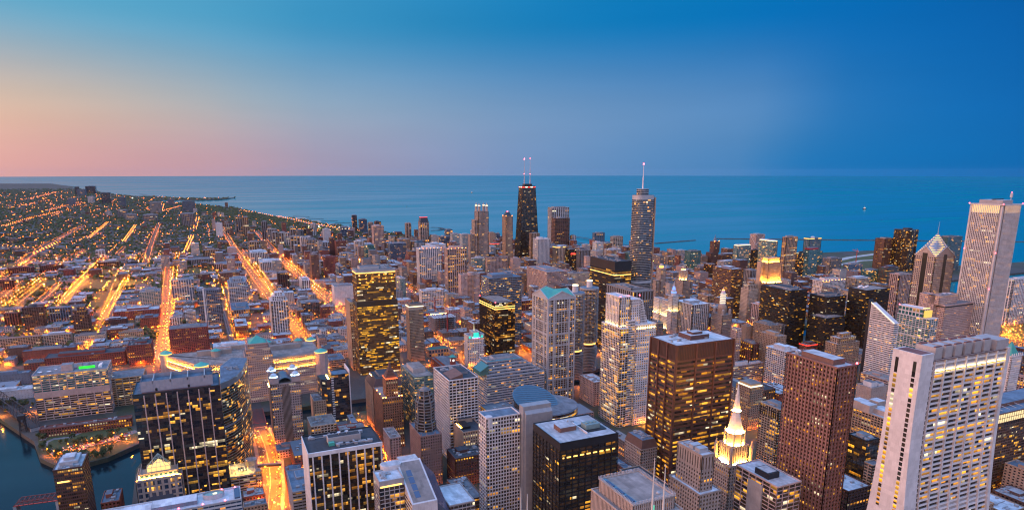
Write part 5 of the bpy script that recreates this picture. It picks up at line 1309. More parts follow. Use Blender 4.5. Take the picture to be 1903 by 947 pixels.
b.p('violet_lamp', glow_mat('violet_glow', (.9, .1, .9), 1.4, 'NONE')).box(x0 + W * .3, y0 - .8, z - 6, x1 - W * .3, y0 - .2, z - 5.2)
flood_strip(b, x0 + W * .3, x1 - W * .3, y0 - .7, z - 4.6, FLOOD_TEAL)
mast(b, 0, 0, z + 6, z + 19, .4, 'mast', STRIP_W, tip=False); b.done()
# --- red clock tower on a brick river building
b = hero('brick_building', 'low brick river building with grey roofs carrying the clock tower', 'brick', 'dark', .2, 800, 832, 868, 690, yb=706)
W, D, z, x0, y0, x1, y1 = b.s
b.block(x0, y0, x1, y1, 0, z, bay=5, fl=3.6, pier=.4, span=.4, roof='grey'); b.pent(x0 + 4, y0 + 18, x1 - 12, y1 - 10, z, 4, mat=WALL['brick'], roof='blue'); b.done()
BX, BY, BZ = b.x, b.y, z
x_, y_ = at(838.5, 664, 33.0)
b = Bld('clock_tower', 'small red brick clock tower with green pyramid cap, lit orange from below', x_ + 4, y_ + 4, WALL['red_brick'], GLASS['dark'], .1, cat='clock tower')
b.W.box(-4, -4, 0, 4, 4, 33)
b.W.box(-4.4, -4.4, 31.5, 4.4, 4.4, 33.2)
b.p('pyramid_cap', COPPER).pyramid(rect(-5.6, -5.6, 5.6, 5.6), 33.2, (0, 0, 38)); b.p('pyramid_cap').box(-5.6, -5.6, 32.9, 5.6, 5.6, 33.2)
for nm, p, ax in (('clock_face', (0, -4.15, 27.5), 'y'), ('clock_face', (-4.15, 0, 27.5), 'x')):
    m = MB(); n = 20
    pts = [(2.2 * math.cos(2 * math.pi * i / n), 0, 2.2 * math.sin(2 * math.pi * i / n)) for i in range(n)]
    if ax == 'x': pts = [(0, -a, c) for a, _, c in pts]
    m.quad(*pts); f = m.build('clock_face', glow_mat('clock_white', (1, .95, .85), 1.0, 'NONE'), b.root, p)
    h = MB(); e = Vector((0, -.1, 0)) if ax == 'y' else Vector((-.1, 0, 0))
    t = (lambda a, c: (a, -.1, c)) if ax == 'y' else (lambda a, c: (-.1, -a, c))
    h.beam(t(0, 0), t(.2, 1.8), .2); h.beam(t(0, 0), t(1.1, -.5), .25); h.build('hand', DARKMETAL, f)
flood_strip(b, -3.6, 3.6, -4.6, 16, FLOOD_WARM); flood_w(b, -4.6, -3.6, 3.6, 16, FLOOD_WARM); b.done()
b = hero('office_block', 'low block with two green roof courts and tall blue windows', 'tan', 'blue', .05, 790.5, 797, 835, 651, yb=664)
W, D, z, x0, y0, x1, y1 = b.s
b.block(x0, y0, x1, y1, 0, z, nx=7, ny=9, fl=9, pier=.3, span=.25, roof='grey')
for sx in (-.44, .03):
    m = MB(); m.quad((sx * W, -D * .3, .0), (sx * W + W * .4, -D * .3, 0), (sx * W + W * .4, D * .3, 0), (sx * W, D * .3, 0)); m.build('sports_court', plain_mat('court_green', (.03, .14, .10), .8), b.root, (0, 0, z + .15))
b.done()
# --- four lantern tower
b = hero('skyscraper', 'stone tower topped by four lit lantern turrets, against the lake', 'stone', 'dark', .08, 881.5, 889, 908, 393, H=250)
W, D, z, x0, y0, x1, y1 = b.s
b.block(x0, y0, x1, y1, 0, z, bay=4.4, fl=4, pier=.42, span=.3, pd=.9, sd=.3, roof='grey')
for sx in (-1, 1):
    for sy in (-1, 1):
        m = MB(); m.cyl(0, 0, 4.6, 4.6, 0, 17, 8); m.cyl(0, 0, 5.2, 5.2, 17, 18.2, 8); m.pyramid([(4.6 * math.cos(i * math.pi / 4), 4.6 * math.sin(i * math.pi / 4)) for i in range(8)], 21, (0, 0, 29))
        t = m.build('turret', WALL['stone'], b.root, (sx * (W / 2 - 5), sy * (D / 2 - 5), z))
        m = MB(); m.cyl(0, 0, 4, 4, 18.2, 21, 8); m.build('lantern', STRIP_W, t)
b.block(x0 - 11, y0 + 6, x0, y1, 0, z * .86, bay=4.4, fl=4, pier=.42, span=.3, roof='grey'); b.block(x0 - 26, y0 + 12, x0 - 11, y1, 0, z * .62, bay=4.4, fl=4, pier=.42, span=.3, roof='grey')
b.done()
b = hero('skyscraper', 'tan tower with dark pyramid cap and red tip, left of the black tapered tower', 'tan', 'dark', .1, 933, 940, 953, 402, H=225)
W, D, z, x0, y0, x1, y1 = b.s
b.block(x0, y0, x1, y1, 0, z, bay=4.4, fl=3.6, pier=.4, span=.3, pd=.7, sd=.3, roof='grey')
b.p('pyramid_cap', plain_mat('slate_cap', (.03, .04, .055), .4)).prism(rect(x0 + 2, y0 + 2, x1 - 2, y1 - 2), z, z + 15, poly1=rect(-5, -5, 5, 5))
b.beacon(0, 0, z + 15, 2.2)
for p in ((x0 + 2, y0 + 2), (x0 + 2, y1 - 2), (x1 - 2, y0 + 2)): b.p('corner_lamp', LAMP_HEAD).cyl(*p, 1, .6, z + 1, z + 3, 6)
b.done()
# --- small spired tower near the lake
b = hero('office_tower', 'brown stepped tower with a small pointed spire near the breakwater', 'tan', 'dark', .12, 1312, 1322, 1332, 470, yb=497)
W, D, z, x0, y0, x1, y1 = b.s
b.wall = WALL['brown']
b.block(x0, y0, x1 + 8, y1, 0, z, bay=4, fl=3.6, pier=.4, span=.3, roof='grey')
b.block(x0 + W * .5, y0 + 2, x0 + W * .5 + 26, y1 - 4, z, z + 40, bay=3.6, fl=3.6, pier=.45, span=.3, roof='grey')
cx0 = x0 + W * .5 + 13
b.p('spire', WALL['blue_grey']).cyl(cx0, 0, 8, 3.5, z + 40, z + 52, 8); b.p('spire').cyl(cx0, 0, 2.2, .3, z + 52, z + 66, 8)
b.p('corner_lamp', LAMP_HEAD).cyl(cx0 - 10, y0 + 4, 1.6, 1, z + 40, z + 43, 6); b.p('corner_lamp').cyl(cx0 + 10, y0 + 4, 1.6, 1, z + 40, z + 43, 6); b.done()
# --- gothic crowned tower
b = hero('office_tower', 'gothic stone tower with flying buttresses around a yellow lit crown', 'stone', 'dark', .15, 1255, 1270, 1284, 521, yb=580)
W, D, z, x0, y0, x1, y1 = b.s
b.block(x0, y0, x1, y1, 0, z, bay=3.2, fl=3.4, pier=.5, span=.35, pd=.7, sd=.3, roof='grey')
b.p('crown', WALL['stone']).cyl(0, 0, W * .34, W * .32, z, z + 24, 8); b.p('crown').cyl(0, 0, W * .2, W * .16, z + 24, z + 34, 8)
for i in range(8):
    t = 2 * math.pi * (i + .5) / 8; c, s = math.cos(t), math.sin(t)
    m = MB(); m.box(-1, -1, 0, 1, 1, 18); m.pyramid(rect(-1, -1, 1, 1), 18, (0, 0, 23)); m.beam((-c * 1, -s * 1, 14), (-c * W * .16, -s * W * .16, 22), 1.2)
    m.build('buttress', WALL['stone'], b.root, (c * W * .46, s * W * .46, z))
fl_ = b.p('floodlight', FLOOD_WARM)
for i in range(8):
    t, t2 = 2 * math.pi * i / 8, 2 * math.pi * (i + 1) / 8; r0, r1 = W * .36, W * .42
    for zz, k in ((z + .7, 1), (z + 24.6, .55)): fl_.quad((r0 * k * math.cos(t), r0 * k * math.sin(t), zz), (r1 * k * math.cos(t), r1 * k * math.sin(t), zz), (r1 * k * math.cos(t2), r1 * k * math.sin(t2), zz), (r0 * k * math.cos(t2), r0 * k * math.sin(t2), zz))
b.done()
# --- white floodlit terracotta pair and clock tower
for (lx, nx, rx, yt, yb, lb) in [(1215, 1226, 1236, 555, 606, 'floodlit cream block left of the brighter floodlit block by the bridge'), (1230, 1243, 1257, 560, 613, 'brightest floodlit cream block by the bridge')]:
    b = hero('office_block', lb, 'white', 'bright', .3, lx, nx, rx, yt, yb=yb)
    W, D, z, x0, y0, x1, y1 = b.s
    b.block(x0, y0, x1, y1, 0, z, bay=3, fl=3.4, pier=.5, span=.45, pd=.3, sd=.25, roof='grey')
    for zz in (4, z * .5): flood_strip(b, x0, x1, y0 - 2.6, zz, FLOOD_WHITE, 1.2); flood_w(b, x0 - 2.6, y0, y1, zz, FLOOD_WHITE, 1.2)
    b.done()
x_, y_ = at(1255, 548, 86)
b = Bld('clock_tower', 'white tower with a blue glowing cupola behind the floodlit cream blocks', x_, y_ + 6, WALL['white'], GLASS['bright'], .3, cat='tower')
b.block(-8, -8, 8, 8, 0, 84, bay=3, fl=3.4, pier=.5, span=.45, roof='grey')
flood_strip(b, -8, 8, -10, 52, FLOOD_WHITE, 1.2); flood_w(b, -10, -8, 8, 52, FLOOD_WHITE, 1.2)
b.p('cupola', WALL['white']).cyl(0, 0, 5.5, 4.5, 84, 97, 8); b.p('cupola_glow', glow_mat('blue_glow', (.16, .30, 1.0), 1.6, 'NONE')).cyl(0, 0, 5.8, 5.8, 90, 93, 8); b.p('cupola_glow').cyl(0, 0, 3.6, 2.4, 97, 104, 8)
b.p('cupola').cyl(0, 0, 1.6, .2, 104, 114, 8); b.done()
b = hero('office_tower', 'beige stone tower with an orange lit dome, right of the silver spire tower', 'stone', 'dark', .12, 1220, 1229, 1238, 500, yb=575)
W, D, z, x0, y0, x1, y1 = b.s
b.block(x0, y0, x1, y1, 0, z, bay=3, fl=3.4, pier=.5, span=.4, roof='grey')
b.p('lantern', LAMP_HEAD).cyl(0, 0, 5, 5, z + 3, z + 7, 8); b.p('dome', WALL['stone']).cyl(0, 0, 7, 7, z, z + 3, 8); b.p('dome').dome(0, 0, 5.6, z + 7, 6)
b.block(x0 - 10, y0 + 4, x0, y1, 0, z * .72, bay=3, fl=3.4, pier=.5, span=.4, roof='dark'); b.done()
# --- gold floodlit tower
b = hero('office_tower', 'stepped tower blazing with orange floodlights and gold ribs', 'tan', 'bright', .2, 1402, 1424, 1455, 527, yb=602)
W, D, z, x0, y0, x1, y1 = b.s
b.block(x0, y0, x1, y1, 0, z, bay=3, fl=3.4, pier=.42, span=.35, pd=.7, sd=.3, roof='grey')
b.block(x0 + 7, y0 + 5, x1 - 3, y1 - 5, z, z + 46, bay=2.8, fl=3.4, pier=.5, span=.12, pd=1.0, sd=.3, roof=None)
b.block(x0 + 11, y0 + 9, x1 - 7, y1 - 8, z + 46, z + 56, bay=2.8, fl=10, pier=.5, span=.2, pd=.8, sd=.3, roof='grey')
hot = glow_mat('flood_orange', (1.0, .40, .04), 420.0, 'FRONT')
flood_strip(b, x0 + 6, x1 - 2, y0 + 3.4, z + 1.3, hot, 1.6); flood_w(b, x0 + 5.4, y0 + 5, y1 - 5, z + 1.3, hot, 1.6)
flood_strip(b, x0 + 9, x1 - 5, y0 + 8.4, z + 47, hot, 1.2); flood_w(b, x0 + 10.4, y0 + 8, y1 - 8, z + 47, hot, 1.2)
b.p('pylon', WALL['tan']).box(x0 - 4, y1 - 20, 0, x0 + 4, y1 - 8, z + 48); b.p('pylon').cyl(x0, y1 - 14, 1.6, .4, z + 48, z + 70, 6); dish(b, 4, 0, z + 56, 3); dish(b, 12, 3, z + 56, 3)
b.done()
# --- dome and lantern tower
b = hero('office_tower', 'stone tower with corner turrets, a brown dome and a tall lit lantern', 'stone', 'bright', .18, 1322, 1343, 1361, 586, yb=632)
W, D, z, x0, y0, x1, y1 = b.s
b.block(x0, y0, x1, y1, 0, z, bay=3, fl=3.4, pier=.5, span=.42, roof='grey')
for sx in (-1, 1):
    for sy in (-1, 1):
        m = MB(); m.cyl(0, 0, 3, 3, 0, 8, 10); m.dome(0, 0, 3, 8, 4, 10, 3); m.build('turret', WALL['stone'], b.root, (sx * (W / 2 - 4), sy * (D / 2 - 4), z))
b.p('drum', WALL['tan']).cyl(0, 0, W * .36, W * .36, z, z + 12, 16); b.p('dome', WALL['tan']).dome(0, 0, W * .36, z + 12, 10)
b.p('lantern', WALL['white']).cyl(0, 0, 6, 5.2, z + 20, z + 44, 8)
for i in range(6): b.p('lantern_rib', STRIP_W).cyl(0, 0, 6.1 - i * .12, 6.1 - i * .12, z + 23 + i * 3.6, z + 23.7 + i * 3.6, 8)
b.p('lantern').cyl(0, 0, 4.2, 3, z + 44, z + 50, 8); b.p('lantern_light', LAMP_HEAD).cyl(0, 0, 3.4, 2.6, z + 46, z + 51, 8); b.p('lantern').cyl(0, 0, 1, .2, z + 51, z + 57, 6)
b.done()
# --- gilded slender tower
b = hero('office_tower', 'slender dark green stone tower with gold lit edges and a gilded cap', 'green_stone', 'bright', .5, 1456, 1469, 1481, 566, yb=640)
W, D, z, x0, y0, x1, y1 = b.s
b.block(x0, y0, x1, y1, 0, z, bay=2.6, fl=3.4, pier=.5, span=.3, pd=.6, sd=.25, roof='dark')
b.block(x0 + W * .25, y0 + D * .25, x1 - W * .25, y1 - D * .25, z, z + 12, bay=2.4, fl=6, pier=.5, span=.3, roof='dark')
b.p('gilded_cap', glow_mat('gilt_glow', (1.0, .46, .06), 1.5, 'NONE')).cyl(0, 0, W * .2, W * .14, z + 12, z + 21, 8); b.p('gilded_cap').cyl(0, 0, W * .1, .3, z + 21, z + 26, 8)  # cap emits its own gold glow, its lit look put into the material
b.p('edge_light', STRIP).box(x0 - .3, y0 - .3, z * .3, x0 + .5, y0 + .5, z); b.p('edge_light').box(x1 - .5, y0 - .3, z * .3, x1 + .3, y0 + .4, z)
b.p('edge_light').box(x0 - .3, y1 - .5, z * .3, x0 + .3, y1 + .3, z); b.done()
# --- spire church tower
x_, y_ = at(1377, 800, 100)
b = Bld('church_tower', 'gothic church skyscraper with a blazing floodlit white spire', x_, y_ + 8, WALL['white'], GLASS['bright'], .25, cat='church', foot=(40, 34))
b.wall = WALL['stone']
b.block(-15, -13, 15, 13, 0, 66, bay=3, fl=3.4, pier=.5, span=.42, roof='grey')
b.block(-10, -10, 10, 10, 66, 84, bay=3, fl=6, pier=.6, span=.3, pd=.9, sd=.3, roof='grey')
b.p('belfry', WALL['stone']).cyl(0, 0, 8, 7.4, 84, 97, 8)
b.p('spire', WALL['white']).cyl(0, 0, 7.6, 3.0, 97, 118, 8); b.p('spire').cyl(0, 0, 3.4, .25, 118, 146, 8)
for i in range(8):
    t = math.pi / 4 * i; m = MB(); m.box(-.6, -.6, 0, .6, .6, 12); m.pyramid(rect(-.6, -.6, .6, .6), 12, (0, 0, 17)); m.build('pinnacle', WALL['stone'], b.root, (9.4 * math.cos(t), 9.4 * math.sin(t), 84))
for sx in (-1, 1):
    for sy in (-1, 1):
        m = MB(); m.cyl(0, 0, 1.8, 1.8, 0, 16, 8); m.pyramid([(1.8 * math.cos(i * math.pi / 4), 1.8 * math.sin(i * math.pi / 4)) for i in range(8)], 16, (0, 0, 23)); m.build('pinnacle', WALL['stone'], b.root, (sx * 12.5, sy * 11, 66))
hot2 = glow_mat('flood_spire', (1.0, .44, .055), 420.0, 'FRONT')
fl_ = b.p('floodlight', hot2)
for (r0, r1, zz) in ((7.9, 9.2, 97.3), (11.2, 13.6, 66.9), (8.6, 9.8, 84.8), (3.6, 4.5, 118.5)):
    for i in range(8):
        t, t2 = math.pi / 4 * i, math.pi / 4 * (i + 1); c = math.cos
        fl_.quad((r0 * c(t), r0 * math.sin(t), zz - .2), (r1 * c(t), r1 * math.sin(t), zz), (r1 * c(t2), r1 * math.sin(t2), zz), (r0 * c(t2), r0 * math.sin(t2), zz - .2))
b.done()
# --- dark glass block with stone panel
b = hero('office_block', 'dark glass block with a white roof, black roof box and a grey stone panel', 'pink_stone', 'bright', .3, 1367.5, 1445, 1490, 906, H=120)
W, D, z, x0, y0, x1, y1 = b.s
b.block(x0, y0, x1, y1, 0, z, nx=4, ny=6, fl=3.4, pier=.07, span=.22, pd=.6, sd=.25, wpb=4, roof='white')
b.p('stone_panel', WALL['concrete']).box(x0 - .9, y0 + D * .32, 0, x0 + .5, y0 + D * .66, z - 5)
b.p('roof_box', WALL['black']).box(x0 + 4, y0 + D * .3, z, x0 + 16, y0 + D * .62, z + 5); b.rf('dark').quad((x0 + 5, y0 + D * .34, z + 5.05), (x0 + 15, y0 + D * .34, z + 5.05), (x0 + 15, y0 + D * .6, z + 5.05), (x0 + 5, y0 + D * .6, z + 5.05))
b.done()
# --- banded tower with slanted diamond top
b = hero('office_tower', 'white banded tower cut off by a steep slanted roof with lit edges', 'white', 'dark', .2, 1616, 1662, 1671, 602, yb=738, Dmax=60)
W, D, z, x0, y0, x1, y1 = b.s
b.block(x0, y0, x1, y1, 0, z, bay=3, fl=3.2, pier=.02, span=.55, pd=.1, sd=.5, wpb=2, roof=None)
hz_ = 26
b.p('slanted_top', b.wall).prism(rect(x0, y0, x1, y1), z, [z + .5, z + .5, z + hz_, z + hz_])
for k in range(7):
    zz = z + 2 + k * 3.2; yy = y0 + D * (zz - z) / hz_
    b.p('slot', GLASS['dark']).box(x0 - .1, yy + 4, zz, x0 + .3, y1 - 1, zz + 1.2)
b.p('edge_light', STRIP_W).beam((x0 - .3, y0, z + 1), (x0 - .3, y1, z + hz_ + .6), .7)
b.p('rear_wing', WALL['black']).prism(rect(x0 + 2, y1 + .5, x1, y1 + 7), 0, [z + hz_ - 6, z + hz_ - 6, z + hz_ + 4, z + hz_ + 4])
b.done()
# --- white gridded teal tower
b = hero('apartment_tower', 'teal glass tower in a white grid with a lit yellow penthouse screen', 'white', 'teal', .22, 1667, 1728, 1744, 594, yb=720)
W, D, z, x0, y0, x1, y1 = b.s
b.block(x0, y0, x1, y1, 0, z, nx=4, ny=10, fl=3.1, pier=.12, span=.2, pd=.5, sd=.3, wpb=2, roof='white')
for k in range(1, 7): b.W.box(x0 - .2, y0 - .2, z * k / 7, x1 + .2, y1 + .2, z * k / 7 + .9)
b.block(x0 + 2, y0 + 14, x1 - 3, y1, z, z + 14, nx=3, ny=7, fl=7, pier=.2, span=.25, pd=.5, sd=.3, roof='white')
b.p('penthouse_screen', glow_mat('screen_yellow', (1, .6, .1), .9, 'NONE')).box(x0 + 4, y0 + 10, z + 1, x1 - 2, y0 + 13.5, z + 12); b.p('light_band', STRIP).box(x0 + 2, y0 + 14, z + 15.1, x1 - 3, y0 + 15, z + 15.9)
b.beacon(x0 + 2, y1 - 1, z + 15); b.done()
# --- limestone slab in front of the finned skyscraper
b = hero('office_tower', 'broad beige limestone slab with two roof dishes, in front of the finned skyscraper', 'pink_stone', 'dark', .22, 1734, 1757, 1815, 568, yb=700)
W, D, z, x0, y0, x1, y1 = b.s
b.block(x0, y0, x1, y1, 0, z - 4, bay=2.6, fl=3.1, pier=.42, span=.5, pd=.3, sd=.4, roof=None)
b.p('louvre_band', WALL['black']).box(x0 + .4, y0 + .4, z - 4, x1 - .4, y1 - .4, z - 1.5); b.W.box(x0, y0, z - 1.5, x1, y1, z); b.cap(x0, y0, x1, y1, z + .3, .6, 'grey')
b.block(x0 - 6, y0 + 8, x0 + W * .5, y1 + 6, z, z + 15, bay=2.6, fl=3.1, pier=.5, span=.5, roof='dark', pd=.3, sd=.25)
b.block(x0 - 6, y1 - 6, x0 + 10, y1 + 22, 0, z + 15.1, bay=2.6, fl=3.1, pier=.5, span=.5, roof='dark', pd=.3, sd=.25)
dish(b, x0 + 14, y0 + 14, z + 16, 3.2); dish(b, x0 + 24, y0 + 12, z + 16, 3.2); b.done()
# --- stone tower with green pyramid at the right edge
b = hero('office_tower', 'white stone tower with a green pyramid roof at the right edge', 'white', 'bright', .25, 1866, 1881, 1900, 663, yb=770, D=20)
W, D, z, x0, y0, x1, y1 = b.s
b.block(x0, y0, x1, y1, 0, z, bay=2.8, fl=3.3, pier=.5, span=.42, pd=.4, sd=.3, roof='grey')
for i in range(6):
    b.p('pinnacle', b.wall).box(x0 + W * i / 5 - .5, y0 - .3, z, x0 + W * i / 5 + .5, y0 + .7, z + 4.5)
b.p('pyramid_roof', COPPER).pyramid(rect(x0 + 3, y0 + 3, x1 - 3, y1 - 3), z + .6, (0, 0, z + 20)); b.done()
b = hero('office_tower', 'dark glass block with a brightly lit top storey in the right corner', 'brown', 'bright', .25, 1846, 1852, 1990, 772, H=110, D=44)
W, D, z, x0, y0, x1, y1 = b.s
b.block(x0, y0, x1, y1, 0, z - 14, bay=4, fl=3.3, pier=.06, span=.25, pd=.2, sd=.3, wpb=3, roof=None)
b.block(x0, y0, x1, y1, z - 14, z - 10, bay=4, fl=4, pier=.06, span=.1, pd=.2, sd=.3, roof=None)
b.block(x0, y0, x1, y1, z - 10, z, bay=4, fl=5, pier=.08, span=.12, pd=.3, sd=.2, roof='blue', G=b.p('lit_storey', glow_mat('lit_storey', (1, .74, .36), 1.0, 'NONE')))
for i in range(5): b.p('roof_truss', METAL).beam((x0 + 3 + i * 12, y0 + 3, z + 2.5), (x0 + 14 + i * 12, y1 - 5, z + 2.5), .5)
b.pent(x0 + 30, y0 + 14, x1 - 20, y1 - 6, z, 4); b.done()
# --- grey slab tower with gridded front
b = hero('office_tower', 'pale gridded office with rounded corner top joined to a tall blank grey slab', 'white', 'dark', .2, 901, 904, 967, 779, H=150)
W, D, z, x0, y0, x1, y1 = b.s
b.block(x0, y0, x1, y1, 0, z, nx=12, ny=5, fl=3.5, pier=.26, span=.3, pd=.5, sd=.3, roof='blue')
b.p('round_corner', WALL['white']).cyl(x0 + 3.4, y0 + 3.4, 3.6, 3.6, z - 9, z + 1.4, 16)
sb = b.p('blank_slab', plain_mat('slab_grey', (.33, .34, .36), .5, .1)); sb.box(x1 + .2, y0 - 6, 0, x1 + 29, y0 + 3, z + 9); sb.prism(rect(x1 + 1.5, y0 - 9, x1 + 29, y0 - 6), 0, [z + 2, z + 2, z + 5, z + 5])
b.done()
# --- black office with white roof, centre foreground
b = hero('office_tower', 'black square tower with a dirty white roof and sunken cooling court, centre foreground', 'black', 'bright', .13, 990.5, 1040.6, 1149.6, 825, H=150)
W, D, z, x0, y0, x1, y1 = b.s
b.block(x0, y0, x1, y1, 0, z - 6, nx=9, ny=8, fl=3.6, pier=.13, span=.34, pd=.7, sd=.3, wpb=3, roof=None)
b.p('mechanical_top', WALL['black']).box(x0 + .1, y0 + .1, z - 6, x1 - .1, y1 - .1, z)
b.p('lit_row', STRIP).box(x0 + 3, y0 + .05, z - 13.6, x1 - 3, y0 + .3, z - 12.5)
for i in range(1, 10): b.W.box(x0 + W * i / 9 - 1.2 - .8, y0 - .02, z - 14, x0 + W * i / 9 + .4, y0 + .4, z - 12)
b.cap(x0, y0, x1, y1, z, .9, 'white')
b.pent(x0 + 12, y0 + 22, x0 + 28, y0 + 34, z, 4, mat=WALL['brown'], roof='white')
b.p('cooling_court', WALL['black']).box(x0 + 33, y0 + 13, z + .1, x1 - 4, y0 + 31, z + .8)
b.p('parapet_wall', WALL['white']).box(x0 + 31.5, y0 + 10, z, x0 + 32.5, y1 - 8, z + 1.6)
cu = b.p('cooling_tower', plain_mat('cooling_teal', (.20, .30, .30), .5)); cu.box(x0 + 35, y0 + 17, z + .8, x0 + 49, y0 + 26, z + 5)
for i in range(3): cu.cyl(x0 + 38 + i * 4, y0 + 21.5, 1.7, 1.5, z + 5, z + 6, 12)
b.units(x0 + 28, y1 - 14, x0 + 34, y1 - 6, z, 3); b.done()
# --- white finned black glass block, lower centre
b = hero('office_tower', 'black glass block with white vertical fins, white side wall and flat dark roof', 'white', 'bronze', .4, 560, 573, 710, 844, H=120, Dmax=44)
W, D, z, x0, y0, x1, y1 = b.s
b.glassm = glass_mat('glass_finned', (.012, .012, .015), .1, gain=.8)
b.block(x0, y0, x1, y1, 0, z, nx=33, ny=10, fl=3.5, pier=.05, span=.16, pd=.2, sd=.12, faces='SEN', roof='dark', W=b.p('mullions', WALL['black']))
fn = b.p('fin', WALL['white'])
for i in range(9): fn.box(x0 + W * (i + .45) / 8.6 - .55, y0 - 1.4, 0, x0 + W * (i + .45) / 8.6 + .55, y0 + .2, z - 2.5)
fn.box(x0 - .15, y0 - 1.5, z - 2.5, x1 + .1, y0 + .1, z + 1.1); fn.box(x0 - .6, y0 - .6, 0, x0 - .02, y1 + .2, z + 1.15)
b.p('penthouse', WALL['concrete']).box(x0 + 20, y0 + 16, z, x0 + 50, y0 + 25, z + 6); b.rf('dark').quad((x0 + 20.6, y0 + 16.6, z + 6.05), (x0 + 49.4, y0 + 16.6, z + 6.05), (x0 + 49.4, y0 + 24.4, z + 6.05), (x0 + 20.6, y0 + 24.4, z + 6.05))
b.p('tank', COPPER).box(x0 + 20, y0 + 11, z, x0 + 25, y0 + 15.6, z + 3)
dish(b, x0 + 31, y0 + 22, z + 6, 1.8); dish(b, x0 + 38, y0 + 22, z + 6, 1.8); b.units(x0 + 26, y0 + 6, x0 + 60, y0 + 15, z, 9); b.units(x0 + 4, y1 - 12, x1 - 6, y1 - 3, z, 8); b.done()
# --- foreground complex with sloped atrium roof
b = hero('office_block', 'white foreground office with a long sloping glass roof and curved roof screen', 'concrete', 'dark', .25, 693, 704.5, 751, 897, H=110)
W, D, z, x0, y0, x1, y1 = b.s
b.block(x0, y0, x1, y1, 0, z - 5, bay=4, fl=3.6, pier=.16, span=.2, pd=.3, sd=.2, wpb=2, roof=None)
b.p('light_band', STRIP).box(x0 + 1, y0 - .06, z - 5, x1 - 2, y0 + .2, z - 3.6); b.W.box(x0 + .1, y0 + .1, z - 5, x1 - .1, y1 - .1, z); b.cap(x0, y0, x1, y1, z, 1, 'white'); b.units(x0 + 3, y0 + 5, x1 - 8, y1 - 6, z, 7)
b.p('curved_screen', WALL['white']).prism(ell(9, 6, 24, 2.6, x1 - 5, y1 + 3), z - 1, z + 4); b.p('screen_roof', ROOF['white']).prism(ell(8.3, 5.3, 24, 2.6, x1 - 5, y1 + 3), z + 4, z + 4.2)
b.p('roof_extension', ROOF['white']).box(x1 + 4, y1 + 4.3, z + 2, x1 + 20, y1 + 14, z + 4.1); b.W.box(x1 + 3.4, y1 + 4.2, 0, x1 + 20.6, y1 + 14.6, z + 3.8)
sl = b.p('sloped_hall', WALL['white']); a0, a1 = x1 + .3, x1 + 22; b0, b1 = y0 - 22, y1 + 4
sl.prism([(a0, b0), (a1, b0), (a1, b1), (a0, b1)], 0, [z - 14, z - 14, z + 4, z + 4])
for i in range(12):
    zz = z - 16 - i * 3.6; b.p('window_band', GLASS['dark']).box(a0 - .1, b0 + 2, zz, a0 + .3, b1 - 12, zz + 1.6)
ramp_z = lambda y: z - 14 + 18 * (y - b0) / (b1 - b0)
for i in range(4):
    ya, yb2 = b0 + 6 + i * 8, b0 + 13 + i * 8
    b.p('skylight', GLASS['blue']).quad((a0 + 5, ya, ramp_z(ya) + .2), (a0 + 9.5, ya, ramp_z(ya) + .2), (a0 + 9.5, yb2, ramp_z(yb2) + .2), (a0 + 5, yb2, ramp_z(yb2) + .2))
b.p('roof_patch', ROOF['tan']).quad((a0 + 1.5, b0 + 1.5, ramp_z(b0 + 1.5) + .12), (a1 - 1.5, b0 + 1.5, ramp_z(b0 + 1.5) + .12), (a1 - 1.5, b1 - 2, ramp_z(b1 - 2) + .12), (a0 + 1.5, b1 - 2, ramp_z(b1 - 2) + .12))
gs = b.p('sloped_glass', GLASS['blue']); gs.prism([(a1 + .2, b0 + 2), (a1 + 12, b0 + 2), (a1 + 12, b1), (a1 + .2, b1)], 0, [z - 17, z - 30, z - 12, z + 1])
b.block(a1 + 12.5, b0 + 6, a1 + 36, b1 - 4, 0, z - 26, bay=4, fl=3.6, pier=.1, span=.3, pd=.2, sd=.3, wpb=2, roof='blue')
b.done()
# --- crown fin roof, right centre foreground
b = hero('office_tower', 'stone tower with small fins rimming a flat tan roof, bottom right of centre', 'stone', 'dark', .08, 1113, 1177, 1255, 937, H=160)
W, D, z, x0, y0, x1, y1 = b.s
b.block(x0, y0, x1, y1, 0, z - 1, bay=1.7, fl=3.6, pier=.5, span=.3, pd=.8, sd=.3, roof=None)
b.block(x0 - 4, y0 - 4, x1 + 4, y1 + 4, 0, z - 10, bay=1.7, fl=3.6, pier=.5, span=.3, pd=.8, sd=.3, roof='tan')
b.cap(x0, y0, x1, y1, z - 1, .8, 'tan')
for i in range(30):
    for p in ((x0 + W * i / 29, y0), (x0 + W * i / 29, y1)): b.p('rim_fin', WALL['silver']).box(p[0] - .18, p[1] - .25, z - 1, p[0] + .18, p[1] + .25, z + 1.6)
    for p in ((x0, y0 + D * i / 29), (x1, y0 + D * i / 29)): b.p('rim_fin').box(p[0] - .25, p[1] - .18, z - 1, p[0] + .25, p[1] + .18, z + 1.6)
b.p('gutter', plain_mat('gutter_blue', (.08, .2, .27), .4)).box(x0 + 1, y0 + 1, z - .9, x0 + 5, y1 - 1, z - .5)
for i in range(3): b.p('skylight', GLASS['blue']).box(x0 + 2, y0 + 4 + i * 12, z - .5, x0 + 4, y0 + 13 + i * 12, z + .1)
b.p('dome_vent', METAL).dome(x1 - 8, y0 + 8, 1.6, z - .8, 1.5); b.done()
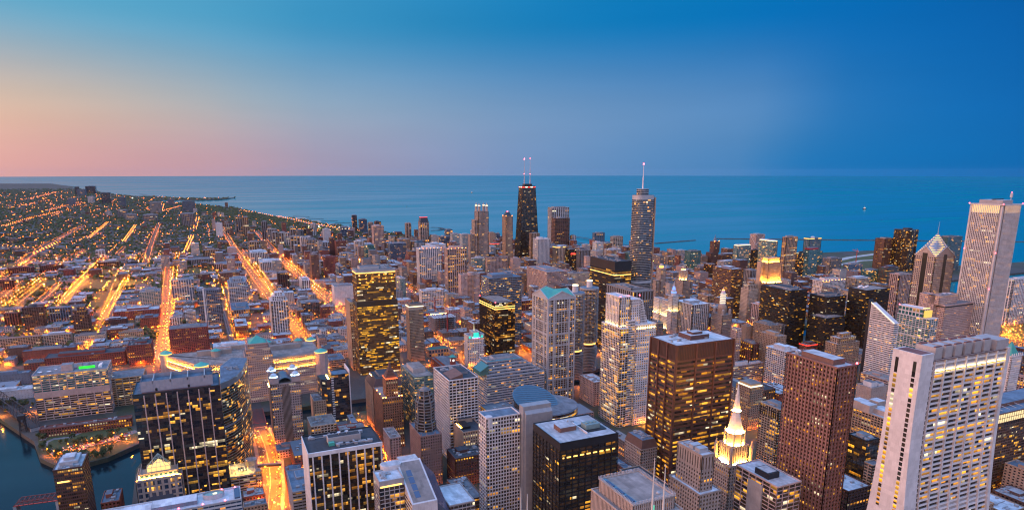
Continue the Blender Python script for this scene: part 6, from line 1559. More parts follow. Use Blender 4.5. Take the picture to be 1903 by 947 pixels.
# --- the tower with four white spires whose roof lies below the picture
b = Bld('office_tower', 'tower below the picture edge whose four thin white spires rise into view', 98, 158, WALL['stone'], GLASS['dark'], .2, foot=(64, 26))
b.block(-30, -11, 30, 11, 0, 196, bay=4, fl=3.6, pier=.4, span=.4, roof='grey')
for (px, py) in ((968, 905), (980, 917), (1217, 850), (1237, 862)):
    sx, sy = at(px, py, 250)
    m = MB(); m.cyl(0, 0, .75, .5, 196, 226, 8); m.cyl(0, 0, .5, .1, 226, 250, 8)
    sp = m.build('spire', plain_mat('spire_cream', (.62, .58, .52), .5), b.root, (sx - 98, sy - 158, 0))
    m = MB(); m.box(.55, -.18, 200, .8, .18, 232); m.build('spire_light', glow_mat('spire_teal', (.12, .9, .55), .8, 'NONE'), sp)
b.done()
# --- stone blocks right foreground
b = hero('office_tower', 'small stone tower with a sloped mansard crown behind the finned roof tower', 'stone', 'bright', .12, 1161, 1192, 1222, 836, yb=905)
W, D, z, x0, y0, x1, y1 = b.s
b.block(x0, y0, x1, y1, 0, z, bay=3, fl=3.4, pier=.48, span=.45, roof=None)
b.W.box(x0 - .4, y0 - .4, z, x1 + .4, y1 + .4, z + .8)
b.p('mansard', WALL['brown']).prism(rect(x0, y0, x1, y1), z + .8, z + 10, poly1=rect(x0 + 2.4, y0 + 2.4, x1 - 2.4, y1 - 2.4)); b.rf('blue').quad((x0 + 3, y0 + 3, z + 10.06), (x1 - 3, y0 + 3, z + 10.06), (x1 - 3, y1 - 3, z + 10.06), (x0 + 3, y1 - 3, z + 10.06))
b.units(x0 + 4, y0 + 4, x1 - 4, y1 - 4, z + 10, 8); b.done()
b = hero('office_tower', 'art deco limestone tower with tall arched slots and shoulder blocks, bottom right of centre', 'stone', 'bright', .1, 1258.6, 1305, 1328, 848, H=140)
W, D, z, x0, y0, x1, y1 = b.s
b.block(x0, y0, x1, y1, 0, z - 14, bay=3.2, fl=3.5, pier=.5, span=.42, pd=.4, sd=.3, roof=None)
b.block(x0, y0, x1, y1, z - 14, z, bay=3.2, fl=14, pier=.6, span=.25, pd=.6, sd=.4, roof='white')
b.block(x0 - 4, y0 - 5, x1 + 6, y1 + 4, 0, z - 32, bay=3.2, fl=3.5, pier=.5, span=.42, pd=.4, sd=.3, roof='tan')
b.p('cooling_tower', METAL).box(x0 + 2, y0 + 6, z, x1 - 2, y0 + 12, z + 4); b.p('cooling_tower').box(x0 + 2, y0 + 14, z, x1 - 2, y0 + 20, z + 4); b.units(x0 + 2, y1 - 12, x1 - 2, y1 - 2, z, 4); b.done()
# --- left centre group along the river
b = hero('office_block', 'white grid office with deep square windows and a part sloped dark roof', 'white', 'dark', .12, 805, 834, 888.6, 708, yb=860)
W, D, z, x0, y0, x1, y1 = b.s
b.block(x0, y0, x1, y1, 0, z, nx=8, ny=14, fl=3.6, pier=.14, span=.3, pd=.8, sd=.6, wpb=2, roof='dark')
b.p('sloped_roof', WALL['brown']).prism(rect(x0 + 4, y0 + 6, x0 + 20, y0 + 34), z, [z + .5, z + 5, z + 5, z + .5]); b.pent(x0 + 20, y0 + 20, x1 - 6, y1 - 14, z, 3, mat=WALL['grey'], roof='white'); b.units(x0 + 4, y1 - 22, x1 - 4, y1 - 3, z, 10); b.done()
b = hero('office_block', 'pale green glass office with a flat tan roof and long roof box', 'green_stone', 'teal', .35, 745, 769.5, 805, 701.6, yb=800)
W, D, z, x0, y0, x1, y1 = b.s
b.block(x0, y0, x1, y1, 0, z, bay=4, fl=3.3, pier=.05, span=.42, pd=.2, sd=.35, wpb=2, roof='tan'); b.pent(x0 + 5, y0 + 22, x1 - 4, y1 - 12, z, 6, mat=WALL['concrete'], roof='tan'); b.done()
b = hero('office_tower', 'brown brick art deco tower with a stepped cap and orange roof lamps', 'tan', 'bright', .14, 693.5, 711, 749, 742, yb=835)
W, D, z, x0, y0, x1, y1 = b.s
b.wall = wall_mat('wall_deco_brick', (.24, .125, .08), .8)
b.block(x0, y0, x1, y1, 0, z, bay=2.9, fl=3.3, pier=.5, span=.4, pd=.35, sd=.25, roof='tan')
ux0, uy0, ux1, uy1 = x0 + W * .25, y0 + 5, x1 - W * .18, y0 + 5 + W * .75
b.block(ux0, uy0, ux1, uy1, z, z + 24, bay=2.9, fl=3.3, pier=.5, span=.4, pd=.35, sd=.25, roof='tan')
cxm, cym = (ux0 + ux1) / 2, (uy0 + uy1) / 2; hw = (ux1 - ux0) / 2 - 1
b.p('light_band', glow_mat('strip_red_orange', (1, .16, .03), 1.6, 'NONE')).box(ux0 - .2, uy0 - .2, z + 23.6, ux1 + .2, uy1 + .2, z + 24.6)
for k in range(4): b.p('stepped_cap', WALL['brown']).box(cxm - hw * (1 - k * .22), cym - hw * (1 - k * .22), z + 24.6 + k * 3, cxm + hw * (1 - k * .22), cym + hw * (1 - k * .22), z + 27.6 + k * 3)
b.p('stepped_cap').cyl(cxm, cym, 1.8, 1.4, z + 36, z + 43, 8)
for p in ((x0 + 1, y0 + 1), (x0 + 1, y0 + 18), (x1 - 1, y0 + 1), (ux0 - 2, y0 + 1), (ux1, y0 + 1), (x0 + 1, y0 + 34)):
    b.p('roof_lamp', LAMP_HEAD).cyl(*p, .7, .5, z + 1.4, z + 2.6, 6); b.p('roof_flood', FLOOD_WARM).quad((p[0] - .6, p[1] + .6, z + 1.5), (p[0] + .6, p[1] + .6, z + 1.5), (p[0] + .6, p[1] + 1.6, z + 1.5), (p[0] - .6, p[1] + 1.6, z + 1.5))
b.done()
b = hero('office_tower', 'grey tower with an octagonal ribbed shaft and needle, set on a pinkish stone base', 'pink_stone', 'dark', .06, 754, 782, 821, 812, yb=905, Dmax=46)
W, D, z, x0, y0, x1, y1 = b.s
b.wall = wall_mat('wall_rose_stone', (.30, .19, .165), .8)
b.block(x0, y0, x1, y1, 0, z, bay=2.8, fl=3.3, pier=.5, span=.42, pd=.35, sd=.25, roof='blue')
gw = b.p('shaft', wall_mat('wall_weathered', (.17, .17, .175), .7)); gg = b.p('window_glass_shaft', GLASS['dark'])
oc = lambda r: [(r * math.cos(math.pi / 8 + math.pi / 4 * i), r * math.sin(math.pi / 8 + math.pi / 4 * i) - 2) for i in range(8)]
for (r, za, zb2) in ((11.5, z, z + 10), (10.2, z + 10, z + 34), (8.6, z + 34, z + 42), (6.6, z + 42, z + 47)):
    ringed(b, oc(r), za, zb2, 3.3, .3, 1.015, 2.2, W=gw, G=gg)
    for p in oc(r * 1.02):
        gw.cyl(p[0], p[1], .7, .7, za, zb2 + 1, 6)
gw.dome(0, -2, 5, z + 47, 3.5); gw.cyl(0, -2, .5, .08, z + 50, z + 64, 6)
for p in ((x0 + 1, y0 + 1), (x1 - 1, y0 + 1), (x0 + 1, y1 - 1), (x0 + W * .3, y0 + 1), (x0 + W * .7, y0 + 1)): b.W.cyl(*p, .8, .3, z, z + 4, 6)
b.done()
b = hero('office_block', 'block with a blank tan side wall and yellow glow on its dark roof', 'tan', 'bright', .35, 831.5, 860.6, 901, 804, yb=880)
W, D, z, x0, y0, x1, y1 = b.s
b.block(x0, y0, x1, y1, 0, z, bay=3, fl=3.5, pier=.45, span=.4, faces='SE', roof='dark'); b.pent(x0 + 4, y0 + 30, x1 - 4, y1 - 4, z, 5, roof='dark')
b.p('roof_box', WALL['black']).box(x0 + 3, y0 + 10, z, x0 + 13, y0 + 30, z + 3); b.p('roof_lamp', FLOOD_WARM).quad((x0 + 2, y0 + 12, z + 1.4), (x0 + 2, y0 + 28, z + 1.4), (x0 + 1.4, y0 + 28, z + 1.5), (x0 + 1.4, y0 + 12, z + 1.5)); b.done()
b = hero('office_block', 'brown office with a steep mansard roof glowing orange at one corner', 'pink_stone', 'bronze', .3, 678, 693, 748, 722, yb=802)
W, D, z, x0, y0, x1, y1 = b.s
b.wall = WALL['tan']
b.block(x0, y0, x1, y1, 0, z, bay=3.4, fl=3.4, pier=.3, span=.36, roof=None)
b.p('mansard', WALL['rust']).prism(rect(x0, y0, x1, y1), z, z + 11, poly1=rect(x0 + 6, y0 + 6, x1 - 3, y1 - 6)); b.rf('dark').quad((x0 + 6.5, y0 + 6.5, z + 11.05), (x1 - 3.5, y0 + 6.5, z + 11.05), (x1 - 3.5, y1 - 6.5, z + 11.05), (x0 + 6.5, y1 - 6.5, z + 11.05))
b.p('roof_lamp', FLOOD_WARM).quad((x0 + 5, y1 - 8, z + 9.6), (x0 + 5, y1 - 22, z + 9.6), (x0 + 6, y1 - 22, z + 9.7), (x0 + 6, y1 - 8, z + 9.7)); b.pent(x0 + 12, y0 + 14, x1 - 6, y1 - 14, z + 11, 4, mat=WALL['grey'], roof='grey'); b.done()
b = hero('condo_tower', 'dark blue glass tower with a white edge blade and a striped stair strip', 'black', 'blue', .2, 615, 648, 669, 694, yb=797, D=24)
W, D, z, x0, y0, x1, y1 = b.s
b.glassm = glass_mat('glass_condo', (.03, .05, .075), .06, .3, gain=.9)
b.block(x0, y0, x1, y1, 0, z, bay=2.4, fl=3.3, pier=.06, span=.14, pd=.15, sd=.3, roof='blue')
gz = b.p('window_glass_bow', b.glassm); bow = [(x0 - 14, y1 + 6), (x0 - 12, y0 + 10), (x0 - 6, y0 + 2), (x0, y0), (x0, y1 + 6)]
ringed(b, bow, 0, z - 6, 3.3, .12, 1.004, 2.4, W=b.W, G=gz)
b.p('blade', WALL['white']).box(x1 + .05, y0 - 1, 0, x1 + 1.2, y1 + 8, z + 6); b.p('stair_strip', WALL['white'])
for k in range(int(z / 3.3)): b.p('stair_strip').box(x0 - .1, y0 - .5, k * 3.3, x0 + 3, y0 - .05, k * 3.3 + 1.6)
b.p('roof_wall', WALL['tan']).box(x0, y0, z, x0 + 1, y1, z + 4); b.p('roof_trellis_light', FLOOD_WARM).quad((x0 - 2, y0 + 4, z - 5), (x0 - 2, y1, z - 5), (x0 - 3.5, y1, z - 5), (x0 - 3.5, y0 + 4, z - 5))
b.p('rooftop_terrace', WALL['grey']).box(x0 - 6, y0 - 24, 0, x1, y0 - 2, z * .18); b.done()
b = hero('office_block', 'small tan brick tower with pale front and blank side, beside the domed tower', 'beige', 'bright', .18, 572, 583, 610, 746, yb=805, Dmax=34)
W, D, z, x0, y0, x1, y1 = b.s
b.wall = WALL['tan']
b.block(x0, y0, x1, y1, 0, z, bay=3, fl=3.4, pier=.5, span=.45, faces='SE', roof='grey'); b.units(x0 + 2, y0 + 2, x1 - 2, y1 - 2, z, 8); b.done()
b = hero('office_block', 'slim brown tower with a pale blue roof behind the small tan brick tower', 'brown', 'bright', .2, 600, 606, 622, 736, yb=795, Dmax=30)
W, D, z, x0, y0, x1, y1 = b.s
b.block(x0, y0, x1, y1, 0, z, bay=3, fl=3.4, pier=.45, span=.4, roof='white'); b.done()
b = hero('office_tower', 'pinkish stone tower with four silver domed turrets lit in blue', 'pink_stone', 'bright', .2, 489.5, 502, 558, 716, yb=828, Dmax=42)
W, D, z, x0, y0, x1, y1 = b.s
b.block(x0, y0, x1, y1, 0, z, bay=2.8, fl=3.4, pier=.46, span=.42, pd=.4, sd=.3, roof='tan')
b.p('glass_bay', GLASS['dark']).box(x0 + W * .36, y0 - .2, 0, x0 + W * .64, y0 + .3, z - 3, bottom=False)
for i in range(8): b.W.box(x0 + W * (.36 + .04 * i) - .25, y0 - .5, 0, x0 + W * (.36 + .04 * i) + .25, y0 + .1, z - 2)
vb = b.p('barrel_roof', plain_mat('barrel_slate', (.08, .11, .15), .35))
for i in range(8):
    a0_, a1_ = math.pi * i / 8, math.pi * (i + 1) / 8; r_ = W * .2
    vb.quad((r_ * math.cos(a0_), y0 + 4, z + 7 * math.sin(a0_)), (r_ * math.cos(a0_), y1 - 4, z + 7 * math.sin(a0_)), (r_ * math.cos(a1_), y1 - 4, z + 7 * math.sin(a1_)), (r_ * math.cos(a1_), y0 + 4, z + 7 * math.sin(a1_)))
for sx in (-1, 1):
    for sy in (-1, 1):
        m = MB(); m.box(-5.2, -5.2, 0, 5.2, 5.2, 9); t = m.build('turret', WALL['pink_stone'], b.root, (sx * (W / 2 - 5.2), sy * (D / 2 - 5.2), z))
        m = MB(); m.cyl(0, 0, 4.6, 4.2, 9, 11, 16); m.dome(0, 0, 4.2, 11, 3.2); m.cyl(0, 0, .9, .1, 14.2, 17.5, 8); m.build('dome', plain_mat('dome_silver', (.55, .58, .62), .35, .3), t)
        m = MB()
        for i in range(12):
            t0, t1 = math.pi / 6 * i, math.pi / 6 * (i + 1); m.quad((4.7 * math.cos(t0), 4.7 * math.sin(t0), 9.1), (5.1 * math.cos(t0), 5.1 * math.sin(t0), 9.3), (5.1 * math.cos(t1), 5.1 * math.sin(t1), 9.3), (4.7 * math.cos(t1), 4.7 * math.sin(t1), 9.1))
        m.build('dome_light', FLOOD_COOL, t)
flood_w(b, x0 - .3, y0 + 12, y0 + 30, z - 5, FLOOD_WARM); b.done()
# --- the huge river hall (merchandise building)
zm = 63.0
pts = [at(303, 659, zm), at(372, 682, zm), at(457, 673, zm), at(601, 655, zm)]
pts += [(pts[3][0] - 4, pts[3][1] + 88), (pts[0][0] + 2, pts[3][1] + 88)]
ox, oy = 30.0, 1110.0
pl = [(p[0] - ox, p[1] - oy) for p in pts]
b = Bld('exchange_hall', 'vast stone river hall with gold floodlit upper windows and green corner caps', ox, oy, WALL['pink_stone'], GLASS['bright'], .8, foot=None)
FOOT.append((pts[0][0], pts[1][1], pts[3][0], pts[4][1]))
def hall(poly, z0, z1, inset=0.0):
    b.G.prism(poly, z0, z1, uv=(3.0, round((z1 - z0) / 3.6)), top=False)
    nf = round((z1 - z0) / 3.6)
    c0 = (sum(p[0] for p in poly) / len(poly), sum(p[1] for p in poly) / len(poly))
    for i in range(len(poly)):
        p, q = Vector(poly[i]), Vector(poly[(i + 1) % len(poly)])
        L = (q - p).length; n = max(1, round(L / 3.0)); d = (q - p).normalized(); o = Vector((d.y, -d.x)) * .45
        for k in range(n + 1):
            a = p + d * (L * k / n); w_ = d * .75
            A, B = a - w_, a + w_
            b.W.quad((*(A + o), z0), (*(B + o), z0), (*(B + o), z1), (*(A + o), z1)); b.W.quad((*A, z0), (*(A + o), z0), (*(A + o), z1), (*A, z1)); b.W.quad((*(B + o), z0), (*B, z0), (*B, z1), (*(B + o), z1))
        for k in range(nf + 1):
            za, zb2 = max(z0, z0 + k * 3.6 - .8), min(z1, z0 + k * 3.6 + .8); o2 = o * .6
            b.W.quad((*(p + o2), za), (*(q + o2), za), (*(q + o2), zb2), (*(p + o2), zb2)); b.W.quad((*(p + o2), zb2), (*(q + o2), zb2), (*q, zb2), (*p, zb2))
hall(pl, 0, zm - 9)
b.W.prism(scalepoly(pl, 1.004), zm - 9, zm - 8, bottom=True)
def inset(poly, d):
    n = len(poly); out = []
    for i in range(n):
        p, a, c = Vector(poly[i]), Vector(poly[i - 1]), Vector(poly[(i + 1) % n])
        e1, e2 = (p - a).normalized(), (c - p).normalized(); n1, n2 = Vector((-e1.y, e1.x)), Vector((-e2.y, e2.x)); m = (n1 + n2); m /= max(.3, m.length_squared / 2)
        out.append(tuple(p + m * d))
    return out
pi2 = inset(pl, 3.2)
b.rf('tan').prism(pl, zm - 8.2, zm - 7.9)
hall(pi2, zm - 8, zm)
b.W.prism(scalepoly(pi2, 1.003), zm, zm + 1.4, top=False); b.rf('dark').prism(inset(pl, 3.6), zm, zm + .6)
fm = b.p('floodlight', glow_mat('flood_hall', (1.0, .40, .022), 620.0, 'FRONT'))
for i in (0, 1, 2):
    for (pp, zz, o_) in ((pi2, zm - 7.2, .9), (pl, zm - 17, .9)):
        p, q = Vector(pp[i]), Vector(pp[i + 1]); d = (q - p).normalized(); o = Vector((d.y, -d.x))
        n = int((q - p).length / 4)
        for k in range(n):
            a, c = p + d * (k * 4 + 1.2) + o * o_, p + d * (k * 4 + 2.6) + o * o_
            fm.quad((*(a + o * .5), zz), (*(c + o * .5), zz), (*c, zz - .1), (*a, zz - .1))
for (p, s) in ((pl[0], 1), (pl[1], 1.15), (pl[3], 1.15), (pl[4], .9), (pl[5], .9)):
    m = MB(); oc_ = [(9 * s * math.cos(math.pi / 8 + math.pi / 4 * i), 9 * s * math.sin(math.pi / 8 + math.pi / 4 * i)) for i in range(8)]
    m.prism(oc_, 0, zm + 3); t = m.build('corner_pavilion', WALL['pink_stone'], b.root, (p[0] * .97, p[1] * .96, 0))
    m = MB(); m.pyramid(scalepoly(oc_, 1.05), zm + 3.1, (0, 0, zm + 8)); m.build('copper_cap', COPPER, t)
    m = MB(); m.prism(scalepoly(oc_, 1.01), zm + 1.6, zm + 2.8, top=False); m.build('cap_lights', STRIP, t)
tw = ((pl[2][0] + 19), pl[2][1] + 14)
for (hw, za, zb2) in ((20, 0, zm + 10), (17.5, zm + 10, zm + 20), (14.5, zm + 20, zm + 27)):
    b.block(tw[0] - hw, tw[1] - hw, tw[0] + hw, tw[1] + hw, za, zb2, bay=3.0, fl=3.5, pier=.5, span=.42, pd=.45, sd=.3, roof='blue')
b.p('copper_roof', COPPER).pyramid(rect(tw[0] - 13, tw[1] - 13, tw[0] + 13, tw[1] + 13), zm + 27.3, (tw[0], tw[1], zm + 38))
for (xx, yy, w_, d_) in ((60, 10, 60, 9), (-40, 20, 50, 10), (20, 36, 70, 8)):
    b.pent(xx - w_ / 2, yy - d_ / 2, xx + w_ / 2, yy + d_ / 2, zm + .6, 7, mat=WALL['stone'], roof='tan')
for (xx, yy) in ((-38, 6), (88, 22), (40, 30)):
    m = MB(); m.cyl(0, 0, 7, 7, 0, 9, 10); t = m.build('roof_pavilion', WALL['stone'], b.root, (xx, yy, zm + .6)); m = MB(); m.pyramid([(7.4 * math.cos(i * math.pi / 5), 7.4 * math.sin(i * math.pi / 5)) for i in range(10)], 9, (0, 0, 13)); m.build('copper_cap', COPPER, t)
b.units(-60, 22, 90, 44, zm + .6, 24); b.done()
# --- low foreground blocks
for (name, lb, wall, glass, lit, args, kw, roof) in [
    ('brick_building', 'dark red brick block with yellow windows between grey slab and sloping roof', 'dark_brick', 'bright', .3, (832, 846, 905, 853), dict(yb=905, D=30), 'dark'),
    ('brick_building', 'low red brick podium with glowing openings below the concrete hotel block', 'brick', 'bright', .9, (72, 244, 250, 777), dict(yb=791, D=14), 'red'),
    ('office_block', 'narrow pinkish stone block with patched tan roof left of the octagonal tower', 'pink_stone', 'dark', .12, (725, 745, 756, 812), dict(yb=865, D=36), 'tan'),
    ('brick_building', 'low brick corner block with a pale flat roof hut beside the orange street', 'brick', 'bright', .25, (524, 535, 567, 893), dict(yb=925, D=40), 'blue'),
    ('brick_building', 'small brick building with white roof units beside the parking deck', 'brick', 'dark', .15, (450, 452, 492, 925), dict(yb=938, D=18), 'white'),
    ('shop_building', 'low building with pale blue roof at the bottom edge beside the orange street', 'tan', 'bright', .3, (452, 453, 497, 944), dict(yb=965, D=14), 'blue'),
    ('office_block', 'stone podium with planted terraces below the four domed tower', 'pink_stone', 'bright', .3, (510, 514, 566, 838), dict(yb=852, D=20), 'grey'),
    ('office_block', 'dark tan roofed office squeezed beside the art deco limestone tower', 'brown', 'bright', .3, (1330, 1348, 1372, 890), dict(yb=960, D=24), 'tan'),
    ('office_block', 'low triangular looking brown block with grey roof huts beside the dark copper tower', 'brick', 'bronze', .3, (187, 222, 228, 930), dict(yb=960, D=30), 'blue'),
]:
    b = hero(name, lb, wall, glass, lit, *args, **kw)
    W, D, z, x0, y0, x1, y1 = b.s
    b.block(x0, y0, x1, y1, 0, z, bay=3.2, fl=3.5, pier=.45, span=.42, roof=roof); b.units(x0 + 1, y0 + 1, x1 - 1, y1 - 1, z, 7)
    if W > 14 and D > 14: b.pent(x0 + W * .2, y0 + D * .4, x0 + W * .55, y1 - D * .2, z, 4, roof='dark')
    b.done()
# --- three lobed black lakeside tower
b = hero('apartment_tower', 'tallest lakeside black tower, three lobed and curved, alone before the breakwater', 'black', 'bronze', .2, 1663, 1682, 1710, 428, yb=503)
W, D, z, x0, y0, x1, y1 = b.s
pl = []
for i in range(48):
    t = 2 * math.pi * i / 48; r_ = (W + D) * .29 * (1 + .24 * math.cos(3 * t + .6)); pl.append((r_ * math.cos(t), r_ * math.sin(t)))
ringed(b, pl, 0, z, 3.3, .3, 1.012, 3.4); b.rf('dark').prism(scalepoly(pl, .98), z, z + .4); b.pent(-12, -10, 12, 10, z, 6, mat=WALL['black'], roof='dark'); b.done()

# ------------------------------------------------------------------ water, land, streets
def poly_in(p, poly):
    x, y = p; r = False; n = len(poly); j = n - 1
    for i in range(n):
        xi, yi = poly[i]; xj, yj = poly[j]
        if (yi > y) != (yj > y) and x < (xj - xi) * (y - yi) / (yj - yi) + xi: r = not r
        j = i
    return r
def struct(mb, name, mat, kind='structure'):
    o = mb.build(name, mat); o['kind'] = kind; return o
def ngon(poly, z0, z1, sides=True):
    from mathutils.geometry import tessellate_polygon
    mb = MB()
    for t in tessellate_polygon([[Vector((*p, 0)) for p in poly]]):
        tri = [poly[i] for i in t]
        a = (tri[1][0] - tri[0][0]) * (tri[2][1] - tri[0][1]) - (tri[2][0] - tri[0][0]) * (tri[1][1] - tri[0][1])
        if a < 0: tri.reverse()
        mb.quad(*[(*p, z1) for p in tri])
    if sides:
        ar = sum(poly[i][0] * poly[(i + 1) % len(poly)][1] - poly[(i + 1) % len(poly)][0] * poly[i][1] for i in range(len(poly)))
        pp = poly if ar > 0 else poly[::-1]
        for i in range(len(pp)):
            p, q = pp[i], pp[(i + 1) % len(pp)]
            mb.quad((*p, z0), (*q, z0), (*q, z1), (*p, z1))
    return mb
def water_mat(name, col, rough, spec, bump):
    m, t, p = newmat(name)
    c = N(t, 'ShaderNodeTexCoord')
    mp_ = N(t, 'ShaderNodeMapping'); mp_.inputs['Scale'].default_value = (.00035, .0016, 1); mp_.inputs['Rotation'].default_value = (0, 0, R(-14))
    t.links.new(c.outputs['Object'], mp_.inputs[0])
    n1 = N(t, 'ShaderNodeTexNoise'); n1.inputs['Scale'].default_value = 1.0; n1.inputs['Detail'].default_value = 6; n1.inputs['Roughness'].default_value = .6
    t.links.new(mp_.outputs[0], n1.inputs['Vector'])
    n2 = N(t, 'ShaderNodeTexNoise'); n2.inputs['Scale'].default_value = .06; n2.inputs['Detail'].default_value = 4; t.links.new(c.outputs['Object'], n2.inputs['Vector'])
    n3 = N(t, 'ShaderNodeTexNoise'); n3.inputs['Scale'].default_value = .012; n3.inputs['Detail'].default_value = 3; t.links.new(c.outputs['Object'], n3.inputs['Vector'])
    bp = N(t, 'ShaderNodeBump'); bp.inputs['Strength'].default_value = bump; bp.inputs['Distance'].default_value = 1.2
    t.links.new(M(t, 'ADD', n2.outputs[0], M(t, 'MULTIPLY', n3.outputs[0], 2.0)), bp.inputs['Height'])
    df = N(t, 'ShaderNodeBsdfDiffuse'); df.inputs[0].default_value = (*col, 1)
    gl = N(t, 'ShaderNodeBsdfGlossy'); gl.inputs[0].default_value = (.68, .87, 1, 1); gl.inputs['Roughness'].default_value = rough; t.links.new(bp.outputs[0], gl.inputs['Normal'])
    fr_ = N(t, 'ShaderNodeFresnel'); fr_.inputs[0].default_value = 1.33
    fac = M(t, 'MULTIPLY', M(t, 'MINIMUM', fr_.outputs[0], spec), M(t, 'MULTIPLY_ADD', smooth(t, n1.outputs[0], .36, .64), .55, .66))     # wind lanes: calmer and rougher water
    mx = N(t, 'ShaderNodeMixShader'); t.links.new(fac, mx.inputs[0]); t.links.new(df.outputs[0], mx.inputs[1]); t.links.new(gl.outputs[0], mx.inputs[2])
    t.links.new(mx.outputs[0], [n for n in t.nodes if n.type == 'OUTPUT_MATERIAL'][0].inputs[0])
    return m
WATER_Z = -6.0
lake = MB(); n_ = 256; LR = 54000.0
lake.quad(*[(LR * math.cos(2 * math.pi * i / n_), LR * math.sin(2 * math.pi * i / n_), WATER_Z) for i in range(n_)])
struct(lake, 'lake', water_mat('lake_water', (.0, .23, .27), .10, .5, .05))

A_LAND = [(-100, -700), (-100, 700), (-106, 860), (-96, 905), (-60, 938), (0, 946), (300, 948), (560, 922), (800, 960), (1000, 1008), (1700, 1080), (1950, 1060), (2150, 900), (2300, 500), (2700, -700)]
SHORE = [(1700, 1150), (1960, 1200), (2050, 1380), (2850, 1400), (3000, 1480), (3000, 1560), (2600, 1580), (2450, 1700), (2750, 1900), (2800, 2060), (2690, 2080), (2440, 2110), (2250, 2060), (1900, 2150), (1700, 2300), (1560, 2560), (1500, 2900), (1300, 3050), (1120, 3200), (1040, 3400), (960, 3720), (888, 4032), (802, 4424), (711, 4715), (592, 5356), (512, 5526), (453, 5765), (336, 6562), (240, 7219), (83, 7509), (-203, 8271), (-480, 8700), (-499, 9490), (-73, 9126), (200, 9300), (364, 9860), (118, 9770), (-205, 9915), (-547, 10479), (-901, 10857), (-1349, 12304), (-2081, 15381), (-2700, 17600), (-2651, 18118), (-3300, 20500), (-3951, 23083), (-5273, 23677), (-9500, 25500)]
B_LAND = [(-9500, 1330), (-900, 1330), (-430, 1230), (-318, 1165), (-236, 1010), (-218, 945), (-198, 915), (-165, 903), (-141, 912), (-111, 944), (-60, 1001), (0, 1004), (300, 1003), (560, 978), (800, 1040), (1000, 1066)] + SHORE
C_LAND = [(-9500, -700), (-252, -700), (-252, 860), (-300, 935), (-420, 1080), (-900, 1240), (-9500, 1240)]
def ground_mat():
    m, t, p = newmat('city_ground')
    c = N(t, 'ShaderNodeTexCoord')
    v = N(t, 'ShaderNodeTexVoronoi'); v.inputs['Scale'].default_value = .022
    n = N(t, 'ShaderNodeTexNoise'); n.inputs['Scale'].default_value = .006; n.inputs['Detail'].default_value = 6
    n2 = N(t, 'ShaderNodeTexNoise'); n2.inputs['Scale'].default_value = .3; n2.inputs['Detail'].default_value = 4
    for q in (v, n, n2): t.links.new(c.outputs['Object'], q.inputs['Vector'])
    sp = N(t, 'ShaderNodeSeparateColor'); t.links.new(v.outputs['Color'], sp.inputs[0])
    a = mixc(t, smooth(t, n.outputs[0], .42, .6), (.055, .052, .050), (.035, .05, .022))
    a = mixc(t, M(t, 'MULTIPLY', sp.outputs[0], .5), a, (.10, .09, .08))
    h = N(t, 'ShaderNodeVectorMath', operation='SCALE'); t.links.new(a, h.inputs[0]); t.links.new(M(t, 'MULTIPLY_ADD', n2.outputs[0], .8, .6), h.inputs['Scale'])
    t.links.new(h.outputs[0], p.inputs['Base Color']); p.inputs['Roughness'].default_value = .9
    return m
GM = ground_mat()
for pl in (A_LAND, B_LAND, C_LAND): struct(ngon(pl, WATER_Z - 2, 0.0), 'ground', GM)
RIVER = [(-252, 500), (-100, 500), (-100, 700), (-106, 860), (-96, 905), (-60, 938), (0, 946), (300, 948), (560, 922), (800, 960), (1000, 1008), (1700, 1080), (1700, 1150), (1000, 1066), (800, 1040), (560, 978), (300, 1003), (0, 1004), (-60, 1001), (-111, 944), (-141, 912), (-165, 903), (-198, 915), (-218, 945), (-236, 1010), (-318, 1165), (-430, 1230), (-900, 1330), (-900, 1240), (-420, 1080), (-300, 935), (-252, 860)]
struct(ngon(RIVER, 0, WATER_Z + .05, False), 'river', water_mat('river_water', (.006, .013, .018), .14, .30, .12))
def on_land(x, y): return poly_in((x, y), B_LAND) or poly_in((x, y), A_LAND) or poly_in((x, y), C_LAND)

ASPH = wall_mat('asphalt', (.052, .050, .050), .85)
PAINT = plain_mat('road_paint', (.7, .66, .5), .7)
KERB = wall_mat('pavement_slabs', (.20, .19, .18), .85)
LAWN = wall_mat('lawn', (.075, .085, .03), .95, .45)
SAND = wall_mat('beach_sand', (.36, .32, .26), .9)
def ribbon(pts, w, z, mb=None):
    mb = mb or MB(); n = len(pts); L = []
    for i in range(n):
        a, c = Vector(pts[max(0, i - 1)]), Vector(pts[min(n - 1, i + 1)]); d = (c - a).normalized(); o = Vector((-d.y, d.x)) * w / 2
        L.append((Vector(pts[i]) + o, Vector(pts[i]) - o))
    for i in range(n - 1): mb.quad((*L[i][1], z), (*L[i + 1][1], z), (*L[i + 1][0], z), (*L[i][0], z))
    return mb
def along(pts, step, off=0.0, start=0.0):
    out = []; carry = start
    for i in range(len(pts) - 1):
        a, c = Vector(pts[i]), Vector(pts[i + 1]); L = (c - a).length
        if L < .01: continue
        d = (c - a) / L; o = Vector((-d.y, d.x)) * off; s = carry
        while s < L: out.append((*(a + d * s + o), math.atan2(d.y, d.x))); s += step
        carry = s - L
    return out
NS = [-1000, -880, -760, -630, -500, -370, -240, -100, 40, 165, 290, 415, 540, 663, 795, 953, 1130, 1330, 1560, 1700, 1850]
EW = [210, 330, 477, 622, 755, 877, 1133, 1244, 1344, 1433, 1520, 1605, 1700, 1795, 1890, 1980, 2090, 2200, 2320, 2440, 2560, 2680, 2770, 2900, 3040, 3180]
P = lambda *q: [at(*p) for p in q]
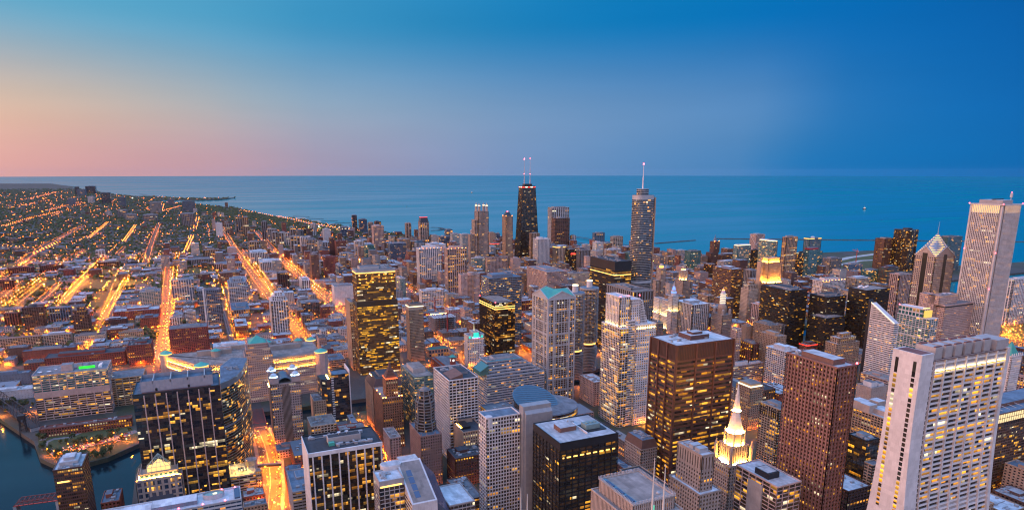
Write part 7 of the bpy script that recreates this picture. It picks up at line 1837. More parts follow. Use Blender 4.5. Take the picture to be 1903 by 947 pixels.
BRIGHT = [   # px runs of the glowing streets, roadway width, lamp spacing
    (P((476, 430), (510, 470), (560, 517), (604, 553), (652, 597)), 26, 26),
    (P((412, 424), (440, 470), (480, 527), (510, 566)), 20, 28),
    (P((300, 695), (306, 620), (312, 545), (315, 500)), 24, 26),
    (P((270, 492), (283, 450), (295, 418)), 18, 36),
    (P((116, 570), (137, 540), (175, 500)), 18, 24),
    (P((194, 594), (208, 560), (217, 532)), 16, 24),
    (P((70, 568), (112, 529)), 14, 26), (P((24, 574), (75, 532)), 14, 26), (P((-10, 566), (38, 526)), 14, 30),
    (P((34, 492), (90, 455), (157, 419)), 22, 34), (P((0, 424), (60, 406), (114, 394)), 24, 60),
    (P((50, 371), (106, 357)), 40, 150), (P((0, 381), (45, 383), (86, 373)), 40, 150), (P((85, 393), (118, 384), (152, 376)), 30, 110),
    (P((440, 392), (480, 396), (520, 404), (570, 415), (620, 424), (690, 433)), 26, 60),
    (P((-20, 540), (20, 510), (60, 486)), 16, 34), (P((160, 487), (215, 484), (270, 482)), 16, 26),
    (P((299, 395), (303, 380)), 18, 70), (P((362, 428), (368, 405)), 16, 60), (P((352, 380), (300, 393)), 14, 90),
    (P((137, 477), (158, 465)), 12, 26), (P((218, 475), (232, 461)), 12, 26), (P((100, 484), (117, 475)), 12, 28), (P((0, 459), (60, 463)), 12, 60), (P((-10, 482), (90, 484), (160, 487)), 14, 40), (P((510, 566), (545, 610), (562, 636)), 16, 26), (P((60, 476), (110, 452)), 10, 60), (P((165, 445), (200, 415)), 10, 60), (P((230, 452), (252, 420)), 10, 60), (P((345, 470), (358, 440)), 10, 50),
    (P((1835, 590), (1925, 577)), 16, 20),
    (P((260, 360), (300, 367), (350, 368), (420, 367)), 16, 130),
]
roads = MB(); zr_ = .02
def tilt(x, y): return x - .0165 * max(0, y - 1400)
for x in NS:
    y_0, y_1 = (60, 3250)
    if x < -90: y_0 = 1260 if x < -300 else 1180
    ribbon([(tilt(x, y), y) for y in ([y_0, 900] if x > -90 else [y_0, 1300])] if x > -90 else [(x, y_0), (x, 1300)], 15, .02, roads)
    ribbon([(tilt(x, y), y) for y in (1010 if x > -90 else 1300, 1400, 2200, y_1)], 15, .021, roads)
for y in EW:
    xs = (-60, 1650) if y < 900 else (-1000 if y > 1300 else -200, 1500 if y < 2500 else 900)
    ribbon([(xs[0], y), (xs[1] + (250 if y < 900 else 0), y)], 14, .026, roads)
struct(roads, 'street_grid', ASPH)
br = MB()
for i, (pts, w, sp) in enumerate(BRIGHT): ribbon(pts, w, .034 + i * .004, br)
struct(br, 'avenues', ASPH)
FRANK = P((500, 990), (500, 947), (505, 900), (503, 860), (494, 825), (482, 798))
fr = ribbon(FRANK, 22, .12); struct(fr, 'street_road', ASPH)
mk = MB()
for o in (-.35, .35):
    pts = [(x - 1.5 + o, y) for x, y in FRANK]; ribbon(pts, .22, .126, mk)
for (x, y, a) in along(FRANK, 9, 5) + along(FRANK, 9, -6): mk.quad((x - .1, y, .126), (x + .1, y, .126), (x + .1, y + 3, .126), (x - .1, y + 3, .126))
struct(mk, 'road_markings', PAINT)
for s in (-1, 1):
    kb = MB()
    for i in range(len(FRANK) - 1):
        a, c = FRANK[i], FRANK[i + 1]; xo = s * 13.2
        kb.quad((a[0] + xo - 2.2, a[1], .25), (a[0] + xo + 2.2, a[1], .25), (c[0] + xo + 2.2, c[1], .25), (c[0] + xo - 2.2, c[1], .25))
        xe = xo - s * 2.2; kb.quad((a[0] + xe, a[1], 0), (c[0] + xe, c[1], 0), (c[0] + xe, c[1], .25), (a[0] + xe, a[1], .25))
    struct(kb, 'pavement', KERB)
PARKS = [P((160, 512), (178, 501), (225, 503), (218, 512)), P((146, 541), (165, 519), (272, 520), (265, 533), (212, 538)), P((166, 572), (182, 543), (212, 543), (200, 572)),
         P((-10, 495), (35, 487), (30, 497), (-10, 505)), P((345, 512), (352, 498), (403, 502), (398, 510)), P((20, 545), (60, 522), (110, 520), (80, 545)), P((-30, 570), (25, 545), (50, 575), (0, 580)),
         P((75, 838), (70, 815), (100, 800), (240, 790), (262, 815), (215, 843), (160, 858), (110, 858)), P((1862, 598), (1920, 588), (1920, 660), (1850, 660)), [(-420, 1330), (-330, 1335), (-330, 1410), (-420, 1410)]]
lw = MB()
for i, pk in enumerate(PARKS):
    t_ = ngon(pk, 0, .05 + i * .004, False); k0 = len(lw.v); lw.v += t_.v; lw.f += [tuple(a + k0 for a in f) for f in t_.f]; lw.m += t_.m; lw.uv += t_.uv
struct(lw, 'lawn', LAWN)
hb = ngon(P((1510, 505), (1535, 490), (1560, 478), (1625, 468), (1660, 470), (1660, 500), (1600, 515)), 0, .06, False); struct(hb, 'harbour_lawn', LAWN)
cr = ribbon(P((1532, 489), (1580, 478), (1640, 470)), 30, .1); ribbon(P((1560, 492), (1600, 484), (1650, 482)), 22, .1, cr); struct(cr, 'promenade', wall_mat('pale_concrete', (.45, .44, .43), .8))
bs = MB()
for k, (a, c) in enumerate([((520, 404), (566, 404)), ((548, 410), (592, 409)), ((580, 416), (622, 415)), ((610, 421), (648, 420))]):
    p, q = at(*a), at(*c); m_ = ((p[0] + q[0]) / 2 + 40, (p[1] + q[1]) / 2); bs.quad((p[0], p[1], .02), (q[0], q[1], .02), (q[0] - 10, q[1] - 220, .02), (p[0] + 30, p[1] - 260, .02))
struct(bs, 'beach', SAND)
# river park paths
pp_ = MB(); ribbon(P((78, 818), (90, 806), (130, 800), (150, 803), (130, 812), (100, 815), (84, 822), (82, 835)), 7, .13, pp_); ribbon(P((150, 830), (200, 818), (255, 800)), 12, .14, pp_); ribbon(P((100, 845), (92, 832)), 5, .135, pp_)
struct(pp_, 'path', KERB)
# ------------------------------------------------------------------ breakwaters, bridges, boats, cranes
STEELB = plain_mat('bridge_steel', (.025, .025, .03), .6)
for (a, c, lb) in [((1218, 452.5), (1292, 446.5), 'dark stone breakwater in the lake right of the silver spire tower'), ((1327, 443.5), (1960, 450), 'long dark breakwater line across the lake at right')]:
    p, q = Vector(at(*a, WATER_Z)), Vector(at(*c, WATER_Z)); m_ = (p + q) / 2; d = (q - p); mb = MB(); L = d.length
    nseg = int(L / 25)
    for i in range(nseg):
        x0_ = -L / 2 + L * i / nseg; w_ = random.uniform(9, 13); mb.prism(rect(x0_, -w_, x0_ + L / nseg, w_), -1, random.uniform(2.6, 3.6), poly1=rect(x0_, -w_ * .5, x0_ + L / nseg, w_ * .5))
    o = mb.build('breakwater', wall_mat('rubble', (.05, .05, .05), .9), None, (m_.x, m_.y, WATER_Z)); o.rotation_euler = (0, 0, math.atan2(d.y, d.x)); tag(o, lb, 'breakwater')
hk_ = P((800, 421), (815, 421.5), (826, 423.6), (815, 426), (800, 427)); ox_, oy_ = hk_[0]
mb = MB(); ribbon([(x - ox_, y - oy_) for x, y in hk_], 22, 3, mb); o = mb.build('breakwater', wall_mat('rubble', (.05, .05, .05), .9), None, (ox_, oy_, WATER_Z)); tag(o, 'hook shaped jetty curling into the lake beside the dark crowned tower', 'breakwater')
for i in range(5):
    a, c = (545 + i * 26, 401.5 + i * 4.2), (575 + i * 26, 402.5 + i * 4.0); p, q = Vector(at(*a, WATER_Z)), Vector(at(*c, WATER_Z)); d = q - p
    mb = MB(); mb.box(0, -4, -1, min(d.length, 220), 4, 1.6); o = mb.build('groyne', wall_mat('rubble', (.05, .05, .05), .9), None, (*p, WATER_Z)); o.rotation_euler = (0, 0, math.atan2(d.y, d.x))
    tag(o, ['first', 'second', 'third', 'fourth', 'fifth'][i] + ' dark groyne off the beach, counted from the park end', 'groyne', 'groynes along the beach')
def truss_bridge(name, label, p, q, w, h, zd, mat, cat='bridge', lit=None):
    p, q = Vector(p), Vector(q); d = q - p; L = d.length
    r = empty(name, (*p, 0), label, cat, None, math.atan2(d.y, d.x))
    m = MB(); m.box(0, -w / 2, zd - .6, L, w / 2, zd); m.build('deck', ASPH if h < 6 else STEELB, r)
    t = MB(); n = max(4, int(L / (h * 1.1)))
    for s in (-1, 1):
        y = s * w / 2
        t.beam((0, y, zd), (L, y, zd), .7); t.beam((L / n, y, zd + h), (L - L / n, y, zd + h), .7)
        for i in range(n):
            xa, xb = L * i / n, L * (i + 1) / n
            t.beam((xa, y, zd), (xb, y, zd + h) if i < n / 2 else (xb, y, zd), .5)
            if i >= n / 2: t.beam((xa, y, zd + h), (xb, y, zd), .5)
            if 0 < i: t.beam((xa, y, zd), (xa, y, zd + h), .4)
    for i in range(1, n): t.beam((L * i / n, -w / 2, zd + h), (L * i / n, w / 2, zd + h), .4)
    t.build('truss', mat, r)
    m = MB()
    for x_ in (1, L - 1): m.box(x_ - 1.5, -w / 2, WATER_Z - 1, x_ + 1.5, w / 2, zd - .6)
    m.build('pier', WALL['concrete'], r)
    if lit:
        m = MB(); m.box(0, -w / 2 - .2, zd + .2, L, -w / 2 - .05, zd + .45); m.build('light_strip', lit, r)
    return r
p_, q_ = at(-12, 742), at(66, 800)
truss_bridge('railway_bridge', 'black steel railway truss bridge over the river at the left edge', p_, q_, 11, 13, 5, STEELB)
r_ = empty('counterweight_tower', (*at(44, 800), 0), 'dark steel counterweight tower of the railway bridge beside the park', 'bridge tower')
m = MB()
for sx in (-4, 4):
    for sy in (-4, 4): m.beam((sx, sy, -6), (sx * .6, sy * .6, 20), .9)
for k in range(4):
    for s in (-1, 1): m.beam((-4, s * 3.6, k * 5), (4, s * 3.2, k * 5 + 5), .5); m.beam((s * 3.6, -4, k * 5), (s * 3.2, 4, k * 5 + 5), .5)
m.build('frame', STEELB, r_); m = MB(); m.box(-4, -4, 17, 4, 4, 23); m.build('counterweight', STEELB, r_)
truss_bridge('street_bridge', 'low river bridge with red lit rails at the lower left corner', at(30, 945), at(112, 934), 12, 4, 6, plain_mat('bridge_red', (.22, .05, .04), .6), lit=glow_mat('strip_red', (1, .12, .12), 1.2, 'NONE'))
truss_bridge('street_bridge', 'short steel street bridge crossing the river behind the orange street', (38, 941), (38, 1010), 20, 4, 1.2, plain_mat('bridge_red', (.22, .05, .04), .6))
sk = at(444, 868, 8), at(523, 862, 8); r_ = empty('skybridge', (*sk[0], 0), 'grey covered footbridge crossing above the orange street', 'footbridge', None, math.atan2(sk[1][1] - sk[0][1], sk[1][0] - sk[0][0]))
L = math.hypot(sk[1][0] - sk[0][0], sk[1][1] - sk[0][1]); m = MB(); m.box(0, -2.2, 6.4, L, 2.2, 7); m.box(0, -2.3, 9.6, L, 2.3, 10); m.build('deck', WALL['grey'], r_); m = MB(); m.box(0, -2.1, 7, L, 2.1, 9.6); m.build('glazing', GLASS['dark'], r_)
via = P((433, 646), (421, 602), (409, 563), (400, 540), (392, 527)); r_ = empty('railway_viaduct', (*via[0], 0), 'dark elevated railway track running straight between the condominium slabs', 'railway viaduct')
m = ribbon([(x - via[0][0], y - via[0][1]) for x, y in via], 11, 7.6); k0 = len(m.v); ribbon([(x - via[0][0], y - via[0][1]) for x, y in via], 11, 6.9, m); m.build('deck', STEELB, r_)
m = MB()
for (x, y, a) in along(via, 18):
    for s in (-1, 1): m.box(x - via[0][0] + s * 4 - .4, y - via[0][1] - .4, 0, x - via[0][0] + s * 4 + .4, y - via[0][1] + .4, 6.9)
m.build('column', STEELB, r_)
m = MB()
for o in (-3.2, -1.7, 1.7, 3.2): ribbon([(x - via[0][0] + o, y - via[0][1]) for x, y in via], .3, 7.75, m)
m.build('rail', METAL, r_)
def boat(name, label, px, py, L, a):
    x, y = at(px, py, WATER_Z); r = empty(name, (x, y, WATER_Z), label, 'boat', None, a)
    m = MB(); hull = [(-L / 2, -L * .1), (L * .3, -L * .11), (L / 2, 0), (L * .3, L * .11), (-L / 2, L * .1)]; m.prism(scalepoly(hull, .86), -1, L * .09, poly1=hull, bottom=True); m.build('hull', plain_mat('hull_dark', (.05, .06, .09), .5), r)
    m = MB(); m.box(-L * .38, -L * .075, L * .09, L * .1, L * .075, L * .17); m.box(-L * .2, -L * .05, L * .17, L * .04, L * .05, L * .24); m.build('cabin', plain_mat('cabin_white', (.7, .68, .66), .5), r)
    m = MB(); m.cyl(-L * .1, 0, L * .012, L * .006, L * .24, L * .42, 6); m.build('mast', METAL, r); m = MB(); m.box(-L * .3, -L * .078, L * .12, L * .06, -L * .076, L * .15); m.build('window_glass', STRIP_W, r)
boat('ship', 'small ship with lit cabin out on the open lake at right', 1607, 388.5, 75, R(20))
boat('boat', 'tiny dark boat far out on the lake left of the black tapered tower', 877, 358.5, 70, R(50))
def crane(label, px, py, zt, jib, a, ybase):
    zt = _bis(lambda h: proj(*at(px, py, h), 0)[1] - ybase, 1, 200); x, y = at(px, py, zt); r = empty('tower_crane', (x, y, 0), label, 'crane', None, a)
    RED = plain_mat('crane_red', (.45, .06, .04), .5); m = MB()
    for sx in (-1, 1):
        for sy in (-1, 1): m.beam((sx, sy, 0), (sx, sy, zt), .35)
    for k in range(int(zt / 2.4)):
        s = 1 if k % 2 else -1
        for q in (-1, 1): m.beam((-s, q, k * 2.4), (s, q, k * 2.4 + 2.4), .22); m.beam((q, s, k * 2.4), (q, -s, k * 2.4 + 2.4), .22)
    m.build('mast', RED, r); m = MB(); m.beam((-12, 0, zt), (jib, 0, zt), 1.3); m.beam((0, 0, zt), (0, 0, zt + 7), .8); m.beam((0, 0, zt + 7), (jib * .7, 0, zt + .6), .25); m.beam((0, 0, zt + 7), (-11, 0, zt + .6), .25); m.build('jib', RED, r)
    m = MB(); m.box(-13, -1.2, zt - 3, -9, 1.2, zt); m.build('counterweight', WALL['concrete'], r); m = MB(); m.box(1.1, -1, zt - 2.6, 3, 1, zt - .5); m.build('cab', WALL['white'], r)
crane('red tower crane above the blue glass pair near the harbour', 1593, 466, 0, 40, R(60), 513)
crane('orange lit tower crane on the building site right of the slim tan tower', 831, 582, 0, 36, R(15), 630)
crane('slender red crane in front of the white finned twin towers', 808, 558, 0, 34, R(200), 590)
crane('thin crane beside the pinkish finned tower', 822, 462, 0, 30, R(80), 505)
# building site frame
b = hero('building_site', 'unfinished concrete frame with open lit floors at the foot of the cranes', 'concrete', 'bright', .5, 795, 806, 849, 592, yb=622, cat='building site')
W, D, z, x0, y0, x1, y1 = b.s
nfl = max(3, int(z / 4))
for k in range(nfl + 1): b.p('floor_slab', WALL['concrete']).box(x0, y0, z * k / nfl - .4, x1, y1, z * k / nfl)
for i in range(9):
    for j in range(6): b.p('column', WALL['rust']).box(x0 + (W - 1) * i / 8, y0 + (D - 1) * j / 5, 0, x0 + (W - 1) * i / 8 + .8, y0 + (D - 1) * j / 5 + .8, z + 1.5)
b.p('work_lights', FLOOD_WARM).quad((x0 + 4, y1 - 5, z + 1.6), (x1 - 4, y1 - 5, z + 1.6), (x1 - 4, y1 - 4.4, z + 1.6), (x0 + 4, y1 - 4.4, z + 1.6)); b.done()
# ------------------------------------------------------------------ low buildings filling the blocks
def clear(x0, y0, x1, y1, pad=3.0):
    for f in FOOT:
        if x0 - pad < f[2] and x1 + pad > f[0] and y0 - pad < f[3] and y1 + pad > f[1]: return False
    return True
def near_line(x, y, pts, w):
    p = Vector((x, y))
    for i in range(len(pts) - 1):
        a, c = Vector(pts[i]), Vector(pts[i + 1]); d = c - a; L2 = d.length_squared
        if L2 < 1e-6: continue
        t = max(0, min(1, (p - a).dot(d) / L2))
        if (a + d * t - p).length < w: return True
    return False
def open_spot(x, y, pad=0.0):
    if not on_land(x, y): return False
    for pk in PARKS:
        if poly_in((x, y), pk): return False
    for pts, w, sp in BRIGHT:
        if near_line(x, y, pts, w / 2 + 3 + pad): return False
    if near_line(x, y, FRANK, 15 + pad) or near_line(x, y, via, 9 + pad): return False
    return True
def in_frame(x, y, z=10, m=30):
    if y < 100: return False
    u, v = proj(x, y, z)
    return -m < u < PW + m and 300 < v < PH + m
lots = []
rl = random.Random(5)
ns = sorted(NS); ew = sorted(EW)
for i in range(len(ns) - 1):
    for j in range(len(ew) - 1):
        bx0, bx1, by0, by1 = ns[i] + 10, ns[i + 1] - 10, ew[j] + 9, ew[j + 1] - 9
        if by1 - by0 > 140: continue
        ym = (by0 + by1) / 2; sh = tilt(0, ym)
        rows = 2 if by1 - by0 > 60 else 1
        for r in range(rows):
            ya, yb = by0 + (by1 - by0) * r / rows + (2 if r else 0), by0 + (by1 - by0) * (r + 1) / rows - (2 if r == 0 else 0)
            x = bx0 + sh
            while x < bx1 + sh - 8:
                w = rl.uniform(14, 38); w = min(w, bx1 + sh - x)
                d = (yb - ya) * rl.uniform(.72, 1)
                ly = ya if r == 0 else yb - d
                cxl, cyl_ = x + w / 2, ly + d / 2
                dense = min(1, max(0, (cxl + 100) / 600))
                h = rl.uniform(6, 15) + (rl.random() ** 3) * 46 * dense
                if cyl_ < 1000: h = rl.uniform(16, 44)
                if rl.random() < (.1 if cxl > 0 else .2): h = 0          # a yard or a car park
                if h and in_frame(cxl, cyl_, h, 230) and open_spot(cxl, cyl_, min(w, d) * .35) and open_spot(x, ly) and open_spot(x + w, ly) and open_spot(x, ly + d) and open_spot(x + w, ly + d) and clear(x, ly, x + w - 1, ly + d):
                    lots.append((x, ly, x + w - 1.2, ly + d, h))
                x += w
dg = bpy.context.evaluated_depsgraph_get(); dg.update()
CAMV = Vector((0, 0, ZC))
def seen(p, tol=4.0):
    p = Vector(p); d = (p - CAMV); L = d.length
    hit, loc, *_ = scene.ray_cast(dg, CAMV, d.normalized(), distance=L - tol)
    return not hit
def lot_seen(l):
    x0, y0, x1, y1, h = l; n = 0
    for fx in (.15, .5, .85):
        for (fy, z) in ((.5, h + .6), (-.05, h * .6)):
            n += seen((x0 + fx * (x1 - x0), y0 + fy * (y1 - y0), z))
    return n
scored = []
for l in lots:
    s = lot_seen(l)
    if s == 0: continue
    cx_, cy_ = (l[0] + l[2]) / 2, (l[1] + l[3]) / 2; dist = math.hypot(cx_, cy_)
    scored.append((s / 6 * (l[2] - l[0]) * (l[4] + (l[3] - l[1]) * .25) / dist ** 2, l))
scored.sort(key=lambda t: -t[0])
N_LOT = 110
WCH = [('brick', 'red brown brick'), ('red_brick', 'red brick'), ('dark_brick', 'dark brick'), ('tan', 'tan brick'), ('brown', 'brown brick'), ('concrete', 'pale concrete'), ('white', 'white'), ('pink_stone', 'pinkish stone'), ('grey', 'grey'), ('beige', 'beige')]
RCH = [('grey', 'grey roof'), ('white', 'white roof'), ('blue', 'bluish roof'), ('dark', 'black roof'), ('tan', 'tan roof')]
LM = [(o.location.x, o.location.y, o['label']) for o in scene.objects if o.type == 'EMPTY' and o.get('category') in ('building', 'church', 'clock tower', 'bridge')]
used_labels = {}
def short(s): 
    s = s.split(',')[0]; w = s.split()[:7]
    while w and w[-1] in ('with', 'a', 'an', 'the', 'and', 'of', 'in', 'on', 'at', 'from', 'by', 'its', 'before', 'behind', 'beside', 'right', 'left', 'to', 'between', 'below', 'near', 'above', 'under', 'directly', 'cut', 'facing', 'for', 'above', 'topped', 'joined', 'crowned', 'touching', 'standing', 'hugging', 'rising', 'tucked', 'running', 'tall', 'small', 'dark', 'pale', 'two', 'four', 'six', 'white', 'blue', 'lit', 'wide', 'long', 'teal', 'red', 'brown', 'bright', 'pink', 'gold', 'thin', 'narrow', 'stepped', 'flat'): w.pop()
    return ' '.join(w)
def rel_label(x, y, what):
    cand = sorted(LM, key=lambda t: (t[0] - x) ** 2 + (t[1] - y) ** 2)[:6]
    u, v = proj(x, y, 0)
    for c in cand:
        cu, cv = proj(c[0], c[1], 0)
        du, dv = u - cu, v - cv
        r = ('right of the' if du > 0 else 'left of the') if abs(du) > abs(dv) * 1.2 else ('in front of the' if dv > 0 else 'behind the')
        L = ' '.join((what + ' ' + r + ' ' + short(c[2])).split()[:16])
        if L not in used_labels: used_labels[L] = 1; return L
    L = ' '.join((what + ' next to the ' + short(cand[0][2])).split()[:15]); k = 2
    while L in used_labels: L = ' '.join((what + ' ' + ['close to', 'near', 'beyond', 'facing', 'across from'][k % 5] + ' the ' + short(cand[k % 6][2])).split()[:16]); k += 1
    if k > 40: pass
    used_labels[L] = 1
    return L
for s, (x0, y0, x1, y1, h) in scored[:N_LOT]:
    wk, wn_ = rl.choice(WCH[:6] if h < 18 and rl.random() < .75 else WCH); rk, rn = rl.choice(RCH)
    fl_n = max(1, round(h / 3.2)); size = 'low' if h < 9 else ('mid height' if h < 22 else 'tall')
    xc, yc = (x0 + x1) / 2, (y0 + y1) / 2
    nm = 'brick_building' if 'brick' in wk or wk in ('tan', 'brown') else ('apartment_block' if h > 20 else 'shop_building')
    b = Bld(nm, rel_label(xc, yc, size + ' ' + wn_ + ' block with ' + rn), xc, yc, WALL[wk], GLASS['bright' if rl.random() < .4 else 'dark'], rl.choice([.1, .2, .3, .5]), group='low blocks between the streets', foot=(x1 - x0, y1 - y0))
    W, D = x1 - x0, y1 - y0
    st_ = dict(STY[rl.choice(['punch', 'punch', 'grid', 'fins', 'bands'])])
    b.block(-W / 2, -D / 2, W / 2, D / 2, 0, h, bay=4.2, fl=3.3, roof=rk, parapet=.9, **st_)
    if W > 12 and D > 14: b.pent(-W * rl.uniform(.1, .35), D * .05, W * rl.uniform(0, .2), D * rl.uniform(.25, .4), h, rl.uniform(2, 3.5), roof=rk)
    b.units(-W / 2 + 1.2, -D / 2 + 1.2, W / 2 - 1.2, D / 2 - 1.2, h, rl.randint(3, 8), rl)
    b.done()

# many small far buildings as one piece of stuff: boxes with tinted walls and roofs
class Carpet:
    def __init__(s): s.v, s.uv, s.t, s.mi = [], [], [], []
    def box(s, cx, cy, w, d, a, z0, z1, wc, rc, r):
        c, sn = math.cos(a), math.sin(a); k = [(cx + x * c - y * sn, cy + x * sn + y * c) for x, y in ((-w / 2, -d / 2), (w / 2, -d / 2), (w / 2, d / 2), (-w / 2, d / 2))]
        nf = max(1, round((z1 - z0) / 3.2))
        for i in range(4):
            p, q = k[i], k[(i + 1) % 4]; nb = max(1, round((w, d, w, d)[i] / 4)); o = r.randint(0, 800)
            s.v += [(*p, z0), (*q, z0), (*q, z1), (*p, z1)]; s.uv += [(o, 0), (o + nb, 0), (o + nb, nf), (o, nf)]; s.t.append(wc); s.mi.append(0)
        s.v += [(*p, z1) for p in k]; s.uv += [(0, 0)] * 4; s.t.append(rc); s.mi.append(1)
    def build(s, name, mats, lit=.3):
        n = len(s.t); me = bpy.data.meshes.new(name); me.vertices.add(4 * n); me.loops.add(4 * n); me.polygons.add(n)
        me.vertices.foreach_set('co', np.array(s.v, dtype=np.float32).ravel()); me.loops.foreach_set('vertex_index', np.arange(4 * n, dtype=np.int32))
        me.polygons.foreach_set('loop_start', np.arange(0, 4 * n, 4, dtype=np.int32)); me.polygons.foreach_set('material_index', np.array(s.mi, dtype=np.int32))
        ul = me.uv_layers.new(name='UVMap'); ul.data.foreach_set('uv', np.array(s.uv, dtype=np.float32).ravel())
        at_ = me.attributes.new('tint', 'FLOAT_COLOR', 'FACE'); at_.data.foreach_set('color', np.array([(*c, 1) for c in s.t], dtype=np.float32).ravel())
        for m in mats: me.materials.append(m)
        me.update(calc_edges=True); me.validate()
        o = bpy.data.objects.new(name, me); COL.objects.link(o); o['kind'] = 'stuff'; o['lit'] = lit; o['seed'] = 17.37
        return o
FAC = glass_mat('far_facade', (.015, .018, .025), .3, wall=True, wx=.2, wy=.22, gain=1.2)
def tint_roof():
    m, t, p = newmat('far_roof'); a = N(t, 'ShaderNodeAttribute', attribute_type='GEOMETRY', attribute_name='tint'); t.links.new(a.outputs['Color'], p.inputs['Base Color']); p.inputs['Roughness'].default_value = .85; return m
FROOF = tint_roof()
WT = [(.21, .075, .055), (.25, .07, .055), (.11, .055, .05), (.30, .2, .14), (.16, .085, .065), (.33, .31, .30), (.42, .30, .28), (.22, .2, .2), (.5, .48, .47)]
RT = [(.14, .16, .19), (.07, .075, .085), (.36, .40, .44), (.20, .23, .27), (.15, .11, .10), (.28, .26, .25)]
cp = Carpet(); rc_ = random.Random(3)
for s, (x0, y0, x1, y1, h) in scored[N_LOT:]:
    cp.box((x0 + x1) / 2, (y0 + y1) / 2, x1 - x0, y1 - y0, 0, 0, h, rc_.choice(WT), rc_.choice(RT), rc_)
    for _ in range(3):
        xx, yy = rc_.uniform(x0 + 2, x1 - 2), rc_.uniform(y0 + 2, y1 - 2); cp.box(xx, yy, rc_.uniform(2, 5), rc_.uniform(2, 5), 0, h, h + rc_.uniform(1, 3), rc_.choice(WT[5:]), rc_.choice(RT), rc_)
# the spread of houses toward the horizon
rh = random.Random(9)
GRIDX, GRIDY = 100.0, 200.0
def far_xy(r0, r1, b0=-16.5, b1=26):
    r = r0 * math.exp(rh.random() * math.log(r1 / r0)); a = R(rh.uniform(b0, b1)); return r * math.sin(a), r * math.cos(a)
park_belt = [at(440, 391), at(500, 401), at(560, 412), at(640, 424), at(700, 436), at(560, 436), at(480, 420), at(420, 404), at(380, 396), at(330, 374)]
nh = 0
for _ in range(12500):
    x, y = far_xy(2300, 15500)
    if y < 2500 and x > -500: continue
    if x > 0 and y < 3250: continue
    if not on_land(x, y) or poly_in((x, y), park_belt) or not in_frame(x, y): continue
    xs, ys = round(x / GRIDX) * GRIDX, round(y / GRIDY) * GRIDY
    if abs(x - xs) < 9 or abs(y - ys) < 9: continue
    if not open_spot(x, y, 8): continue
    big = rh.random() < .06; k = 1 + .45 * (math.hypot(x, y) > 6000)
    w, d = (rh.uniform(18, 40), rh.uniform(18, 50)) if big else (rh.uniform(8, 13) * k, rh.uniform(14, 24) * k)
    if not clear(x - w / 2, y - d / 2, x + w / 2, y + d / 2, 2): continue
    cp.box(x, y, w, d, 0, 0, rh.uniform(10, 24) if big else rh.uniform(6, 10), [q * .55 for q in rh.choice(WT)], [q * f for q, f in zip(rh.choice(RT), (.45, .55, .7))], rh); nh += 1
# lakefront and mid distance towers too small to be told apart
for _ in range(420):
    x, y = far_xy(2300, 9000, -4, 24)
    sh = [p for p in SHORE]
    if not on_land(x, y) or poly_in((x, y), park_belt) or not in_frame(x, y) or (y > 3250 and not (-250 < x + (y - 3500) * .10 - 400 < 350)) or not open_spot(x, y, 10): continue
    w, d = rh.uniform(16, 30), rh.uniform(16, 34)
    if not clear(x - w / 2, y - d / 2, x + w / 2, y + d / 2, 3): continue
    cp.box(x, y, w, d, 0, 0, rh.uniform(18, 62), rh.choice(WT), rh.choice(RT), rh); FOOT.append((x - w / 2, y - d / 2, x + w / 2, y + d / 2))
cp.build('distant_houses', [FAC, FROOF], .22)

# ------------------------------------------------------------------ trees
def leaf_mat():
    m, t, p = newmat('foliage'); c = N(t, 'ShaderNodeTexCoord'); g = N(t, 'ShaderNodeNewGeometry'); n = N(t, 'ShaderNodeTexNoise'); n.inputs['Scale'].default_value = .12; n.inputs['Detail'].default_value = 4
    t.links.new(g.outputs['Position'], n.inputs['Vector']); oi = N(t, 'ShaderNodeObjectInfo')
    a = mixc(t, smooth(t, n.outputs[0], .35, .65), (.028, .052, .014), (.085, .105, .025)); a = mixc(t, M(t, 'MULTIPLY', oi.outputs['Random'], .35), a, (.10, .085, .03))
    t.links.new(a, p.inputs['Base Color']); p.inputs['Roughness'].default_value = .8; return m
LEAF = leaf_mat(); BARK = wall_mat('bark', (.06, .045, .035), .9)
rt = random.Random(21)
def crown_mesh(h, r, n):
    mb = MB(); lobes = [(rt.uniform(-.5, .5) * r, rt.uniform(-.5, .5) * r, h * rt.uniform(.5, .85), r * rt.uniform(.35, .6)) for _ in range(7)]
    for _ in range(n):
        l = rt.choice(lobes); v = Vector((rt.gauss(0, 1), rt.gauss(0, 1), rt.gauss(0, 1))).normalized() * l[3] * rt.uniform(.65, 1.08); c = Vector(l[:3]) + v
        nrm = (v.normalized() + Vector((rt.uniform(-.7, .7), rt.uniform(-.7, .7), rt.uniform(-.2, .8)))).normalized(); a = nrm.orthogonal().normalized() * rt.uniform(.35, .75); e = nrm.cross(a) * rt.uniform(.7, 1.1)
        mb.quad(tuple(c - a - e * .6), tuple(c + a * .3 - e), tuple(c + a + e * .4), tuple(c - a * .4 + e))
    return mb.mesh('crown', LEAF)
def trunk_mesh(h, r):
    mb = MB(); mb.cyl(0, 0, .32, .2, 0, h * .5, 7)
    for _ in range(5):
        t = rt.uniform(0, 6.28); mb.beam((0, 0, h * rt.uniform(.3, .48)), (math.cos(t) * r * .55, math.sin(t) * r * .55, h * rt.uniform(.6, .8)), .14)
    return mb.mesh('trunk', BARK)
TREES = [(crown_mesh(h, r, 260), trunk_mesh(h, r)) for h, r in ((9, 3.8), (11, 4.6), (7.5, 3.4), (10, 3.6), (12, 5.2))]
spots = []
rp = random.Random(31)
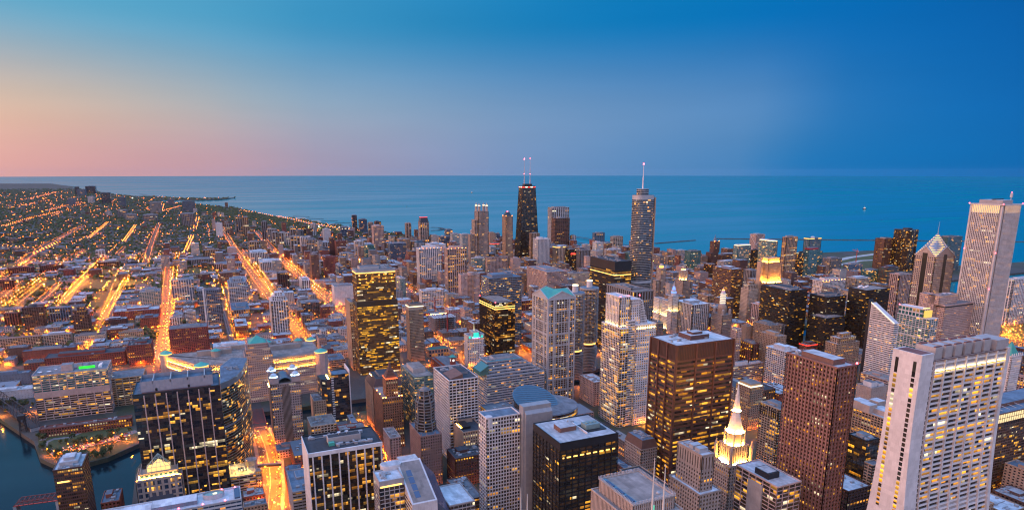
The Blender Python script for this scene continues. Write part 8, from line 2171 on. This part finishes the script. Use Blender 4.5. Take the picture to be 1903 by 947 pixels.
def add_zone(poly, n, label, group):
    xs, ys = [p[0] for p in poly], [p[1] for p in poly]; k = 0
    for _ in range(n * 60):
        x, y = rp.uniform(min(xs), max(xs)), rp.uniform(min(ys), max(ys))
        if poly_in((x, y), poly) and clear(x - 3, y - 3, x + 3, y + 3, 0) and on_land(x, y): spots.append((x, y, label, group)); k += 1
        if k >= n: break
add_zone(P((70, 815), (82, 808), (84, 850), (112, 856), (160, 856), (215, 843), (205, 838), (150, 848), (105, 846), (78, 838)), 46, 'yellow green tree on the river bank around the park', 'trees of the river park')
add_zone(P((95, 826), (150, 815), (245, 800), (250, 808), (200, 830)), 24, 'round tree between the parked cars of the river park', 'trees of the river park')
add_zone(P((-15, 755), (20, 745), (62, 752), (62, 770), (30, 775)), 18, 'tree beside the tracks near the railway truss bridge', 'trees by the tracks')
add_zone(P((-10, 940), (18, 930), (42, 938), (40, 960), (-10, 965)), 10, 'leafy tree in the lower left corner by the bridge', 'trees in the corner')
add_zone(P((-40, 575), (20, 548), (60, 525), (70, 530), (30, 570), (10, 578)), 46, 'tree in the dark grove between the two leftmost lit lanes', 'trees between lit lanes')
add_zone(P((40, 570), (78, 535), (98, 532), (70, 562), (60, 572)), 34, 'tree in the grove left of the double lamp lane', 'trees between lit lanes')
add_zone(P((80, 572), (118, 533), (130, 530), (112, 560), (100, 572)), 34, 'tree in the grove right of the double lamp lane', 'trees between lit lanes')
add_zone(P((140, 560), (150, 542), (184, 538), (178, 560), (165, 570)), 26, 'tree around the red house beside the open lawn', 'trees around the lawns')
add_zone(P((268, 640), (285, 618), (296, 622), (290, 642)), 10, 'dense tree at the corner of the glowing avenue', 'trees by the avenue')
add_zone(P((340, 500), (350, 492), (400, 497), (450, 488), (446, 482), (390, 484), (345, 494)), 40, 'tree edging the round green field', 'trees around the green field')
for (x, y, a) in along(BRIGHT[0][0], 44, 19) : spots.append((x, y, 'street tree lining the brightest slanting avenue', 'street trees of the avenue'))
seen_spots = [s for s in spots if in_frame(s[0], s[1], 6, 0)]
for k, (x, y, lb, gr) in enumerate(seen_spots[:300]):
    cm, tm = TREES[k % 5]
    r_ = empty('tree', (x, y, 0), lb, 'tree', gr, rp.uniform(0, 6.28)); s_ = rp.uniform(.75, 1.15); r_.scale = (s_, s_, s_)
    for nm, me in (('crown', cm), ('trunk', tm)):
        o = bpy.data.objects.new(nm, me); COL.objects.link(o); o.parent = r_
# the tree cover of the far districts, one mass
tv, tf = [], []
def clump(x, y, r, h):
    n = 6; k = len(tv); zs = (h * .25, h * .62, h)
    for q, (z, rr) in enumerate(((h * .22, r * .8), (h * .6, r))):
        for i in range(n):
            t = 2 * math.pi * (i + q * .5) / n; j = rh.uniform(.65, 1.2); tv.append((x + rr * j * math.cos(t), y + rr * j * math.sin(t), z * rh.uniform(.85, 1.2)))
    tv.append((x + rh.uniform(-.3, .3) * r, y + rh.uniform(-.3, .3) * r, h))
    for i in range(n):
        j = (i + 1) % n; tf.append((k + i, k + j, k + n + i)); tf.append((k + j, k + n + j, k + n + i)); tf.append((k + n + i, k + n + j, k + 2 * n))
nt = 0
for _ in range(52000):
    x, y = far_xy(1500, 16500, -17, 24)
    if not on_land(x, y) or not in_frame(x, y): continue
    d = math.hypot(x, y)
    inpark = poly_in((x, y), park_belt)
    if d < 2300 and rh.random() > .25: continue
    if d < 3300 and x > 60 and rh.random() > .25: continue
    if not inpark and abs(x - round(x / GRIDX) * GRIDX) < 5: continue
    if not open_spot(x, y, 4): continue
    if not clear(x - 3, y - 3, x + 3, y + 3, 1): continue
    k = 1 + max(0, d - 4000) / 5000
    clump(x, y, rh.uniform(3.8, 7.0) * min(k, 2.6), rh.uniform(7, 13) * min(1.3, k)); nt += 1
for _ in range(2600):
    xs, ys = [p[0] for p in park_belt], [p[1] for p in park_belt]; x, y = rh.uniform(min(xs), max(xs)), rh.uniform(min(ys), max(ys))
    if poly_in((x, y), park_belt) and on_land(x, y) and open_spot(x, y): clump(x, y, rh.uniform(5, 9), rh.uniform(8, 13))
me = bpy.data.meshes.new('tree_cover'); me.from_pydata(tv, [], tf); me.materials.append(LEAF); me.update()
o = bpy.data.objects.new('tree_cover', me); COL.objects.link(o); o['kind'] = 'stuff'

# ------------------------------------------------------------------ street lamps
def lens(mb, x, y, z, s, mat=0, dip=.25):       # light leaves the underside only
    a = [(x - s, y - s, z), (x + s, y - s, z), (x + s, y + s, z), (x - s, y + s, z)]
    if not dip: mb.quad(*a[::-1], mat=mat); return
    for i in range(4): mb.quad(a[(i + 1) % 4], a[i], (x, y, z - s * dip), mat=mat)
def head(mb, x, y, z, s, mat=0):
    a = [(x - s, y - s), (x + s, y - s), (x + s, y + s), (x - s, y + s)]; mb.pyramid(a, z, (x, y, z + s), mat)
pole_m = MB(); pole_m.cyl(0, 0, .16, .09, 0, 8.6, 6); pole_m.beam((0, 0, 8.5), (1.1, 0, 8.9), .12); pole_me = pole_m.mesh('pole', DARKMETAL)
hd_ = MB(); head(hd_, 1.2, 0, 8.85, .7); head_me = hd_.mesh('lamp_head', LAMP_HEAD)
ln_ = MB(); lens(ln_, 1.2, 0, 8.8, .42); lens_me = ln_.mesh('lens', LAMP_SODIUM); la_ = MB(); lens(la_, 1.2, 0, 8.8, .42, 0, 0); lens_av = la_.mesh('lens', LAMP_AVE)
LP = []
names = ['the brightest slanting avenue beside the pink steeple', 'the second slanting avenue left of the white ribbed block', 'the straight glowing avenue behind the river hall', 'the upper glowing avenue beyond the playing field', 'the double row lane beside the open lawns', 'the short glowing lane left of the straight avenue', 'the lane between dark groves', 'the leftmost lane with groves', 'the lane at the left edge']
for i, (pts, w, sp) in enumerate(BRIGHT):
    for s in (-1, 1):
        for (x, y, a) in along(pts, sp, s * (w / 2 + .8), rp.uniform(0, sp)):
            LP.append((x, y, a + (-math.pi / 2 if s > 0 else math.pi / 2), 'sodium street lamp along ' + names[i] if i < len(names) else None, 1.0 if sp < 50 else 2.2))
for s in (-1, 1):
    for (x, y, a) in along(FRANK, 19, s * 11.6, rp.uniform(0, 10)): LP.append((x, y, a + (-math.pi / 2 if s > 0 else math.pi / 2), 'sodium street lamp along the orange street by the parking deck', 1.0))
for x in NS:
    for s in (-1, 1):
        for (px_, py_, a) in along([(tilt(x, y), y) for y in (300, 930)] if x > -90 else [], 30, s * 6.8, rp.uniform(0, 20)) + along([(tilt(x, y), y) for y in (1060 if x > -90 else 1350, 1400, 2200, 3200)], 34, s * 6.8, rp.uniform(0, 40)):
            LP.append((px_, py_, a + (-math.pi / 2 if s > 0 else math.pi / 2), 'sodium street lamp in the street canyons between the towers' if px_ > 100 else 'sodium street lamp among the brick lofts', 1.0))
for y in EW:
    for (px_, py_, a) in along([(-60 if y < 900 else -700, y), (1500, y)], 38, 6, rp.uniform(0, 40)): LP.append((px_, py_, a, 'sodium street lamp in a cross street between the towers' if px_ > 100 else 'sodium street lamp in a cross street among the lofts', 1.0))
for k in range(12): LP.append((*at(88 + k * 14, 846 - k * 3.4 + (k % 3) * 6), rp.uniform(0, 6), 'sodium park lamp on the river park paths', 1.0))
for q in [(1400, 690), (1880, 600), (1895, 620), (1870, 590), (1890, 575), (1885, 640)]: LP.append((*at(*q), 0, 'sodium street lamp in the lit lakeside park at right', 1.6))
for k in range(40): LP.append((*at(rp.uniform(1862, 1903), rp.uniform(590, 650)), 0, 'sodium street lamp in the lit lakeside park at right', 1.0))
LP = [l for l in LP if in_frame(l[0], l[1], 9, 5) and on_land(l[0], l[1]) and clear(l[0] - .5, l[1] - .5, l[0] + .5, l[1] + .5, .2)]
vis = [(math.hypot(l[0], l[1]), l) for l in LP if l[3] and seen((l[0], l[1], 9.6), 3)]
vis.sort(key=lambda t: t[0])
chosen = set(id(l) for _, l in vis[:290])
for _, (x, y, a, lb, s_) in vis[:290]:
    r_ = empty('street_lamp', (x, y, 0), lb, 'street lamp', 'sodium street lamps', a)
    for nm, me in (('pole', pole_me), ('lamp_head', head_me)):
        o = bpy.data.objects.new(nm, me); COL.objects.link(o); o.parent = r_
        if nm == 'lamp_head':
            q = bpy.data.objects.new('lens', lens_av if 'avenue' in lb or 'lane' in lb or 'orange street' in lb or 'park' in lb else lens_me); COL.objects.link(q); q.parent = o
sl = MB()
def stuff_lamp(x, y, s=1.0, far=False):
    sl.box(x - .1, y - .1, 0, x + .1, y + .1, 8.6, mat=2, bottom=False, top=False); head(sl, x, y, 8.85, .6 * s, 5 if far and s > 1.3 else 1); lens(sl, x, y, 8.8, .42, (3 if s > 1.3 else 4) if far else 0, 0 if far else .25)
for l in LP:
    if id(l) not in chosen: stuff_lamp(l[0], l[1], l[4], True if (not l[3] or 'avenue' in l[3] or 'lane' in l[3] or 'orange street' in l[3]) else False)
k = 0
for _ in range(9000):
    x, y = far_xy(1500, 14000, -16, 22)
    if not on_land(x, y) or not in_frame(x, y) or rh.random() > (.55 if x < 100 else .3): continue
    xs, ys = round(x / GRIDX) * GRIDX, round(y / 150) * 150
    if rh.random() < .5: x = xs + rh.uniform(-4, 4)
    else: y = ys + rh.uniform(-4, 4)
    if not clear(x - 1, y - 1, x + 1, y + 1, .5): continue
    d = math.hypot(x, y); stuff_lamp(x, y, 1.31 + max(0, d - 2500) / 3600, True); k += 1
    if k > 1900: break
o = sl.build('street_lights', [LAMP_SODIUM, LAMP_HEAD, DARKMETAL, LAMP_FAR, LAMP_AVE, LAMP_HEAD_FAR]); o['kind'] = 'stuff'
# tall white floodlight masts
for (px, py, lb) in [(174.5, 503, 'tall white floodlight mast at the end of the double row lane'), (225, 497, 'bright floodlight mast above the glowing playing field'), (246, 368, 'far white floodlight by the lake shore road'), (653, 424, 'white floodlight on the beach left of the pale capped tower'), (631, 421, 'white floodlight beside the blue grey beach block'), (592, 420, 'white floodlight over the ball field'), (574, 420, 'white floodlight left of the striped tower'), (285, 645, 'white lit street mast beside the tall red brick wing')]:
    x, y = at(px, py, 20); r_ = empty('floodlight_mast', (x, y, 0), lb, 'floodlight'); m = MB(); m.cyl(0, 0, .3, .2, 0, 19, 6); m.build('pole', DARKMETAL, r_)
    d = math.hypot(x, y); s_ = max(1.0, d / 2600); m = MB(); m.box(-1.4 * s_, -.5, 18.6, 1.4 * s_, .5, 18.6 + 1.2 * s_); m.build('lamp_head', glow_mat('flood_head', (1.0, .86, .6), 6.0, 'NONE'), r_); m = MB(); lens(m, 0, 0, 18.5, 1.1); m.build('lens', glow_mat('flood_lens', (1.0, .7, .3), 3500.0, 'FRONT'), r_)
# ------------------------------------------------------------------ cars
def car(label, group, x, y, z, a, col, lit):
    r_ = empty('car', (x, y, z), label, 'car', group, a)
    o = bpy.data.objects.new('body', CARB[col]); COL.objects.link(o); o.parent = r_
    for nm, me in (('window_glass', CARG),): q = bpy.data.objects.new(nm, me); COL.objects.link(q); q.parent = r_
    for sx in (-1.35, 1.35):
        for sy in (-.8, .8): q = bpy.data.objects.new('wheel', CARW); COL.objects.link(q); q.parent = r_; q.location = (sx, sy, .33)
    if lit:
        for sy in (-.6, .6):
            q = bpy.data.objects.new('headlight', CARH); COL.objects.link(q); q.parent = r_; q.location = (2.2, sy, .65)
            q = bpy.data.objects.new('taillight', CART); COL.objects.link(q); q.parent = r_; q.location = (-2.2, sy, .7)
def carbody(c):
    m = MB(); m.prism([(-2.2, -.88), (2.2, -.82), (2.2, .82), (-2.2, .88)], .3, .85, bottom=True); m.prism(rect(-1.6, -.8, .9, .8), .85, 1.42, poly1=rect(-1.2, -.66, .3, .66)); return m.mesh('body', plain_mat('car_paint_%d' % len(MATS), c, .3))
CARB = {n: carbody(c) for n, c in (('white', (.6, .6, .6)), ('black', (.02, .02, .022)), ('silver', (.35, .36, .38)), ('red', (.25, .02, .02)), ('yellow', (.6, .33, .03)))}
m = MB(); m.prism(rect(-1.56, -.815, .85, .815), .9, 1.36, top=False, poly1=rect(-1.22, -.69, .35, .69)); CARG = m.mesh('window_glass', plain_mat('car_glass', (.01, .012, .015), .1))
m = MB()
for k in range(10):
    t0, t1 = math.pi / 5 * k, math.pi / 5 * (k + 1); m.quad((.33 * math.cos(t0), -.1, .33 * math.sin(t0)), (.33 * math.cos(t1), -.1, .33 * math.sin(t1)), (.33 * math.cos(t1), .1, .33 * math.sin(t1)), (.33 * math.cos(t0), .1, .33 * math.sin(t0)))
m.quad(*[(.33 * math.cos(math.pi / 5 * k), -.1, .33 * math.sin(math.pi / 5 * k)) for k in range(10)]); m.quad(*[(.33 * math.cos(-math.pi / 5 * k), .1, .33 * math.sin(-math.pi / 5 * k)) for k in range(10)]); CARW = m.mesh('wheel', plain_mat('tyre', (.015, .015, .015), .8))
m = MB(); m.box(-.1, -.16, -.1, .1, .16, .1); CARH = m.mesh('headlight', glow_mat('headlight', (1, .85, .6), 8.0, 'NONE')); CART = m.mesh('taillight', glow_mat('taillight', (1, .03, .02), 6.0, 'NONE'))
cn = ['white', 'black', 'silver', 'red', 'yellow']
rcx = random.Random(77)
for (off, a_, step) in ((-8.6, 1, 23), (8.6, -1, 17), (4.5, -1, 52), (-4.5, 1, 61)):
    for (x, y, a) in along(FRANK, step, off, rcx.uniform(0, 15)):
        if not in_frame(x, y, 1, 0): continue
        c = rcx.choice(cn); drive = abs(off) < 6
        car(c + (' car driving along the orange street' if drive else ' car parked at the kerb of the orange street'), 'cars on the orange street', x, y, .13, a + (math.pi if a_ < 0 else 0), c, drive)
m = MB(); m.prism([(-2.2, -.88), (2.2, -.82), (2.2, .82), (-2.2, .88)], .2, .85, bottom=True); m.prism(rect(-1.6, -.8, .9, .8), .85, 1.42, 1, poly1=rect(-1.2, -.66, .3, .66))
for sy in (-.6, .6): m.box(2.15, sy - .2, .5, 2.3, sy + .2, .85, 2); m.box(-2.3, sy - .2, .5, -2.15, sy + .2, .85, 3)
far_car = m.mesh('car', [plain_mat('car_dusk', (.12, .12, .13), .3), MATS['car_glass'], MATS['headlight'], MATS['taillight']])
for bi, lb in ((2, 'the straight glowing avenue behind the river hall'), (0, 'the brightest slanting avenue'), (1, 'the second slanting avenue')):
    for off, a_ in ((-3.2, math.pi), (3.2, 0)):
        for (x, y, a) in along(BRIGHT[bi][0], 42 if bi == 2 else 66, off, rcx.uniform(0, 30)):
            x += rcx.uniform(-.5, .5); y += rcx.uniform(-14, 14)
            if not in_frame(x, y, 1, 0): continue
            o = bpy.data.objects.new('car', far_car); COL.objects.link(o); o.location = (x, y, .13); o.rotation_euler = (0, 0, a + a_ if off > 0 else a + math.pi)
            tag(o, 'car with lit lamps driving along ' + lb, 'car', 'cars on the avenues')
pk_x, pk_y, pw_, pd_, pz = PARK
for k in range(8):
    c = ['black', 'black', 'silver', 'black', 'white', 'white', 'silver', 'white'][k]
    car(c + (' car in the back row on the lit parking deck' if k < 4 else ' car in the front row on the lit parking deck'), 'cars on the parking deck', pk_x - pw_ * .2 + (k % 4) * 3.0, pk_y + (4 if k < 4 else -2), pz + .05, math.pi / 2, c, False)
for k in range(4):
    x, y = pk_x - pw_ * .32 + (k % 2) * pw_ * .4, pk_y + (10 if k < 2 else -9); r_ = empty('deck_lamp', (x, y, pz), ['lamp post at the back left of the lit parking deck', 'lamp post at the back right of the lit parking deck', 'lamp post at the front left of the lit parking deck', 'lamp post at the front right of the lit parking deck'][k], 'lamp post', 'parking deck lamps')
    m = MB(); m.cyl(0, 0, .12, .08, 0, 6, 6); m.build('pole', DARKMETAL, r_); m = MB(); head(m, 0, 0, 6, .4); hh = m.build('lamp_head', LAMP_HEAD, r_); m = MB(); lens(m, 0, 0, 5.96, .34); m.build('lens', glow_mat('deck_lens', (1.0, .62, .10), 3200.0, 'FRONT'), hh)
for k in range(34):
    u = k / 33; x, y = at(118 + 118 * u + rcx.uniform(-2, 2), 832 - 26 * u + (k % 3) * 5 + rcx.uniform(-1, 1))
    if clear(x - 2, y - 2, x + 2, y + 2, .5): c = rcx.choice(cn[:4]); car(c + ' car parked in the river park car park', 'cars in the river park', x, y, .16, rcx.uniform(-.3, .3) + (.5 if k % 2 else 2.1), c, False)

# ------------------------------------------------------------------ the dusk air
hz = MB(); hz.box(-56000, -56000, WATER_Z - 3.5, 56000, 56000, 480)
hm = bpy.data.materials.new('haze'); hm.use_nodes = True; ht_ = hm.node_tree; ht_.nodes.clear()
pv_ = N(ht_, 'ShaderNodeVolumePrincipled'); pv_.inputs['Color'].default_value = (.30, .58, .95, 1); pv_.inputs['Density'].default_value = 1.5e-6
ho_ = N(ht_, 'ShaderNodeOutputMaterial'); ht_.links.new(pv_.outputs[0], ho_.inputs['Volume'])
struct(hz, 'haze', hm, 'stuff')
